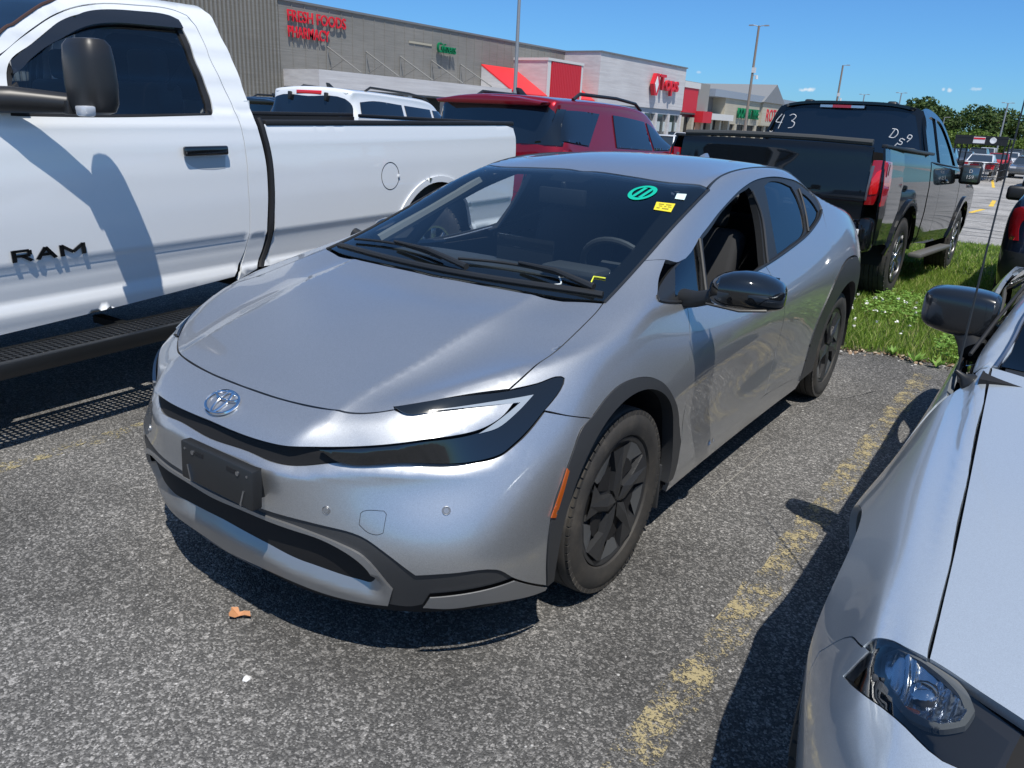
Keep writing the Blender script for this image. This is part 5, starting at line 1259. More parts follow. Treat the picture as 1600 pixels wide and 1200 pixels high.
def truck_wheel(parent, x, y, z, side, rad=.41, width=.26, rim=.235, spokes=8, rugged=.006, mt=None, face=None):
    w = bpy.data.objects.new('wheel', None); link(w, parent); w.location = (x, y, z); w.rotation_euler = (0, 0, 0 if side > 0 else math.pi)
    make_tyre(rad, width, rim, parent=w, blocks=40, rugged=rugged)
    h = width/2; m = MB()
    m.lathe([(h-.10, .0), (h-.10, rim-.03), (h-.02, rim-.018), (h+.004, rim-.012), (h+.006, rim+.004), (h-.02, rim+.008)], 48)
    rm = m.build('rim', mt or M_alloy, w, smooth=True)
    m = MB()
    m.lathe([(h+.002, .0), (h+.002, .045), (h-.006, .05), (h-.05, .055)], 24)
    for k in range(spokes):
        a = 2*math.pi*k/spokes; M = Matrix.Rotation(a, 4, 'X')
        m.add([(h-.01, -.022, .04), (h-.01, .022, .04), (h-.002, .034, rim-.016), (h-.002, -.034, rim-.016), (h-.05, -.022, .04), (h-.05, .022, .04), (h-.03, .034, rim-.016), (h-.03, -.034, rim-.016)],
              [(0, 1, 2, 3), (4, 7, 6, 5), (0, 4, 5, 1), (1, 5, 6, 2), (2, 6, 7, 3), (3, 7, 4, 0)], M)
    m.build('spokes', face or mt or M_alloy, rm, bevel=.004)
    m = MB(); m.lathe([(h-.095, .0), (h-.095, rim-.035)], 32); m.build('brake_shadow', M_dark, rm)
    return w
def pierced_plate(x0, x1, y0, y1, z, cell=.031, r=.0115, t=.006):
    m = MB(); nx = int((x1-x0)/cell); ny = int((y1-y0)/cell); cx = (x1-x0)/nx; cy = (y1-y0)/ny
    for i in range(nx):
        for j in range(ny):
            a, b = x0+cx*(i+.5), y0+cy*(j+.5)
            sq = [(cx/2, 0), (cx/2, cy/2), (0, cy/2), (-cx/2, cy/2), (-cx/2, 0), (-cx/2, -cy/2), (0, -cy/2), (cx/2, -cy/2)]
            O = [(a+p, b+q, z) for p, q in sq]; I = [(a+r*math.cos(math.pi*k/4), b+r*math.sin(math.pi*k/4), z+.004) for k in range(8)]
            I2 = [(p, q, z-t) for p, q, _ in I]; n = len(m.V); m.V += O+I+I2
            for k in range(8):
                l = (k+1) % 8; m.F += [(n+k, n+l, n+8+l, n+8+k), (n+8+k, n+8+l, n+16+l, n+16+k)]
    return m
def side_pair(nm, poly, mt, root, surf, sides=(1, -1), **k):
    a = panel(nm, surf, ('x',), poly, mt, root, **k); 
    if -1 in sides: mirror_obj(a, root)
    return a
def build_white_pickup():
    root = thing('pickup_truck', 'big white pickup with black towing mirror and running board, left of the silver hatchback', 'pickup truck')
    S = RAM_SIDE; g = lambda k: [tuple(p) for p in B['ram_'+k]]
    door = g('door'); ap = g('apillar')
    dp = door+[(2.2, .50), (1.46, .468), (1.43, .62), (1.44, .95), (1.45, 1.30), (1.50, 1.46), (1.66, 1.56)]
    side_pair('front_door', dp, M_white_p, root, S, gap=.0045, thick=.02, holes=[g('win_outer')], step=.035)
    # door handle, cup, lettering
    hd = g('handle'); cup = g('cup')
    side_pair('handle_cup', cup, mat('cup_shade', (.45, .47, .48), .4, coat=.5), root, S, off=.0012, thick=0, step=.015)
    yc = (hd[0][0]+hd[1][0])/2; zc = (hd[0][1]+hd[2][1])/2; x = ram_f(yc, zc)
    m = MB(); m.box((x+.022, yc, zc+.002), (.028, .285, .052)); hb = m.build('door_handle', M_gloss, root, bevel=.012, seg=3); mirror_obj(hb, root)
    L = g('letters'); yl = (L[0][0]+L[2][0])/2; zl = (L[0][1]+L[2][1])/2
    M = frame_matrix((ram_f(yl, zl)+.006, yl, zl+.004), (0, 1, 0), (0, 0, 1))
    m = MB(); LW = .086; Hh = .052
    def bar(ox, a, b, th): 
        a, b = Vector(a), Vector(b); d = (b-a).normalized(); q = Vector((-d.y, d.x))*th/2; a = a-d*th*.1; b = b+d*th*.1
        P = [a-q, b-q, b+q, a+q]; m.extrude([M @ Vector((ox+v.x*LW, v.y*Hh, 0)) for v in P], (M.to_3x3() @ Vector((0, 0, .006))))
    for ox, st in ((-.128, (((-.42, -.5), (-.42, .5)), ((-.42, .42), (.36, .42)), ((.40, .42), (.40, .05)), ((-.42, .0), (.40, .0)), ((.0, .0), (.45, -.5)))), (-.018, (((-.48, -.5), (.0, .5)), ((.0, .5), (.48, -.5)), ((-.26, -.12), (.26, -.12)))), (.110, (((-.62, -.5), (-.62, .5)), ((-.62, .45), (.0, -.22)), ((.0, -.22), (.62, .45)), ((.62, .5), (.62, -.5))))):
        for a, b in st: bar(ox, a, b, .24)
    m.build('door_lettering', M_gloss, root)
    # cab side behind and around the door
    cb = g('cab_back')
    cab = ap[::-1]+[(1.70, 1.66), (1.50, 1.475), (1.40, 1.40), (1.40, 1.2), (1.43, 1.30), (1.48, 1.46), (1.66, 1.575)]
    top = [p for p in cb if p[1] > 2.0]
    outer = [(1.66, 1.575), (1.50, 1.50)]+[ap[0], ap[1], ap[2], ap[3], ap[4], (2.30, 2.035), (2.6, 2.06)]+cb[1:]+[(3.10, .50)]+door[::-1]
    side_pair('cab_side', [(1.58, 1.60)]+ap+[(2.45, 2.062)]+cb[0:]+[(2.965, .52)]+door[::-1][1:], M_white_p, root, S, gap=.0015, thick=.02, step=.035)
    side_pair('front_fender', [(1.42, .47), (1.40, .95), (1.41, 1.30), (1.45, 1.38), (.2, 1.30), (.08, 1.1), (.06, .75), (.35, .60)]+[(1.1+.50*math.cos(R(a)), .42+.50*math.sin(R(a))) for a in range(165, 5, -12)], M_white_p, root, S, gap=.002, thick=.02, step=.05)
    # window frame, glass, rain visor
    side_pair('window_frame', g('win_outer'), M_rubber, root, S, off=-.004, thick=.03, holes=[g('glass')], step=.03)
    side_pair('door_glass', g('glass'), M_glass, root, S, off=-.014, thick=0, step=.06)
    vis = g('visor'); side_pair('rain_visor', vis, mat('smoked_acrylic', (.02, .022, .026), .12, coat=1), root, S, off=.018, thick=.016, step=.02)
    # A-pillar sail plate and door mirror
    m = MB(); m.extrude([(.965, 1.70, 1.47), (.965, 1.90, 1.47), (.90, 1.90, 1.60)], (.02, 0, 0)); o = m.build('mirror_sail', M_mirrorb, root, bevel=.005)
    mirror_obj(o, root)
    m = MB(); m.tube([(.97, 1.70, 1.52), (1.05, 1.80, 1.525), (1.16, 1.99, 1.515), (1.22, 2.0, 1.51)], [.058, .056, .045, .04], 12)
    m.box((1.19, 2.01, 1.50), (.05, .12, .06)); arm = m.build('mirror_arm', M_mirrorb, root, bevel=.006); mirror_obj(arm, root)
    V = []; secs = [(1.475, .035, .07), (1.485, .055, .095), (1.52, .066, .112), (1.60, .07, .118), (1.70, .066, .118), (1.76, .06, .112), (1.785, .045, .092), (1.79, .02, .06)]; n = 20; m = MB()
    for z, a, b in secs:
        for k in range(n):
            t = 2*math.pi*k/n; c_, s_ = math.cos(t), math.sin(t)
            V.append((1.285+b*math.copysign(abs(c_)**.55, c_), 2.03+a*math.copysign(abs(s_)**.7, s_)*1.2, z))
    F = [(i*n+k, i*n+(k+1) % n, (i+1)*n+(k+1) % n, (i+1)*n+k) for i in range(len(secs)-1) for k in range(n)]+[tuple(range(n))[::-1], tuple((len(secs)-1)*n+k for k in range(n))]
    m.add(V, F); mh = m.build('wing_mirror', M_mirrorb, root, smooth=True); mh2 = mirror_obj(mh, root)
    m = MB(); m.box((1.345, 1.952, 1.49), (.075, .05, .045), taper=(1.2, 1)); o = m.build('marker_lamp', mat('clear_plastic', (.55, .57, .6), .15, coat=1), mh, bevel=.01); mirror_obj(o, mh2)
    # bonnet, windscreen, roof
    zr = lambda x, y: 2.075-.09*(abs(x)/.66)**2.4-.05*max(0, (2.5-y)/.4)**2
    RT = FSurf('z', zr)
    panel('cab_roof', RT, ('z',), sym([(0, 2.26), (.5, 2.30), (.655, 2.36), (.665, 2.6), (.665, 3.05), (.62, 3.14), (0, 3.16)]), M_white_p, root, thick=.03, step=.08)
    # windscreen between the two pillar edges
    wl_ = [(ram_f(y, z)-.004, y, z) for y, z in [(1.46, 1.44), (1.62, 1.575)]+list(ap)+[(2.42, 2.05)]]
    m = MB(); nx = 12
    for i_ in range(nx+1):
        u = 1-2*i_/nx
        for (x, y, z) in wl_: m.V.append((x*u, y-.16*(1-u*u), z+.035*(1-u*u)*(1 if z < 2 else .4)))
    nl = len(wl_); m.F = [(i_*nl+k, (i_+1)*nl+k, (i_+1)*nl+k+1, i_*nl+k+1) for i_ in range(nx) for k in range(nl-1)]
    m.build('windscreen', mat('deep_glass', (.004, .010, .020), .03, coat=1), root, smooth=True)
    m = MB(); m.tube([(x+.003, y, z) for x, y, z in spline(wl_, 4)], .008, 6); o = m.build('windscreen_seal', mat('seal_brown', (.06, .03, .022), .6), root, smooth=True); mirror_obj(o, root)
    HB = FSurf('z', lambda x, y: 1.34-.06*(abs(x)/.95)**2-.10*max(0, (.5-y)/.5)**2+.03*(abs(x) < .45))
    panel('bonnet', HB, ('z',), sym([(0, .05), (.6, .10), (.93, .2), (.96, 1.40), (.6, 1.38), (0, 1.33)]), M_white_p, root, thick=.03, step=.09)
    m = MB(); m.box((0, .10, 1.02), (1.9, .12, .50)); m.build('grille', M_chrome, root, bevel=.02)
    m = MB(); m.box((0, .02, .62), (2.0, .22, .28)); m.build('front_bumper', M_chrome, root, bevel=.04)
    for s in (1, -1):
        m = MB(); m.box((s*.80, .06, 1.05), (.30, .08, .26)); m.build('headlight', M_lens, root)
    # cab rear wall and floor, seats
    m = MB(); m.box((0, 3.17, 1.05), (1.86, .04, 1.0)); m.build('cab_rear_wall', M_white_p, root)
    m = MB(); m.box((0, 3.15, 1.76), (1.40, .02, .44)); m.build('rear_window', M_glassd, root)
    m = MB(); m.box((0, 2.2, .55), (1.86, 2.2, .05)); m.box((0, 1.55, 1.0), (1.84, .35, .75)); m.build('cab_floor', M_dark, root)
    for s in (1, -1):
        m = MB(); m.box((s*.42, 2.55, .95), (.56, .55, .2)); m.box((s*.42, 2.86, 1.30), (.54, .16, .66), Matrix.Identity(4)); st = m.build('seat', M_seat, root, bevel=.05, seg=3)
        m = MB(); m.box((s*.42, 2.9, 1.72), (.28, .11, .18)); m.build('headrest', M_seat, st, bevel=.04, seg=3)
        m = MB(); m.tube([(s*.80, 2.94, 1.80), (s*.62, 2.8, 1.5), (s*.35, 2.66, 1.1)], .02, 4); m.build('seat_belt', M_dark, st)
    m = MB(); M = Matrix.Translation((.42, 2.02, 1.36)) @ Matrix.Rotation(R(-58), 4, 'X'); m.tube([M @ Vector((.19*math.cos(t), .19*math.sin(t), 0)) for t in np.linspace(0, 2*math.pi, 33)], .016, 8, cap=False); m.box((0, 0, 0), (.3, .05, .03), M); m.build('steering_wheel', M_dash, root, smooth=True)
    # bed
    bf = g('bed_front'); rl = g('rail'); AY = 4.90
    zr_ = rl[0][1]
    bed = bf[::-1]+[(3.5, 1.418), (5.9, 1.412)]+[(6.02, 1.39), (6.05, 1.30), (6.04, 1.12), (6.0, .60), (5.55, .565)]+[(AY+.53*math.cos(R(a)), .44+.555*math.sin(R(a))) for a in range(12, 170, 8)]+[(4.36, .57)]
    side_pair('bed_side', bed, M_white_p, root, S, gap=.001, thick=.02, step=.04)
    lip = [(AY+.53*math.cos(R(a)), .44+.555*math.sin(R(a))) for a in range(8, 174, 6)]; lip2 = [(AY+.575*math.cos(R(a)), .44+.60*math.sin(R(a))) for a in range(173, 7, -6)]
    side_pair('arch_flare', lip+lip2, M_white_p, root, S, off=.012, thick=.02, step=.03, smooth=False)
    # fuel flap ring
    gy, gz_ = g('gas')[0]; c1 = [(gy+.098*math.cos(t), gz_+.098*math.sin(t)) for t in np.linspace(0, 2*math.pi, 36, endpoint=False)]; c2 = [(gy+.093*math.cos(t), gz_+.093*math.sin(t)) for t in np.linspace(0, 2*math.pi, 36, endpoint=False)]
    panel('fuel_flap_seam', S, ('x',), c1, M_dark, root, off=.0012, thick=0, holes=[c2], step=.012, smooth=False)
    m = MB(); m.box((ram_f(gy, gz_)+.004, gy+.09, gz_-.005), (.012, .02, .022)); m.build('fuel_flap_tab', M_white_p, root, bevel=.004)
    m = MB()
    for s in (1, -1): pass
    m.box((.955, 4.64, 1.428), (.075, 2.78, .034)); o = m.build('bed_rail_cap', M_rubber, root, bevel=.01); mirror_obj(o, root)
    m = MB()
    for s in (1, -1): m.box((s*.90, 4.64, 1.0), (.03, 2.72, .82))
    m.box((0, 3.30, 1.0), (1.78, .03, .86)); m.box((0, 4.64, .66), (1.78, 2.72, .03)); m.build('bed_liner', M_rubber, root)
    m = MB(); m.box((0, 6.02, 1.02), (1.66, .05, .78)); m.build('tailgate', M_white_p, root, bevel=.01)
    m = MB(); m.box((0, 6.02, 1.425), (1.66, .06, .03)); m.build('tailgate_cap', M_rubber, root, bevel=.008)
    for s in (1, -1):
        m = MB(); m.box((s*.92, 6.03, 1.08), (.14, .05, .42)); m.build('tail_light', M_red, root, bevel=.01)
    m = MB(); m.box((0, 6.14, .62), (1.9, .2, .2)); m.build('rear_bumper', M_chrome, root, bevel=.03)
    # dark tube stands for the shade in the cab-bed gap, brushed sill
    m = MB(); P = [(ram_f(y, z)-.012, y+.038, z) for y, z in spline(g('cab_back')[7:], 3)]; m.tube(P, .020, 8); o = m.build('cab_bed_gap_shade', M_rubber, root, smooth=True); mirror_obj(o, root)
    m = MB(); m.box((0, 3.6, .72), (1.5, 4.4, .22)); m.box((0, 3.22, .9), (1.9, .06, 1.0)); m.build('chassis', M_dark, root)
    # running board: pierced black tread on a black beam
    m = pierced_plate(1.03, 1.225, 1.10, 3.30, .425); rb = m.build('running_board', M_step, root); 
    m = MB(); m.box((1.245, 2.2, .395), (.045, 2.24, .075)); m.box((1.01, 2.2, .40), (.04, 2.24, .05)); o = m.build('board_frame', M_step, rb, bevel=.01)
    m = MB()
    for y in (1.3, 2.2, 3.1): m.box((.90, y, .40), (.30, .05, .04))
    m.build('board_bracket', M_step, rb)
    mirror_obj(rb, root)
    for y in (1.10, AY):
        for s in (1, -1): truck_wheel(root, s*.85, y, .41, s)
    for s in (1, -1):
        m = MB(); m.lathe([(.62, .53), (.96, .53)], 24, Matrix.Translation((0, AY, .45)), a0=R(0), a1=R(180)); m.add([(.62, AY+.53*math.sin(a), .45+.53*math.cos(a)) for a in np.linspace(-1.6, 1.6, 20)], [tuple(range(20))])
        if s < 0: m.V = [(-v[0], v[1], v[2]) for v in m.V]
        m.build('wheel_housing', M_dark, root)
    root.matrix_world = ram_matrix()
    return root
# ------------------------------------------------------------------ silver coupe at the right edge
S_M = [
 [(0,.07,.18),(0,.0,.34),(0,.0,.50),(0,.035,.64),(0,.10,.74)],
 [(.33,.09,.18),(.34,.02,.34),(.34,.02,.50),(.34,.045,.64),(.34,.11,.738)],
 [(.60,.15,.18),(.62,.08,.34),(.62,.08,.50),(.62,.10,.64),(.61,.165,.73)],
 [(.67,.25,.18),(.695,.19,.34),(.705,.19,.50),(.71,.205,.64),(.70,.255,.722)],
 [(.76,.42,.18),(.79,.38,.34),(.80,.38,.50),(.792,.39,.63),(.752,.42,.765)],
 [(.845,.66,.18),(.87,.66,.35),(.882,.66,.52),(.845,.66,.66),(.771,.66,.803)],
 [(.88,.98,.18),(.92,.98,.35),(.938,.98,.56),(.885,.98,.70),(.795,.98,.838)],
 [(.895,1.38,.18),(.93,1.38,.34),(.95,1.38,.56),(.90,1.38,.71),(.818,1.38,.862)],
 [(.865,1.85,.18),(.89,1.85,.33),(.885,1.85,.50),(.882,1.85,.72),(.835,1.85,.885)],
 [(.865,2.5,.18),(.89,2.5,.33),(.885,2.5,.50),(.885,2.5,.72),(.845,2.5,.90)],
 [(.87,3.15,.18),(.90,3.15,.33),(.905,3.15,.52),(.905,3.15,.74),(.855,3.15,.92)],
 [(.89,3.7,.18),(.925,3.7,.34),(.94,3.7,.54),(.93,3.7,.76),(.86,3.7,.93)],
 [(.87,4.2,.22),(.90,4.2,.36),(.915,4.2,.56),(.905,4.2,.78),(.84,4.2,.94)],
 [(.78,4.58,.26),(.81,4.62,.38),(.82,4.64,.56),(.81,4.60,.78),(.78,4.56,.93)],
 [(.62,4.66,.26),(.64,4.71,.38),(.64,4.73,.56),(.63,4.69,.78),(.62,4.64,.95)],
 [(.48,4.68,.26),(.5,4.73,.38),(.5,4.75,.56),(.49,4.71,.78),(.48,4.66,.955)],
 [(.25,4.69,.26),(.25,4.74,.38),(.25,4.76,.56),(.25,4.72,.78),(.25,4.67,.96)],
 [(0,4.69,.26),(0,4.75,.38),(0,4.765,.56),(0,4.73,.78),(0,4.68,.96)]]
T_M = [
 [(0,.31,.838),(.34,.31,.835),(.61,.345,.808),(.70,.39,.798)],
 [(0,.68,.905),(.34,.68,.90),(.64,.70,.865),(.715,.70,.845)],
 [(0,1.02,.945),(.34,1.02,.94),(.66,1.03,.902),(.735,1.01,.878)],
 [(0,1.50,.985),(.36,1.53,.98),(.70,1.62,.966),(.765,1.60,.93)],
 [(0,1.80,1.19),(.36,1.82,1.18),(.655,1.92,1.09),(.765,1.95,1.01)],
 [(0,2.22,1.355),(.33,2.24,1.345),(.575,2.34,1.29),(.69,2.55,1.17)],
 [(0,2.95,1.375),(.33,2.95,1.365),(.565,2.95,1.31),(.70,3.1,1.15)],
 [(0,3.85,1.10),(.33,3.85,1.095),(.57,3.85,1.06),(.72,3.85,1.0)]]
MUS_LOC = (2.555, -.385, 0)
def coupe_surface(levels=4):
    V, F, SI, G, mp = body_cage(S_M, T_M); cr = []
    def cre(ids, c):
        for a, b in zip(ids, ids[1:]): cr.append((a, b, c)); cr.append((mp[a], mp[b], c))
    cre([s[4] for s in SI[4:9]], .2); cre([s[4] for s in SI[8:14]], .3); cre([s[4] for s in SI[0:5]], .25)
    return Surface(V, F, cr, levels=levels)

def build_coupe():
    S = coupe_surface(); SP = ('s', (0, 1.2, .3)); X = ('x',); Z = ('z',); SC = ('s', (0, 2.6, .6))
    Mp = paint('light_silver_blue_paint', (.60, .66, .71), metal=.5, rough=.28, coat=1, flake=.10)
    g = lambda k: [(-p[0], p[1], p[2]) for p in B['coupe_'+k]]
    root = thing('parked_coupe', 'pale silver two-door coupe with round headlights at the right edge, nearest the camera', 'car')
    hg = g('hood_gap'); hf = [p for p in g('hood_front')]
    cw = [(.732, 1.649, .97), (.60, 1.60, 1), (.36, 1.535, 1), (0, 1.50, 1)]
    panel('bonnet', S, Z, symv(Z, [(0, .235, 0), (.25, .24, 0), (.45, .262, 0)]+[(p[0], p[1], 0) for p in hf[::-1]][:3]+hg[::-1]+cw[1:]), Mp, root, gap=.003, thick=.022, step=.028)
    lamp = pv(SP, g('lamp'))
    # recessed headlight: dark bucket under a clear cover with a round reflector
    for s in (1, -1):
        nm = 'headlight'
        a = panel(nm, S, SP, lamp, mat('lamp_bucket', (.035, .035, .033), .35), root, off=-.035, thick=0, step=.02)
        b2 = panel('lens_cover', S, SP, lamp, M_lens, None, off=-.002, thick=0, step=.03)
        rp = g('lamp_round'); rc = sum((Vector(p) for p in rp), Vector())/len(rp); rr_ = sum((Vector(p)-rc).length for p in rp)/len(rp)
        n = on_surface(S, SP, *to_view(SP, rc))[1]
        rv = pv(SP, rp); rb = inset([Vector(v) for v in smooth_outline(rv)], -.007); ri = inset([Vector(v) for v in smooth_outline(rv)], .001)
        def dish(q):
            d = min(1, (q-rc).length/(rr_*1.05)); side = (q.x-rc.x)
            return -.020*(1-d*d)+.0035*abs(math.sin(side*230))*(1 if abs(side) > .018 else .15)
        rf = panel('round_reflector', S, SP, rv, mat('reflector_chrome', (.70, .73, .78), .16, 1), None, off=-.010, thick=.004, step=.0034, fn=dish)
        rg_ = panel('reflector_ring', S, SP, rb, mat('ring_grey', (.13, .135, .135), .3), None, off=-.008, thick=.012, step=.005, holes=[ri], smooth=False)
        ctr = rc-n*.030
        m = MB(); m.tube([ctr, ctr+n*.018, ctr+n*.022], [.020, .019, .012], 16); bb = m.build('bulb_shield', M_chrome, None, smooth=True)
        m = MB(); q2 = rc-n*.026+Vector((.0, -.040, -.006)); m.tube([q2, q2+Vector((.024, -.002, .0))], .006, 10); am = m.build('amber_bulb', M_amber, None)
        subs = [b2, rf, bb, rg_, am]
        for k_, o in enumerate(subs):
            if s < 0:
                o2 = mirror_obj(o, None); bpy.data.objects.remove(o); o = o2
            o.parent = a
        if s < 0:
            a2 = mirror_obj(a, root)
            for ch in list(a.children): ch.parent = a2
            bpy.data.objects.remove(a)
    # fenders
    arch = [(.93, .98+.385*math.cos(R(a)), .335+.385*math.sin(R(a))) for a in range(-14, 196, 9)]
    seam = [(.88, .55, .30), (.90, .56, .50), (.905, .55, .62), (.86, .45, .745), (.83, .40, .77), (.80, .365, .785)]
    fen = [hg[k] for k in range(len(hg))]                       # cowl to lamp
    fen = fen+g('lamp')[5::-1][0:6]+[seam[5], seam[4], seam[3], seam[2], seam[1]]
    fen = fen+[p for p in arch[::-1] if p[2] > .36 or p[1] > 1.0]+[(.90, 1.40, .24), (.905, 1.44, .50), (.90, 1.48, .72), (.855, 1.56, .875), (.80, 1.66, .945)]
    both('fender', S, SP, pv(SP, fen), Mp, root, gap=.0015, thick=.018, step=.016, cons=[pv(SP, dense3(S, [s_[4] for s_ in S_M[4:9]], 14))])
    bl = [(0, .235, .80), (.25, .24, .80), (.45, .255, .80)]+g('lamp')[9:][::1]+[(.767, .296, .76)]+[seam[5], seam[4], seam[3], seam[2], seam[1], (.885, .60, .24), (.85, .45, .20), (.70, .24, .19), (.4, .11, .19), (0, .08, .19)]
    lampf = g('lamp'); bl = [(0, .20, .78), (.25, .21, .78), (.46, .225, .78), lampf[10], lampf[11], lampf[12], lampf[0], seam[5], seam[4], seam[3], seam[2], seam[1], (.885, .60, .24), (.85, .45, .20), (.70, .24, .19), (.4, .11, .19), (0, .08, .19)]
    grl = pv(SP, [(0, .05, .72), (.3, .06, .72), (.50, .09, .70), (.52, .07, .56), (.3, .03, .53), (0, .02, .53)])
    Ys = ('y',)
    gr = [(0, .70), (.30, .70), (.47, .69), (.49, .56), (.30, .53), (0, .53)]; lg = [(0, .42), (.42, .42), (.50, .36), (.42, .29), (0, .28)]
    panel('front_bumper', S, SP, symv(SP, bl), Mp, root, gap=.0015, thick=.02, step=.03)
    panel('grille', S, Ys, sym(gr), M_grille, root, off=.003, thick=.0, step=.05); panel('lower_grille', S, Ys, sym(lg), M_grille, root, off=.003, thick=0, step=.05)
    # doors, quarters, sills
    dr = [(1.52, .24), (1.50, .50), (1.52, .74), (1.60, .885), (1.8, .885), (2.4, .90), (2.72, .905), (2.76, .7), (2.74, .24)]
    both('door', S, X, dr, Mp, root, gap=.003, thick=.02, step=.04)
    qt = [(2.72, .905), (3.15, .92), (3.7, .93), (4.3, .93), (4.55, .90), (4.58, .6), (4.5, .3)]+[(3.70+.385*math.cos(R(a)), .335+.385*math.sin(R(a))) for a in range(-10, 192, 9)]+[(2.74, .26), (2.76, .7)]
    both('rear_quarter', S, X, qt, Mp, root, gap=.002, thick=.02, step=.045)
    both('sill', S, X, [(1.42, .24), (2.9, .25), (3.28, .26), (3.28, .185), (1.42, .185)], Mp, root, off=-.003, thick=.02, step=.04)
    # greenhouse
    ws = g('pillar'); wl = [(0, 1.545), (.36, 1.575), (.60, 1.64), (.715, 1.69), (.690, 1.95), (.63, 2.15), (.575, 2.31), (.33, 2.24), (0, 2.215)]
    panel('windscreen', S, Z, sym(wl), M_glassd, root, off=-.004, thick=0, step=.04)
    panel('windscreen_border', S, Z, sym(wl), M_gloss, root, off=-.007, thick=0, step=.04, holes=[sym([(0, 1.60), (.36, 1.63), (.58, 1.69), (.66, 1.75), (.64, 1.95), (.54, 2.23), (.3, 2.18), (0, 2.16)])])
    panel('cowl_grille', S, Z, sym([(0, 1.505), (.36, 1.535), (.60, 1.60), (.70, 1.64), (.70, 1.68), (.60, 1.64), (.36, 1.575), (0, 1.545)]), M_blackp, root, off=-.006, thick=.0, step=.02, smooth=False)
    pil = [(.735, 1.665, .97), (.722, 1.70, .99), (.692, 1.95, 1.08), (.632, 2.15, 1.2), (.575, 2.31, 1.29), (.56, 2.6, 1.32), (.56, 2.95, 1.31), (.56, 3.2, 1.26), (.60, 3.5, 1.18), (.66, 3.85, 1.03), (.74, 3.9, .99), (.80, 3.7, .95), (.72, 3.5, 1.05), (.70, 3.25, 1.13), (.69, 3.0, 1.17), (.68, 2.6, 1.19), (.70, 2.35, 1.15), (.75, 2.0, 1.05), (.79, 1.78, .96), (.80, 1.66, .945)]
    both('roof_side_frame', S, SC, pv(SC, pil), Mp, root, thick=.02, step=.03)
    sw = [(.80, 1.78, .95), (.76, 2.0, 1.04), (.705, 2.35, 1.14), (.69, 2.6, 1.175), (.695, 3.0, 1.155), (.71, 3.25, 1.12), (.76, 3.3, 1.0), (.83, 3.1, .93), (.84, 2.4, .91), (.84, 1.95, .90)]
    both('side_window', S, SC, pv(SC, sw), M_glassd, root, thick=0, off=-.008, step=.05)
    panel('roof', S, Z, sym([(0, 2.22), (.33, 2.245), (.575, 2.315), (.555, 2.6), (.555, 2.95), (.555, 3.2), (.3, 3.22), (0, 3.22)]), Mp, root, thick=.02, step=.06)
    panel('rear_window', S, Z, sym([(0, 3.24), (.3, 3.24), (.55, 3.22), (.62, 3.8), (.3, 3.88), (0, 3.88)]), M_glassd, root, thick=0, off=-.003, step=.06)
    panel('boot_lid', S, Z, sym([(0, 3.90), (.3, 3.90), (.64, 3.86), (.72, 4.3), (.72, 4.55), (.4, 4.64), (0, 4.66)]), Mp, root, thick=.02, step=.06)
    panel('rear_bumper', S, ('r',), sym([(0, .93), (.60, .92), (.78, .88), (.80, .5), (.75, .28), (0, .27)]), Mp, root, thick=.02, step=.06)
    both('tail_light', S, ('r',), [(.45, .86), (.72, .86), (.72, .70), (.45, .70)], M_red, root, thick=.01, off=.004, step=.05)
    # chrome-edged windscreen moulding
    m = MB(); P = [on_surface(S, Z, x, y)[0] for x, y in spline([(.725, 1.67), (.705, 1.82), (.690, 1.95), (.632, 2.15), (.577, 2.31)], 4)]; m.tube(P, .008, 8); o = m.build('windscreen_moulding', M_satin, root, smooth=True); mirror_obj(o, root)
    m = MB(); P = [on_surface(S, X, y, z)[0] for y, z in spline([(1.70, .905), (2.0, .90), (2.5, .91), (3.1, .925)], 4)]; m.tube(P, .006, 8); o = m.build('belt_moulding', M_rubber, root, smooth=True); mirror_obj(o, root)
    m = MB(); P = [(.80, 1.80, .965), (.765, 2.0, 1.045), (.71, 2.35, 1.145), (.695, 2.6, 1.18), (.70, 3.0, 1.16)]; m.tube(P, .006, 8); o = m.build('window_seal', M_rubber, root, smooth=True); mirror_obj(o, root)
    # mirror
    V = []; secs = [(.765, .06, .055), (.775, .08, .074), (.82, .085, .080), (.91, .084, .077), (.965, .076, .068), (.988, .055, .050), (.992, .02, .02)]; n = 22; m = MB()
    for x, a, b in secs:
        t0 = (x-.78)/.2
        for k in range(n):
            t = 2*math.pi*k/n; c_, s_ = math.cos(t), math.sin(t)
            V.append((x, 2.09+.03*t0+a*math.copysign(abs(c_)**.45, c_)*(1.0 if c_ < 0 else .8), 1.035+.005*t0+b*math.copysign(abs(s_)**.45, s_)))
    F = [(i*n+k, i*n+(k+1) % n, (i+1)*n+(k+1) % n, (i+1)*n+k) for i in range(len(secs)-1) for k in range(n)]+[tuple(range(n))[::-1], tuple((len(secs)-1)*n+k for k in range(n))]
    m.add(V, F); a = m.build('wing_mirror', mat('mirror_black_gloss', (.012, .014, .017), .22, coat=.6), root, smooth=True, sub=1); b3 = mirror_obj(a, root)
    m = MB(); m.tube([(.80, 2.02, .925), (.82, 2.05, .95), (.85, 2.08, .98)], [.05, .042, .036], 12); o = m.build('mirror_foot', M_blackp, a, smooth=True); mirror_obj(o, b3)
    # aerial on the right fender
    p = B['coupe_aerial'][0]; q, nn = on_surface(S, Z, p[0], p[1])
    m = MB(); m.tube([q-nn*.004, q+nn*.006, q+nn*.014, q+nn*.024, q+nn*.05], [.026, .027, .021, .010, .004], 16); ab = m.build('aerial_base', M_blackp, root, smooth=True)
    m = MB(); q1 = q+nn*.045; m.tube([q1, q1+Vector((-.005, .05, .32)), q1+Vector((-.008, .12, .74))], [.0035, .0028, .002], 6); m.build('aerial_mast', M_blackp, ab)
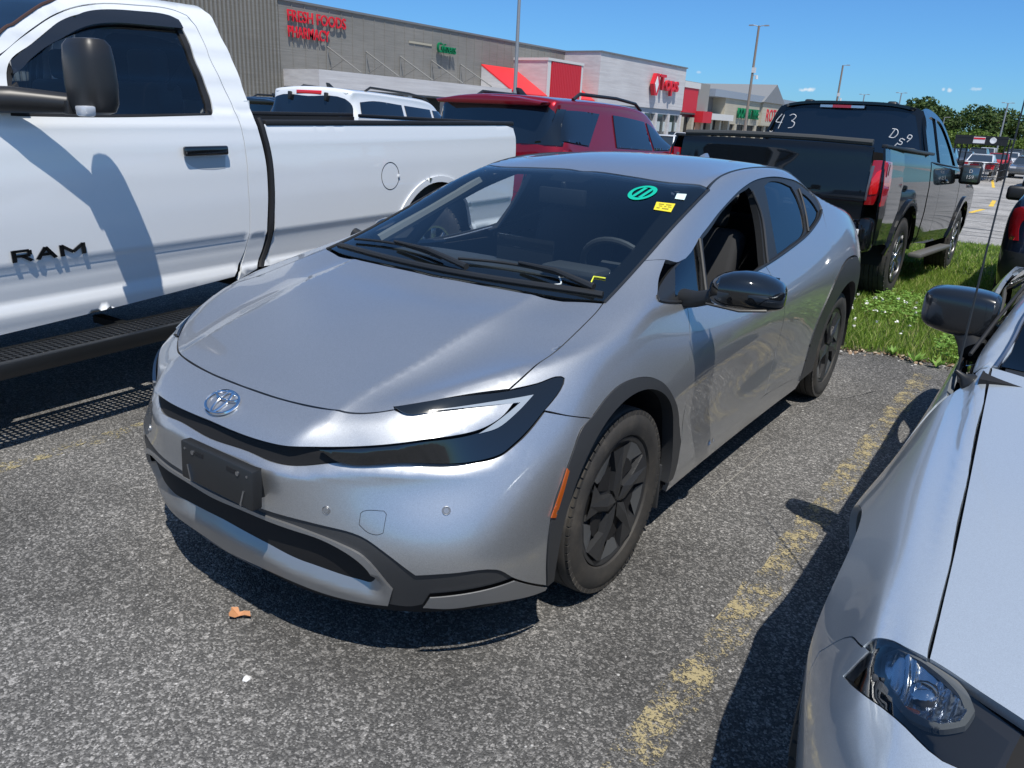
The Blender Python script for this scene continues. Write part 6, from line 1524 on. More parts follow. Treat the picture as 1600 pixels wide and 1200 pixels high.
    for y in (.98, .98+2.72):
        for s in (1, -1): truck_wheel(root, s*.765, y, .33, s, rad=.33, width=.235, rim=.22, spokes=5, rugged=0)
    for y in (.98, 3.70):
        for s in (1, -1):
            m = MB(); m.lathe([(.55, .40), (.76, .40)], 24, Matrix.Translation((0, y, .335)), a0=R(-12), a1=R(192)); m.add([(.55, y+.40*math.sin(a_), .335+.40*math.cos(a_)) for a_ in np.linspace(-1.8, 1.8, 20)], [tuple(range(20))])
            if s < 0: m.V = [(-v[0], v[1], v[2]) for v in m.V]
            m.build('wheel_housing', M_dark, root)
    V = [c-nn_*.026 for c, nn_ in zip(S.co, S.no)]; F = []
    for t in S.tri:
        c = (S.co[t[0]]+S.co[t[1]]+S.co[t[2]])/3
        if c.z < .86 or (c.y < 1.5 and c.z < .98) or (c.y > 3.9):
            if abs(c.x) > .5 and min(math.hypot(c.y-.98, c.z-.335), math.hypot(c.y-3.7, c.z-.335)) < .42: continue
            F.append(t)
    mesh_obj('inner_shell', V, F, M_dark, root)
    m = MB(); m.box((0, 2.35, .19), (1.3, 4.0, .03)); m.box((0, 2.4, .19), (1.64, 1.8, .03)); m.box((0, 1.78, .86), (1.5, .45, .2)); m.build('underbody', M_dark, root)
    for x in (.37, -.37):
        m = MB(); m.box((x, 2.75, .62), (.5, .5, .15)); m.box((x, 3.0, .95), (.48, .14, .55)); m.build('seat', M_seat, root, bevel=.04, seg=3)
    root.location = MUS_LOC
    for ch in root.children: ch.location.y -= 2.38
    root.location = (MUS_LOC[0], MUS_LOC[1]+2.38, 0)
    return root
def build_black_pickup():
    root = thing('pickup_truck', 'black pickup seen from behind on the grass, 43 chalked on its rear window', 'pickup truck')
    Mb = paint('black_paint', (.004, .005, .006), rough=.5, coat=1, dirt=.0); nodes(Mb)[2].inputs['Specular IOR Level'].default_value = .1
    sf = lambda y, z: interp(z, [.45, .6, .85, 1.1, 1.30, 1.44, 1.47], [.965, 1.0, 1.015, 1.01, .99, .96, .945])-.015*max(0, (1.2-y))**2+.03*max(0, min(1, (y-4.9)/.7))
    S = FSurf('x', sf); AY1, AY2 = .96, 4.40
    def arcp(cy, r, a0, a1, st, cz=.40): return [(cy+r*math.cos(R(a)), cz+r*math.sin(R(a))) for a in range(a0, a1, st)]
    bed = [(3.62, .50), (3.60, 1.40), (3.70, 1.43), (5.6, 1.455), (5.76, 1.45), (5.79, 1.3), (5.79, .95), (5.70, .60), (4.97, .55)]+arcp(AY2, .53, 14, 168, 9)+[(3.84, .50)]
    side_pair('bed_side', bed, Mb, root, S, gap=.003, thick=.02, step=.05)
    side_pair('arch_flare', arcp(AY2, .53, 6, 176, 7)+arcp(AY2, .59, 175, 5, -7), Mb, root, S, off=.022, thick=.03, step=.03, smooth=False)
    side_pair('arch_flare', arcp(AY1, .53, 6, 176, 7)+arcp(AY1, .59, 175, 5, -7), Mb, root, S, off=.022, thick=.03, step=.03, smooth=False)
    fd = [(1.62, .46), (1.60, 1.0), (1.66, 1.30), (2.95, 1.335), (2.93, .9), (2.9, .46)]
    side_pair('front_door', fd, Mb, root, S, gap=.004, thick=.02, step=.05)
    side_pair('rear_door', [(2.9, .46), (2.93, .9), (2.95, 1.335), (3.45, 1.36), (3.56, 1.37), (3.56, .50)], Mb, root, S, gap=.004, thick=.02, step=.05)
    side_pair('front_fender', [(1.60, .46), (1.58, 1.0), (1.64, 1.28), (.9, 1.2), (.15, 1.08), (.1, .8), (.3, .55)]+arcp(AY1, .53, 168, 8, -9)+[(1.50, .48)], Mb, root, S, gap=.003, thick=.02, step=.05)
    # greenhouse
    gx = lambda y, z: .975-(z-1.33)*.33-.5*max(0, z-1.84)**1.3
    G = FSurf('x', gx)
    outer = [(1.66, 1.30), (1.95, 1.52), (2.3, 1.76), (2.6, 1.87), (2.9, 1.925), (3.3, 1.93), (3.52, 1.90), (3.57, 1.70), (3.60, 1.36)]
    w1 = [(1.95, 1.36), (2.08, 1.52), (2.38, 1.73), (2.62, 1.82), (2.86, 1.845), (2.90, 1.37)]
    w2 = [(2.97, 1.37), (2.94, 1.845), (3.22, 1.85), (3.36, 1.82), (3.42, 1.65), (3.44, 1.39)]
    side_pair('cab_side', outer, Mb, root, G, thick=.03, holes=[w1, w2], step=.05)
    side_pair('door_glass', w1, M_glassd, root, G, off=-.015, thick=0, step=.1); side_pair('quarter_glass', w2, M_glassd, root, G, off=-.015, thick=0, step=.1)
    for z0, w in ((1.36, .02),):
        m = MB(); m.tube([(gx(1, 1.36)+.004, 1.75, 1.34), (gx(1, 1.36)+.004, 3.5, 1.365)], .010, 6); o = m.build('belt_moulding', M_rubber, root); mirror_obj(o, root)
    RT = FSurf('z', lambda x, y: 1.965-.075*(abs(x)/.77)**4-.08*max(0, (2.9-y)/.6)**2)
    panel('cab_roof', RT, ('z',), sym([(0, 2.35), (.5, 2.4), (.74, 2.55), (.765, 3.0), (.755, 3.50), (.66, 3.60), (0, 3.61)]), Mb, root, thick=.03, step=.08)
    # rear cab wall with window
    RW = FSurf('y', lambda x, z: 3.66-(z-1.3)*.14-.05*(x/.8)**4)
    ro = [(0, 1.935), (.60, 1.93), (.735, 1.91), (.80, 1.855), (.865, 1.66), (.955, 1.36), (.955, 1.2), (0, 1.2)]
    rwn = [(0, 1.868), (.64, 1.865), (.715, 1.84), (.75, 1.75), (.845, 1.42), (.83, 1.33), (0, 1.32)]
    panel('cab_rear_panel', RW, ('y',), sym(ro), Mb, root, thick=.03, holes=[sym(rwn)], step=.05)
    gl = panel('rear_window', RW, ('y',), sym(rwn), mat('dark_privacy_glass', (.004, .005, .007), .03, coat=1), root, off=-.004, thick=.003, step=.08)
    M_chalk = mat('chalk_white', (.65, .66, .66), .8)
    def rear_frame(x, z, tilt=0, dy=.006):
        p = Vector((x, RW.f(x, z)+dy-.004, z)); return frame_matrix(p, (-1, 0, 0), (0, -.14, 1)) @ Matrix.Rotation(tilt, 4, 'Z')
    def scrawl(nm, strokes, x, z, h, tilt=0):
        m = MB(); Mx = rear_frame(x, z, tilt)
        for st in strokes: m.tube([Mx @ Vector((a*h, b*h, 0)) for a, b in spline(st, 4)], .0055, 5)
        m.build(nm, M_chalk, gl)
    scrawl('chalk_mark', [[(-.1, .5), (-.45, -.05), (.0, -.12)], [(.08, .45), (-.18, -.55)]], .72, 1.725, .16)
    scrawl('chalk_mark', [[(-.25, .40), (.0, .5), (.22, .35), (.05, .08), (-.05, .03), (.2, -.1), (.12, -.4), (-.2, -.48)]], .595, 1.725, .16)
    scrawl('chalk_mark', [[(-.4, -.4), (.4, .4)], [(-.3, .35), (.35, -.35)]], .84, 1.59, .055)
    scrawl('chalk_mark', [[(-.2, -.45), (-.1, .45)], [(-.4, .4), (.1, .5), (.4, .15), (.25, -.35), (-.25, -.5)]], -.545, 1.64, .10, -.35)
    scrawl('chalk_mark', [[(0, .5), (0, -.4)]], -.59, 1.52, .07, -.6)
    scrawl('chalk_mark', [[(.3, .45), (-.2, .4), (-.25, .05), (.2, .05), (.25, -.3), (-.25, -.45)]], -.635, 1.56, .08, -.5)
    scrawl('chalk_mark', [[(.25, .1), (-.15, .0), (-.2, .4), (.15, .5), (.3, .2), (.2, -.45)]], -.70, 1.60, .08, -.5)
    m = MB(); m.box((-.02+.07, 3.60, 1.906), (.50, .03, .035)); bl = m.build('cargo_light', M_lens, root, bevel=.01)
    m = MB(); m.box((.05, 3.612, 1.906), (.48, .012, .027)); m.build('light_reflector', mat('reflector_silver', (.6, .62, .65), .25, .8), bl)
    m = MB(); m.box((.05, 3.622, 1.906), (.20, .012, .03)); m.build('brake_light', M_red, bl)
    for x in (.50, -.42):
        m = MB(); m.box((x, 3.35, 1.965), (.11, .16, .05), taper=(.8, .7)); m.build('roof_marker', M_blackp, root, bevel=.015)
    # tailgate
    TG = FSurf('y', lambda x, z: 5.80+.018*math.exp(-((z-1.0)/.22)**2)-.02*(x/.9)**4-.03*max(0, (z-1.38)/.1)**2)
    panel('tailgate', TG, ('y',), sym([(0, 1.455), (.6, 1.452), (.895, 1.44), (.905, 1.2), (.90, .82), (0, .80)]), Mb, root, thick=.06, step=.05)
    m = MB(); m.tube([(.88, 5.76, 1.475), (.4, 5.765, 1.49), (0, 5.765, 1.493), (-.4, 5.765, 1.49), (-.88, 5.76, 1.475)], .028, 8); m.build('tailgate_cap', mat('worn_black_plastic', (.045, .047, .046), .6), root, smooth=True)
    for s in (1, -1): MB().box((s*.975, 4.68, 1.452), (.05, 2.15, .03)).build('bed_rail_cap', M_blackp, root, bevel=.008)
    m = MB()
    for s in (1, -1): m.box((s*.88, 4.68, 1.0), (.03, 2.1, .80))
    m.box((0, 3.66, 1.0), (1.8, .03, .8)); m.box((0, 4.7, .68), (1.76, 2.1, .03)); m.build('bed_liner', M_rubber, root)
    for s in (1, -1):
        lens = [(.918, 1.33), (1.01, 1.335), (1.035, 1.31), (1.035, 1.2), (1.02, 1.08), (.985, .955), (.91, .95), (.91, 1.1)]
        Vv = [(s*x, 5.80-max(0, x-.93)*.35, z) for x, z in lens]
        tl_ = MB().extrude(Vv, (0, -.11, 0)).build('tail_light', mat('tail_red_dark', (.32, .006, .009), .1, coat=1), root, bevel=.006)
        q = [(.935, 1.17), (.965, 1.235), (1.01, 1.27), (1.028, 1.24), (1.018, 1.15), (.995, 1.05), (.935, 1.04)]
        MB().extrude([(s*x, 5.806-max(0, x-.93)*.35, z) for x, z in q], (0, -.02, 0)).build('brake_lens', mat('tail_red_bright', (.75, .01, .01), .15, coat=1, emit=None), tl_, bevel=.003)
        q = [(.915, 1.285), (.94, 1.285), (.938, 1.24), (.925, 1.1), (.925, .99), (.907, .99), (.910, 1.1)]
        MB().extrude([(s*x, 5.806, z) for x, z in q], (0, -.02, 0)).build('reverse_lens', mat('smoke_lens', (.10, .10, .11), .15, coat=1), tl_, bevel=.002)
        # wrap-around side of the lamp
        q = [(5.79, 1.33), (5.54, 1.325), (5.50, 1.25), (5.55, 1.10), (5.66, .955), (5.79, .95)]
        a = panel('lamp_side', S, ('x',), q, mat('tail_red_side', (.55, .008, .01), .1, coat=1), tl_, off=.004, thick=.01, step=.03)
        if s < 0: mirror_obj(a, tl_); bpy.data.objects.remove(a)
    m = MB(); m.box((0, 5.90, .69), (1.84, .18, .22)); bp = m.build('rear_bumper', M_chrome, root, bevel=.03)
    m = MB(); m.box((0, 5.93, .79), (1.5, .16, .03)); m.build('bumper_step', M_blackp, bp, bevel=.008)
    for s in (1, -1):
        m = MB(); m.box((s*.975, 5.80, .70), (.11, .24, .30)); m.build('bumper_corner', Mb, bp, bevel=.04)
        m = MB(); m.box((s*.935, 5.95, .70), (.03, .012, .10)); m.build('bumper_reflector', mat('pale_reflector', (.6, .6, .6), .3), bp, bevel=.004)
    m = MB(); m.lathe([(0, .032), (.16, .038), (.165, .03), (.02, .026)], 20, Matrix.Translation((-.78, 5.62, .46)) @ Matrix.Rotation(R(90), 4, 'Z')); m.tube([(-.78, 4.9, .45), (-.78, 5.65, .46)], .028, 10); m.build('exhaust_pipe', M_chrome, root, smooth=True)
    m = MB(); m.box((0, 3.2, .62), (1.4, 5.0, .2)); m.box((0, 2.6, .85), (1.8, 1.9, .7)); m.build('chassis', M_dark, root)
    m = MB(); m.box((1.0, 2.55, .36), (.14, 1.9, .05)); o = m.build('running_board', mat('board_grey', (.12, .12, .115), .5), root, bevel=.015); mirror_obj(o, root)
    for y in (AY1, AY2):
        for s in (1, -1): truck_wheel(root, s*.86, y, .405, s, rad=.405, width=.27, rim=.25, spokes=6, rugged=.0, mt=M_alloyd, face=M_alloy)
    for y in (AY1, AY2):
        for s in (1, -1):
            m = MB(); m.lathe([(.60, .52), (.97, .52)], 24, Matrix.Translation((0, y, .42)), a0=R(-8), a1=R(188)); m.add([(.60, y+.52*math.sin(a), .42+.52*math.cos(a)) for a in np.linspace(-1.7, 1.7, 20)], [tuple(range(20))])
            if s < 0: m.V = [(-v[0], v[1], v[2]) for v in m.V]
            m.build('wheel_housing', M_dark, root)
    # bonnet, screen, mirrors
    HB = FSurf('z', lambda x, y: 1.26-.05*(abs(x)/.9)**2-.12*max(0, (.6-y)/.6)**2); panel('bonnet', HB, ('z',), sym([(0, .06), (.7, .12), (.92, .25), (.93, 1.62), (0, 1.58)]), Mb, root, thick=.03, step=.1)
    m = MB(); m.V = [(-.84, 1.64, 1.28), (.84, 1.64, 1.28), (.66, 2.45, 1.88), (-.66, 2.45, 1.88)]; m.F = [(0, 1, 2, 3)]; m.build('windscreen', M_glassd, root)
    m = MB(); m.box((0, .12, .95), (1.9, .14, .55)); m.build('grille', M_blackp, root, bevel=.02)
    for s in (1, -1):
        m = MB(); m.box((s*1.14, 1.86, 1.27), (.24, .11, .23)); mh = m.build('wing_mirror', M_blackp, root, bevel=.04, seg=3)
        m = MB(); m.box((s*1.145, 1.92, 1.27), (.18, .006, .17)); mg = m.build('mirror_glass', mat('mirror_glass_dark', (.12, .16, .17), .06, .6, 1), mh, bevel=.002)
        if s < 0:
            for k, (tx, tz) in enumerate((('D', 1.31), ('159', 1.24))): text_mesh('mirror_chalk', tx, .06, M_chalk, mg, frame_matrix((s*1.145, 1.926, tz), (-1, 0, 0), (0, 0, 1)), extrude=.001)
        m = MB(); m.tube([(s*.96, 1.80, 1.24), (s*1.05, 1.84, 1.24)], .03, 8); m.build('mirror_arm', M_blackp, mh)
        m = MB(); m.box((s*(sf(2.7, 1.15)+.02), 2.72, 1.18), (.03, .20, .035)); m.build('door_handle', Mb, root, bevel=.01)
    root.matrix_world = Matrix.Translation((-.341, 12.034, -.141)) @ Matrix.Rotation(R(178.12), 4, 'Z') @ Matrix.Rotation(R(1.93), 4, 'X')
    return root
# ------------------------------------------------------------------ other vehicles
def suv_surface(L, w, H, belt=1.20, hood=1.12, rear_rake=.25, rw=.70, gw=.80, levels=3):
    z1, z2, z3 = .42, .66, .92
    S = []
    for fx, y0 in ((0, .0), (.3, .02), (.58, .06), (.80, .15), (.95, .38)):
        S.append([(fx*w*.98, y0+.06, .24), (fx*w, y0, z1), (fx*w, y0, z2), (fx*w, y0+.02, z3), (fx*w*.97, y0+.08, hood-.10)])
    ys = [.65, 1.05, 1.6, 2.2, 2.8, 3.5, L-.85, L-.40]
    for k, y in enumerate(ys):
        zb = belt if k > 1 else hood-.02+.02*k
        S.append([(w*.95, y, .24), (w*.985, y, z1), (w, y, z2), (w*.995, y, z3), (w*.945, y, zb)])
    for fx, dy in ((.94, .16), (.80, .06), (.55, .03), (.28, .01), (0, 0)):
        S.append([(fx*w*.98, L-dy-.05, .30), (fx*w, L-dy, z1+.04), (fx*w, L-dy, z2), (fx*w, L-dy-.03, z3), (fx*w*.97, L-dy-.06, belt)])
    c = .28/.98
    T = [[(0, .40, hood-.03), (.30*w, .40, hood-.035), (.58*w, .42, hood-.045), (.80*w, .50, hood-.06)],
         [(0, 1.0, hood+.04), (.30*w, 1.0, hood+.035), (.58*w, 1.0, hood+.02), (.82*w, 1.03, hood+.0)],
         [(0, 1.42, hood+.08), (.30*w, 1.44, hood+.075), (.62*w, 1.52, hood+.06), (.84*w, 1.62, belt+.01)],
         [(0, 1.95, hood+.36), (.30*w, 1.96, hood+.355), (.64*w, 2.02, hood+.33), (.80*w, 2.15, belt+.22)],
         [(0, 2.42, H-.05), (.30*w, 2.44, H-.055), (rw*w*.96, 2.5, H-.09), (.79*w, 2.62, H-.20)],
         [(0, 3.3, H), (.30*w, 3.3, H-.004), (rw*w, 3.3, H-.04), (gw*w, 3.3, H-.15)],
         [(0, L-.95, H-.01), (.30*w, L-.95, H-.015), (rw*w, L-.95, H-.05), (gw*w, L-.92, H-.16)],
         [(0, L-.05-rear_rake, H-.05), (.30*w, L-.06-rear_rake, H-.055), (rw*w, L-.10-rear_rake, H-.09), (gw*w, L-.22-rear_rake*.8, H-.20)]]
    V, F, SI, G, mp = body_cage(S, T); cr = []
    def cre(ids, c):
        for a, b in zip(ids, ids[1:]): cr.append((a, b, c)); cr.append((mp[a], mp[b], c))
    cre(G[8][:4], .7); cre([g[3] for g in G[4:9]], .3); cre([s[4] for s in SI[6:14]], .5); cre([s[4] for s in SI[14:]], .5)
    return Surface(V, F, cr, levels=levels)
def arc(cy, cz, r, a0, a1, st): return [(cy+r*math.cos(R(a)), cz+r*math.sin(R(a))) for a in range(a0, a1, st)]
def build_suv(lb, M, mp, L=5.05, w=1.0, H=1.78, belt=1.18, hood=1.10, AY=(.93, 3.95), wr=.39, wins=None, dlo=None, black_d=True, rails=True, rake=.25, rear=None, name='parked_suv', rw=.70, hdr=.12, cat='SUV', fin=True, wheelmat=None, glass=None, sp=.26):
    S = suv_surface(L, w, H, belt, hood, rake, rw=rw); X = ('x',); Z = ('z',); RR = ('r',)
    root = thing(name, lb, cat)
    gls = glass or mat('suv_glass', (.006, .009, .014), .03, coat=1)
    # painted shell (one continuous skin, open at the wheel arches); glass is let into its surface
    F = []
    for t in S.tri:
        c = (S.co[t[0]]+S.co[t[1]]+S.co[t[2]])/3
        if abs(c.x) > w*.6 and min(math.hypot(c.y-a_, c.z-wr) for a_ in AY) < wr+.06: continue
        F.append(t)
    LN = []
    for t in F: LN += [S.no[i_] for i_ in t]
    mesh_obj('body', S.co, F, mp, root, normals=LN)
    for a_ in AY:
        ar = arc(a_, wr, wr+.05, -12, 196, 9)+arc(a_, wr, wr+.11, 195, -12, -9)
        q = panel('arch_moulding', S, X, ar, M_blackp, root, off=.008, thick=.03, step=.03, smooth=False); mirror_obj(q, root)
    for q_ in wins:
        q = panel('side_window', S, X, q_, gls, root, step=.03, thick=.012, off=.012); mirror_obj(q, root)
    for ya in (1.62, 2.68, 3.62):
        seam = [(ya, .30), (ya+.006, .30), (ya+.006, belt-.02), (ya, belt-.02)]
        q = panel('door_gap', S, X, seam, M_dark, root, off=.001, thick=0, step=.05, smooth=False); mirror_obj(q, root)
    panel('windscreen', S, Z, sym([(0, 1.42), (.55*w, 1.48), (.78*w, 1.66), (.74*w, 2.1), (rw*w*.93, 2.48), (0, 2.40)]), gls, root, step=.1, thick=.004, off=.003)
    # spoiler, rear window, tailgate, bumper
    SR_ = ('s', (0, L-1.4, 1.1))
    ge = .93*w*.86
    rg = [(0, H-hdr), (rw*w*.95, H-hdr-.015), (gw_(w, rw)*.97, H-hdr-.08), (.86*w, belt+.07), (.60*w, belt+.03), (0, belt+.02)]
    panel('rear_window', S, RR, sym(rg), gls, root, step=.035, thick=.006, off=.006)
    sg_ = [(-.90*w, .70), (-.90*w, .706), (.90*w, .706), (.90*w, .70)]; panel('tailgate_gap', S, RR, sg_, M_dark, root, off=.001, thick=0, step=.05, smooth=False)
    panel('rear_bumper', S, RR, sym([(0, .595), (.93*w, .615), (.94*w, .42), (.9*w, .34), (0, .32)]), M_blackp, root, step=.08, thick=.03, off=.015)
    panel('grille', S, ('y',), sym([(0, .92), (.55*w, .92), (.6*w, .6), (0, .58)]), M_blackp, root, step=.1, thick=.03, off=.01)
    m = MB(); ysp = L-.04-rake; m.extrude([(-rw*w*1.03, ysp-.12, H-.10), (-rw*w*.5, ysp-.12, H-.055), (0, ysp-.12, H-.045), (rw*w*.5, ysp-.12, H-.055), (rw*w*1.03, ysp-.12, H-.10), (rw*w*.98, ysp-.12, H-.14), (-rw*w*.98, ysp-.12, H-.14)], (0, sp, -.02)); m.build('roof_spoiler', mp, root, bevel=.015)
    for s in (1, -1):
        q = [(.925*w, belt-.02), (.99*w, belt-.06), (.99*w, .86), (.90*w, .84), (.72*w, .90), (.72*w, .98), (.88*w, 1.0)] if rear is None else rear
        a = panel('tail_light', S, ('s', (0, L-.8, .8)), pv(('s', (0, L-.8, .8)), [on_surface(S, RR, min(x, .97*w), z)[0] for x, z in q]), mat('tail_red_dark', (.16, .004, .006), .1, coat=1), root, step=.03, thick=.01, off=.006)
        if s < 0: mirror_obj(a, root); bpy.data.objects.remove(a)
        m = MB(); m.box((s*(w*.99+.10), 1.95, belt+.02), (.20, .12, .17)); m.build('wing_mirror', M_blackp, root, bevel=.04, seg=3)
        m = MB(); m.box((s*.72*w, .20, hood-.22), (.36, .10, .12)); m.build('headlight', M_lens, root, bevel=.02)
        if rails:
            m = MB(); m.tube([(s*rw*w*.97, L-.72, H-.05), (s*rw*w*.97, L-.86, H+.02), (s*rw*w*.97, 3.3, H+.035), (s*rw*w*.95, 2.75, H+.01), (s*rw*w*.93, 2.55, H-.06)], .020, 8); m.build('roof_rail', M_blackp, root, smooth=True)
    if fin:
        m = MB(); m.extrude([(-.03, L-.80, H-.02), (-.03, L-.63, H-.02), (-.012, L-.62, H+.06), (-.012, L-.68, H+.055)], (.05, 0, 0)); m.build('aerial', M_blackp, root, bevel=.01)
    m = MB(); m.box((0, L/2, .42), (w*1.6, L-.8, .3)); m.box((0, L*.56, .85), (w*1.75, L*.52, .6)); m.build('chassis', M_dark, root)
    for y in AY:
        for s in (1, -1):
            truck_wheel(root, s*(w-.13), y, wr, s, rad=wr, width=.24, rim=wr*.62, spokes=7, rugged=0, mt=M_alloyd, face=wheelmat or M_alloyd)
    root.matrix_world = M
    return root, S
def gw_(w, rw): return .80*w
def build_other_cars():
    Mr = paint('candy_red_paint', (.36, .003, .012), metal=.6, rough=.34, coat=1, flake=.1)
    L = 5.05
    wins = [[(1.85, 1.24), (2.12, 1.36), (2.45, 1.52), (2.60, 1.555), (2.56, 1.225)], [(2.62, 1.225), (2.68, 1.565), (3.2, 1.59), (3.56, 1.60), (3.62, 1.235)], [(4.30, 1.235), (3.90, 1.595), (4.30, 1.60), (4.66, 1.59), (4.77, 1.42), (4.84, 1.27)]]
    r, S = build_suv('red three-row SUV with black roof rails, behind the white pickup bed', Matrix.Translation((-3.713, 10.959, -.017)) @ Matrix.Rotation(R(180.85), 4, 'Z') @ Matrix.Rotation(R(1.35), 4, 'X'), Mr, L=L, w=.99, H=1.77, belt=1.20, wins=wins, rake=.12, rw=.72)
    a = panel('rear_pillar', S, ('x',), [(4.64, 1.60), (4.82, 1.22), (4.96, 1.22), (4.86, 1.44), (4.80, 1.60)], M_gloss, r, off=.010, thick=.01, step=.03); mirror_obj(a, r)
    panel('trim_panel', S, ('r',), sym([(0, 1.10), (.60, 1.10), (.66, 1.12), (.66, .99), (0, .97)]), M_gloss, r, step=.07, thick=.01, off=.012)
    Mw = paint('suv_white', (.72, .74, .76), rough=.35, coat=1)
    wins2 = [[(1.95, 1.50), (2.3, 1.72), (2.62, 1.74), (2.62, 1.42)], [(2.72, 1.42), (2.72, 1.745), (3.62, 1.75), (3.62, 1.42)], [(3.72, 1.42), (3.72, 1.75), (4.55, 1.75), (4.95, 1.70), (5.02, 1.42)]]
    r, S = build_suv('large white SUV with black roof rails, only its roof showing over the bed of the white pickup', Matrix.Translation((-9.821, 13.017, -.206)) @ Matrix.Rotation(R(190.02), 4, 'Z') @ Matrix.Rotation(R(2.45), 4, 'X'), Mw, L=5.35, w=1.03, H=1.95, belt=1.38, hood=1.22, AY=(1.0, 4.1), wins=wins2, rake=.12, rw=.72, hdr=.20, sp=.09)
    r['label'] = 'large white SUV with black rails, its roof showing above the white pickup bed'
    m = MB(); m.box((0.0, 5.195, 1.815), (.52, .05, .06)); m.build('brake_light', mat('tail_red_bright', (.75, .01, .01), .15, coat=1), r, bevel=.008)
    for x in (.38, -.38):
        m = MB(); m.box((x, 5.235, 1.75), (.05, .07, .13)); m.build('window_hinge', M_blackp, r, bevel=.012)
    Mk = paint('navy_black_paint', (.006, .009, .016), rough=.28, coat=1)
    r, S = build_suv('tall dark SUV with tinted windows left of the large white SUV', Matrix.Translation((-12.9, 14.6, -.22)) @ Matrix.Rotation(R(186), 4, 'Z'), Mk, L=5.3, w=1.02, H=2.0, belt=1.38, hood=1.22, AY=(1.0, 4.1), wins=wins2, rake=.10, rw=.74)
    Mn = paint('navy_paint', (.006, .012, .028), metal=.3, rough=.3, coat=1)
    wins3 = [[(1.95, 1.16), (2.3, 1.34), (2.55, 1.42), (2.60, 1.12)], [(2.70, 1.12), (2.70, 1.43), (3.45, 1.44), (3.5, 1.14)], [(3.6, 1.16), (3.6, 1.44), (3.95, 1.42), (4.15, 1.22)]]
    r, S = build_suv('dark blue SUV with tall red tail lights, behind the silver coupe', Matrix.Translation((2.27, 12.10, -.10)) @ Matrix.Rotation(R(180.5), 4, 'Z') @ Matrix.Rotation(R(1.2), 4, 'X'), Mn, L=4.62, w=.93, H=1.62, belt=1.06, hood=1.02, AY=(.9, 3.6), wr=.36, wins=wins3, rake=.35, rails=False, rear=[(.70, 1.00), (.80, 1.03), (.88, 1.0), (.89, .85), (.86, .72), (.78, .72), (.80, .86), (.76, .94)])
    # small vehicles in the far lot
def simple_car(kind, col, lens=M_red):
    """a small distant car: body, cabin glass, roof, wheels, lights; front at y=0"""
    dims = dict(sedan=(4.7, .90, 1.45), suv=(4.7, .94, 1.72), pickup=(5.6, .98, 1.85), van=(5.1, .98, 1.95))[kind]; L, w, H = dims
    r = bpy.data.objects.new('parked_car', None); link(r)
    m = MB(); bz = .95 if kind == 'sedan' else 1.08
    prof = [(.0, .35), (.0, .62), (.08, .78), (.9, .9 if kind == 'sedan' else 1.02), (1.5, bz), (L-.9, bz+.02), (L-.12, bz), (L, .75), (L, .38), (L-.3, .28), (.3, .26)]
    m.extrude([(-w, y, z) for y, z in prof], (2*w, 0, 0)); m.build('body', col, r, bevel=.09, seg=3)
    gp = {'sedan': [(1.35, bz-.03), (2.15, H-.06), (3.3, H-.04), (4.25, bz)], 'suv': [(1.35, bz-.03), (2.0, H-.10), (2.6, H-.06), (L-.5, H-.08), (L-.12, bz)], 'pickup': [(1.5, bz), (2.15, H-.08), (3.3, H-.08), (3.5, bz)], 'van': [(.9, bz), (1.6, H-.1), (L-.4, H-.08), (L-.1, bz)]}[kind]
    m = MB(); y0, y1 = gp[0][0], gp[-1][0]; n = len(gp)
    V = []
    for y, z in gp:
        t = (z-bz)/(H-bz); ww = w*(.93-.20*t); V += [(-ww, y, z), (ww, y, z)]
    F = [(2*i, 2*i+1, 2*i+3, 2*i+2) for i in range(n-1)]+[tuple(2*i for i in range(n)), tuple(2*i+1 for i in range(n))[::-1]]
    m.add(V, F); m.build('cabin_glass', mat('far_glass', (.03, .04, .05), .06, coat=1), r)
    ri = [(y, z) for y, z in gp if z > H-.2]; m = MB(); ya, yb = ri[0][0], ri[-1][0]
    m.box((0, (ya+yb)/2, H-.035), (w*1.46, yb-ya+.1, .07)); 
    for s in (1, -1):
        m.tube([(s*w*.90, gp[0][0]+.05, bz), (s*w*.74, ya, H-.07)], .04, 5); m.tube([(s*w*.90, gp[-1][0]-.05, bz), (s*w*.74, yb, H-.07)], .055, 5); m.tube([(s*w*.92, (ya+yb)/2, bz), (s*w*.74, (ya+yb)/2, H-.07)], .035, 5)
    m.build('roof', col, r, bevel=.02)
    if kind == 'pickup':
        m = MB(); m.box((0, 4.5, bz+.12), (w*1.9, 2.0, .30)); m.build('bed', col, r, bevel=.04)
    for s in (1, -1):
        m = MB(); m.box((s*w*.82, L-.01, bz-.12), (.24, .06, .16)); m.build('tail_light', M_red, r)
        m = MB(); m.box((s*w*.75, .05, .72), (.36, .08, .12)); m.build('headlight', mat('far_lamp', (.6, .62, .65), .2), r)
        for y in (.9, L-1.0):
            m = MB(); m.lathe([(-.1, .0), (-.1, .33), (.1, .33), (.105, .22), (.09, .0)], 20, Matrix.Translation((s*(w-.09), y, .33)) @ (Matrix.Identity(4) if s > 0 else Matrix.Rotation(math.pi, 4, 'Z'))); wh = m.build('wheel', M_tyre, r, smooth=True)
            m = MB(); m.lathe([(.108, 0), (.108, .2), (.1, .21)], 16, Matrix.Translation((s*(w-.09), y, .33)) @ (Matrix.Identity(4) if s > 0 else Matrix.Rotation(math.pi, 4, 'Z'))); m.build('rim', M_alloyd, wh)
    m = MB(); m.box((0, L+.01, .62), (.5, .03, .14)); m.build('plate', mat('far_plate', (.5, .5, .48), .5), r)
    return r
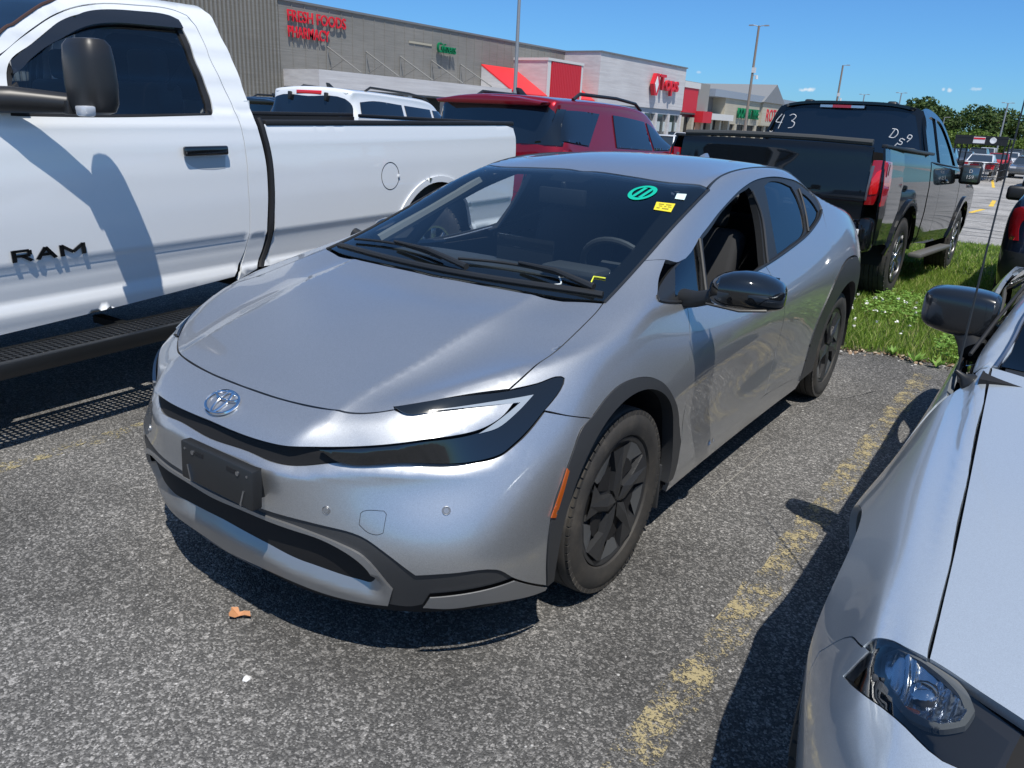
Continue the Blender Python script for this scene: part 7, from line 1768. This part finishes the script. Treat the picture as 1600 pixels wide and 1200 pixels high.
def build_far_lot():
    cols = {n: paint('far_'+n, c, metal=mt, rough=.35, coat=1) for n, c, mt in (('silver', (.50, .51, .53), .6), ('white', (.72, .73, .74), 0), ('black', (.012, .013, .015), 0), ('grey', (.14, .15, .16), .5), ('red', (.42, .015, .02), 0), ('blue', (.02, .05, .12), .3), ('tan', (.38, .35, .29), .3))}
    protos = {}
    used_lbl = {}
    # (kind, colour, x, y, heading, label)
    spots = [
     ('sedan', 'silver', -5.6, 53.6, 180, 'silver sedan nearest the cart shelter, seen past the black pickup door'),
     ('pickup', 'white', .05, 53.6, 180, 'silver-white pickup parked right of the cart shelter at the photo edge'),
     ('suv', 'blue', -8.9, 54.5, 0, None), ('sedan', 'white', -11.9, 54.5, 180, None), ('suv', 'grey', 3.3, 54.5, 0, None), ('sedan', 'black', 6.4, 54, 180, None),
     ('suv', 'blue', -7.2, 66, 0, 'dark blue SUV in the second row behind the silver sedan'), ('sedan', 'white', -4.5, 66, 180, None), ('sedan', 'grey', -1.7, 66, 0, None), ('suv', 'red', 1.1, 66, 180, None), ('sedan', 'silver', 3.9, 66, 0, None), ('suv', 'black', 6.8, 66, 0, None), ('suv', 'grey', -10, 66, 0, None), ('sedan', 'tan', -12.9, 66, 180, None),
     ('suv', 'white', -10.2, 80, 0, None), ('sedan', 'grey', -7.4, 80, 0, None), ('sedan', 'red', -4.6, 80, 180, None), ('suv', 'black', -1.8, 80, 0, None), ('suv', 'white', 1.0, 80, 0, None), ('sedan', 'blue', 3.8, 80, 180, None), ('suv', 'silver', 6.7, 80, 0, None),
     ('suv', 'silver', -13.5, 96, 0, None), ('sedan', 'white', -10.6, 96, 0, None), ('suv', 'black', -7.8, 96, 180, None), ('sedan', 'white', -5, 96, 0, None), ('suv', 'grey', -2.2, 96, 0, None), ('sedan', 'tan', .6, 96, 0, None), ('suv', 'red', 3.5, 96, 0, None), ('suv', 'white', 6.3, 96, 0, None),
     ('suv', 'white', -14.5, 114, 0, None), ('sedan', 'blue', -11.6, 114, 0, None), ('suv', 'white', -8.8, 114, 0, None), ('suv', 'grey', -5.9, 114, 0, None), ('sedan', 'silver', -3, 114, 0, None), ('suv', 'white', 0, 114, 0, None), ('sedan', 'black', 2.9, 114, 0, None),
     ('suv', 'white', -17.2, 41.0, 180, 'white SUV between the red SUV and the black pickup, roof only'),
     ('suv', 'white', -30.5, 80, 90, 'white SUV before the store canopy, roof only above the black pickup'), ('sedan', 'white', -24.6, 75, 90, 'white low car roof before the beige shops, above the black pickup'), ('suv', 'black', -33, 84, 90, None), ('suv', 'grey', -37, 66, 90, None), ('sedan', 'silver', -37, 57, 90, None)]
    row = {54: 'nearest', 66: 'second', 80: 'third', 96: 'fourth', 114: 'farthest'}
    for i, (kd, cn, x, y, h, lb) in enumerate(spots):
        key = (kd, cn)
        if key not in protos: r = protos[key] = simple_car(kd, cols[cn])
        else: r = tree_copy(protos[key])
        L = {'sedan': 4.7, 'suv': 4.7, 'pickup': 5.6}[kd]
        r.location = (x+(0 if h != 90 else 0), y+(L/2 if h == 180 else -L/2 if h == 0 else 0), gz(y)); r.rotation_euler = (0, 0, R(h))
        if lb is None:
            rr = row[min(row, key=lambda q: abs(q-y))]; near = sum(1 for q in spots if q[2] < x and abs(q[3]-y) < 3)
            ordn = ['leftmost', 'second from the left', 'third from the left', 'fourth from the left', 'fifth from the left', 'sixth from the left', 'seventh from the left', 'eighth from the left', 'ninth from the left']
            lb = '%s %s %s in the %s row of the far lot' % (cn, {'suv': 'SUV', 'sedan': 'sedan', 'pickup': 'pickup'}[kd], ordn[min(near, 8)], rr) if y > 50 and x > -20 else '%s %s parked near the store fronts' % (cn, {'suv': 'SUV', 'sedan': 'sedan'}[kd])
        tag(r, lb, 'pickup truck' if kd == 'pickup' else 'car', 'cars parked in the far lot')
    # cart shelter
    r = thing('cart_shelter', 'black framed cart shelter with flat roof and small red and white signs', 'cart shelter', (-3.5, 57.2, gz(57)))
    Mb = mat('shelter_black', (.012, .012, .013), .45)
    x0, x1, y0, y1 = -1.55, 1.05, -2.4, 3.2
    for k, (x, y) in enumerate(((x0, y0), (x1, y0), (x0, y1), (x1, y1), (x0, .4), (x1, .4))): MB().tube([(x, y, 0), (x, y, 2.55)], .045, 8).build('post', Mb, r)
    MB().box(((x0+x1)/2, (y0+y1)/2, 2.50), (x1-x0+.25, y1-y0+.2, .06)).build('roof', Mb, r)
    sg = MB().box(((x0+x1)/2, y0-.06, 2.35), (x1-x0+.2, .05, .52)).build('sign_board', Mb, r)
    MB().box((-.35, y0-.095, 2.35), (.62, .02, .36)).build('sign', mat('sign_white', (.75, .75, .75), .5), sg); MB().box((-.35, y0-.11, 2.44), (.60, .012, .10)).build('sign_stripe', M_redl, sg)
    MB().lathe([(0, .0), (.02, .17), (0, .18)], 18, Matrix.Translation((.38, y0-.09, 2.36)) @ Matrix.Rotation(R(-90), 4, 'Z')).build('round_sign', mat('sign_white', (.75, .75, .75), .5), sg)
    for x in (x0, x1):
        m = MB()
        for z in (.25, .65, 1.05): m.tube([(x, y0, z), (x, y1, z)], .022, 6)
        for y in np.arange(y0+.2, y1, .28): m.tube([(x, y, .05), (x, y, 1.05)], .014, 5)
        m.build('side_rail', Mb, r)
    m = MB()
    for z in (.25, 1.05): m.tube([(x0, y0, z), (x1, y0, z)], .022, 6)
    for x in np.arange(x0+.2, x1, .24): m.tube([(x, y0, .05), (x, y0, 1.05)], .014, 5)
    m.build('front_rail', Mb, r)
    # carts nested inside
    def cart():
        t = bpy.data.objects.new('shopping_cart', None); link(t)
        m = MB(); 
        for z, a, b in ((.55, .22, .36), (.75, .25, .40), (.98, .28, .44)): m.tube([(-a, -b, z), (a, -b, z), (a, b, z+.04), (-a, b, z+.04), (-a, -b, z)], .012, 5)
        for q in np.linspace(-.9, .9, 6):
            m.tube([(q*.25, -.36, .55), (q*.30, -.44, .98)], .007, 4); m.tube([(-.22, q*.38, .55), (-.28, q*.46, 1.0)], .007, 4); m.tube([(.22, q*.38, .55), (.28, q*.46, 1.0)], .007, 4)
        m.build('basket', mat('cart_wire', (.35, .36, .37), .35, .8), t)
        m = MB(); m.tube([(-.24, .5, 1.03), (.24, .5, 1.03)], .022, 8); m.box((0, .44, .82), (.46, .03, .26)); m.build('handle', mat('cart_red', (.6, .02, .03), .4), t)
        m = MB(); m.tube([(-.22, .4, .55), (-.2, .42, .12), (-.16, -.34, .12)], .014, 5); m.tube([(.22, .4, .55), (.2, .42, .12), (.16, -.34, .12)], .014, 5)
        for x, y in ((-.2, .42), (.2, .42), (-.16, -.34), (.16, -.34)): m.lathe([(-.015, 0), (-.015, .06), (.015, .06), (.015, 0)], 10, Matrix.Translation((x, y, .06)))
        m.build('cart_frame', M_satin, t); return t
    c0 = cart()
    for k in range(8):
        c = c0 if k == 0 else tree_copy(c0)
        col_, rw_ = k % 2, k//2
        c.location = (-3.9+col_*.85, 55.9+rw_*.62, gz(56)+.0); c.rotation_euler = (0, 0, R(180))
        tag(c, ['nearest', 'second', 'third', 'rearmost'][rw_]+' shopping cart in the %s line inside the cart shelter' % ('left' if col_ == 0 else 'right'), 'shopping cart', 'shopping carts in the shelter')
build_hatchback()
build_white_pickup()
build_coupe()
build_black_pickup()
build_other_cars()
build_far_lot()
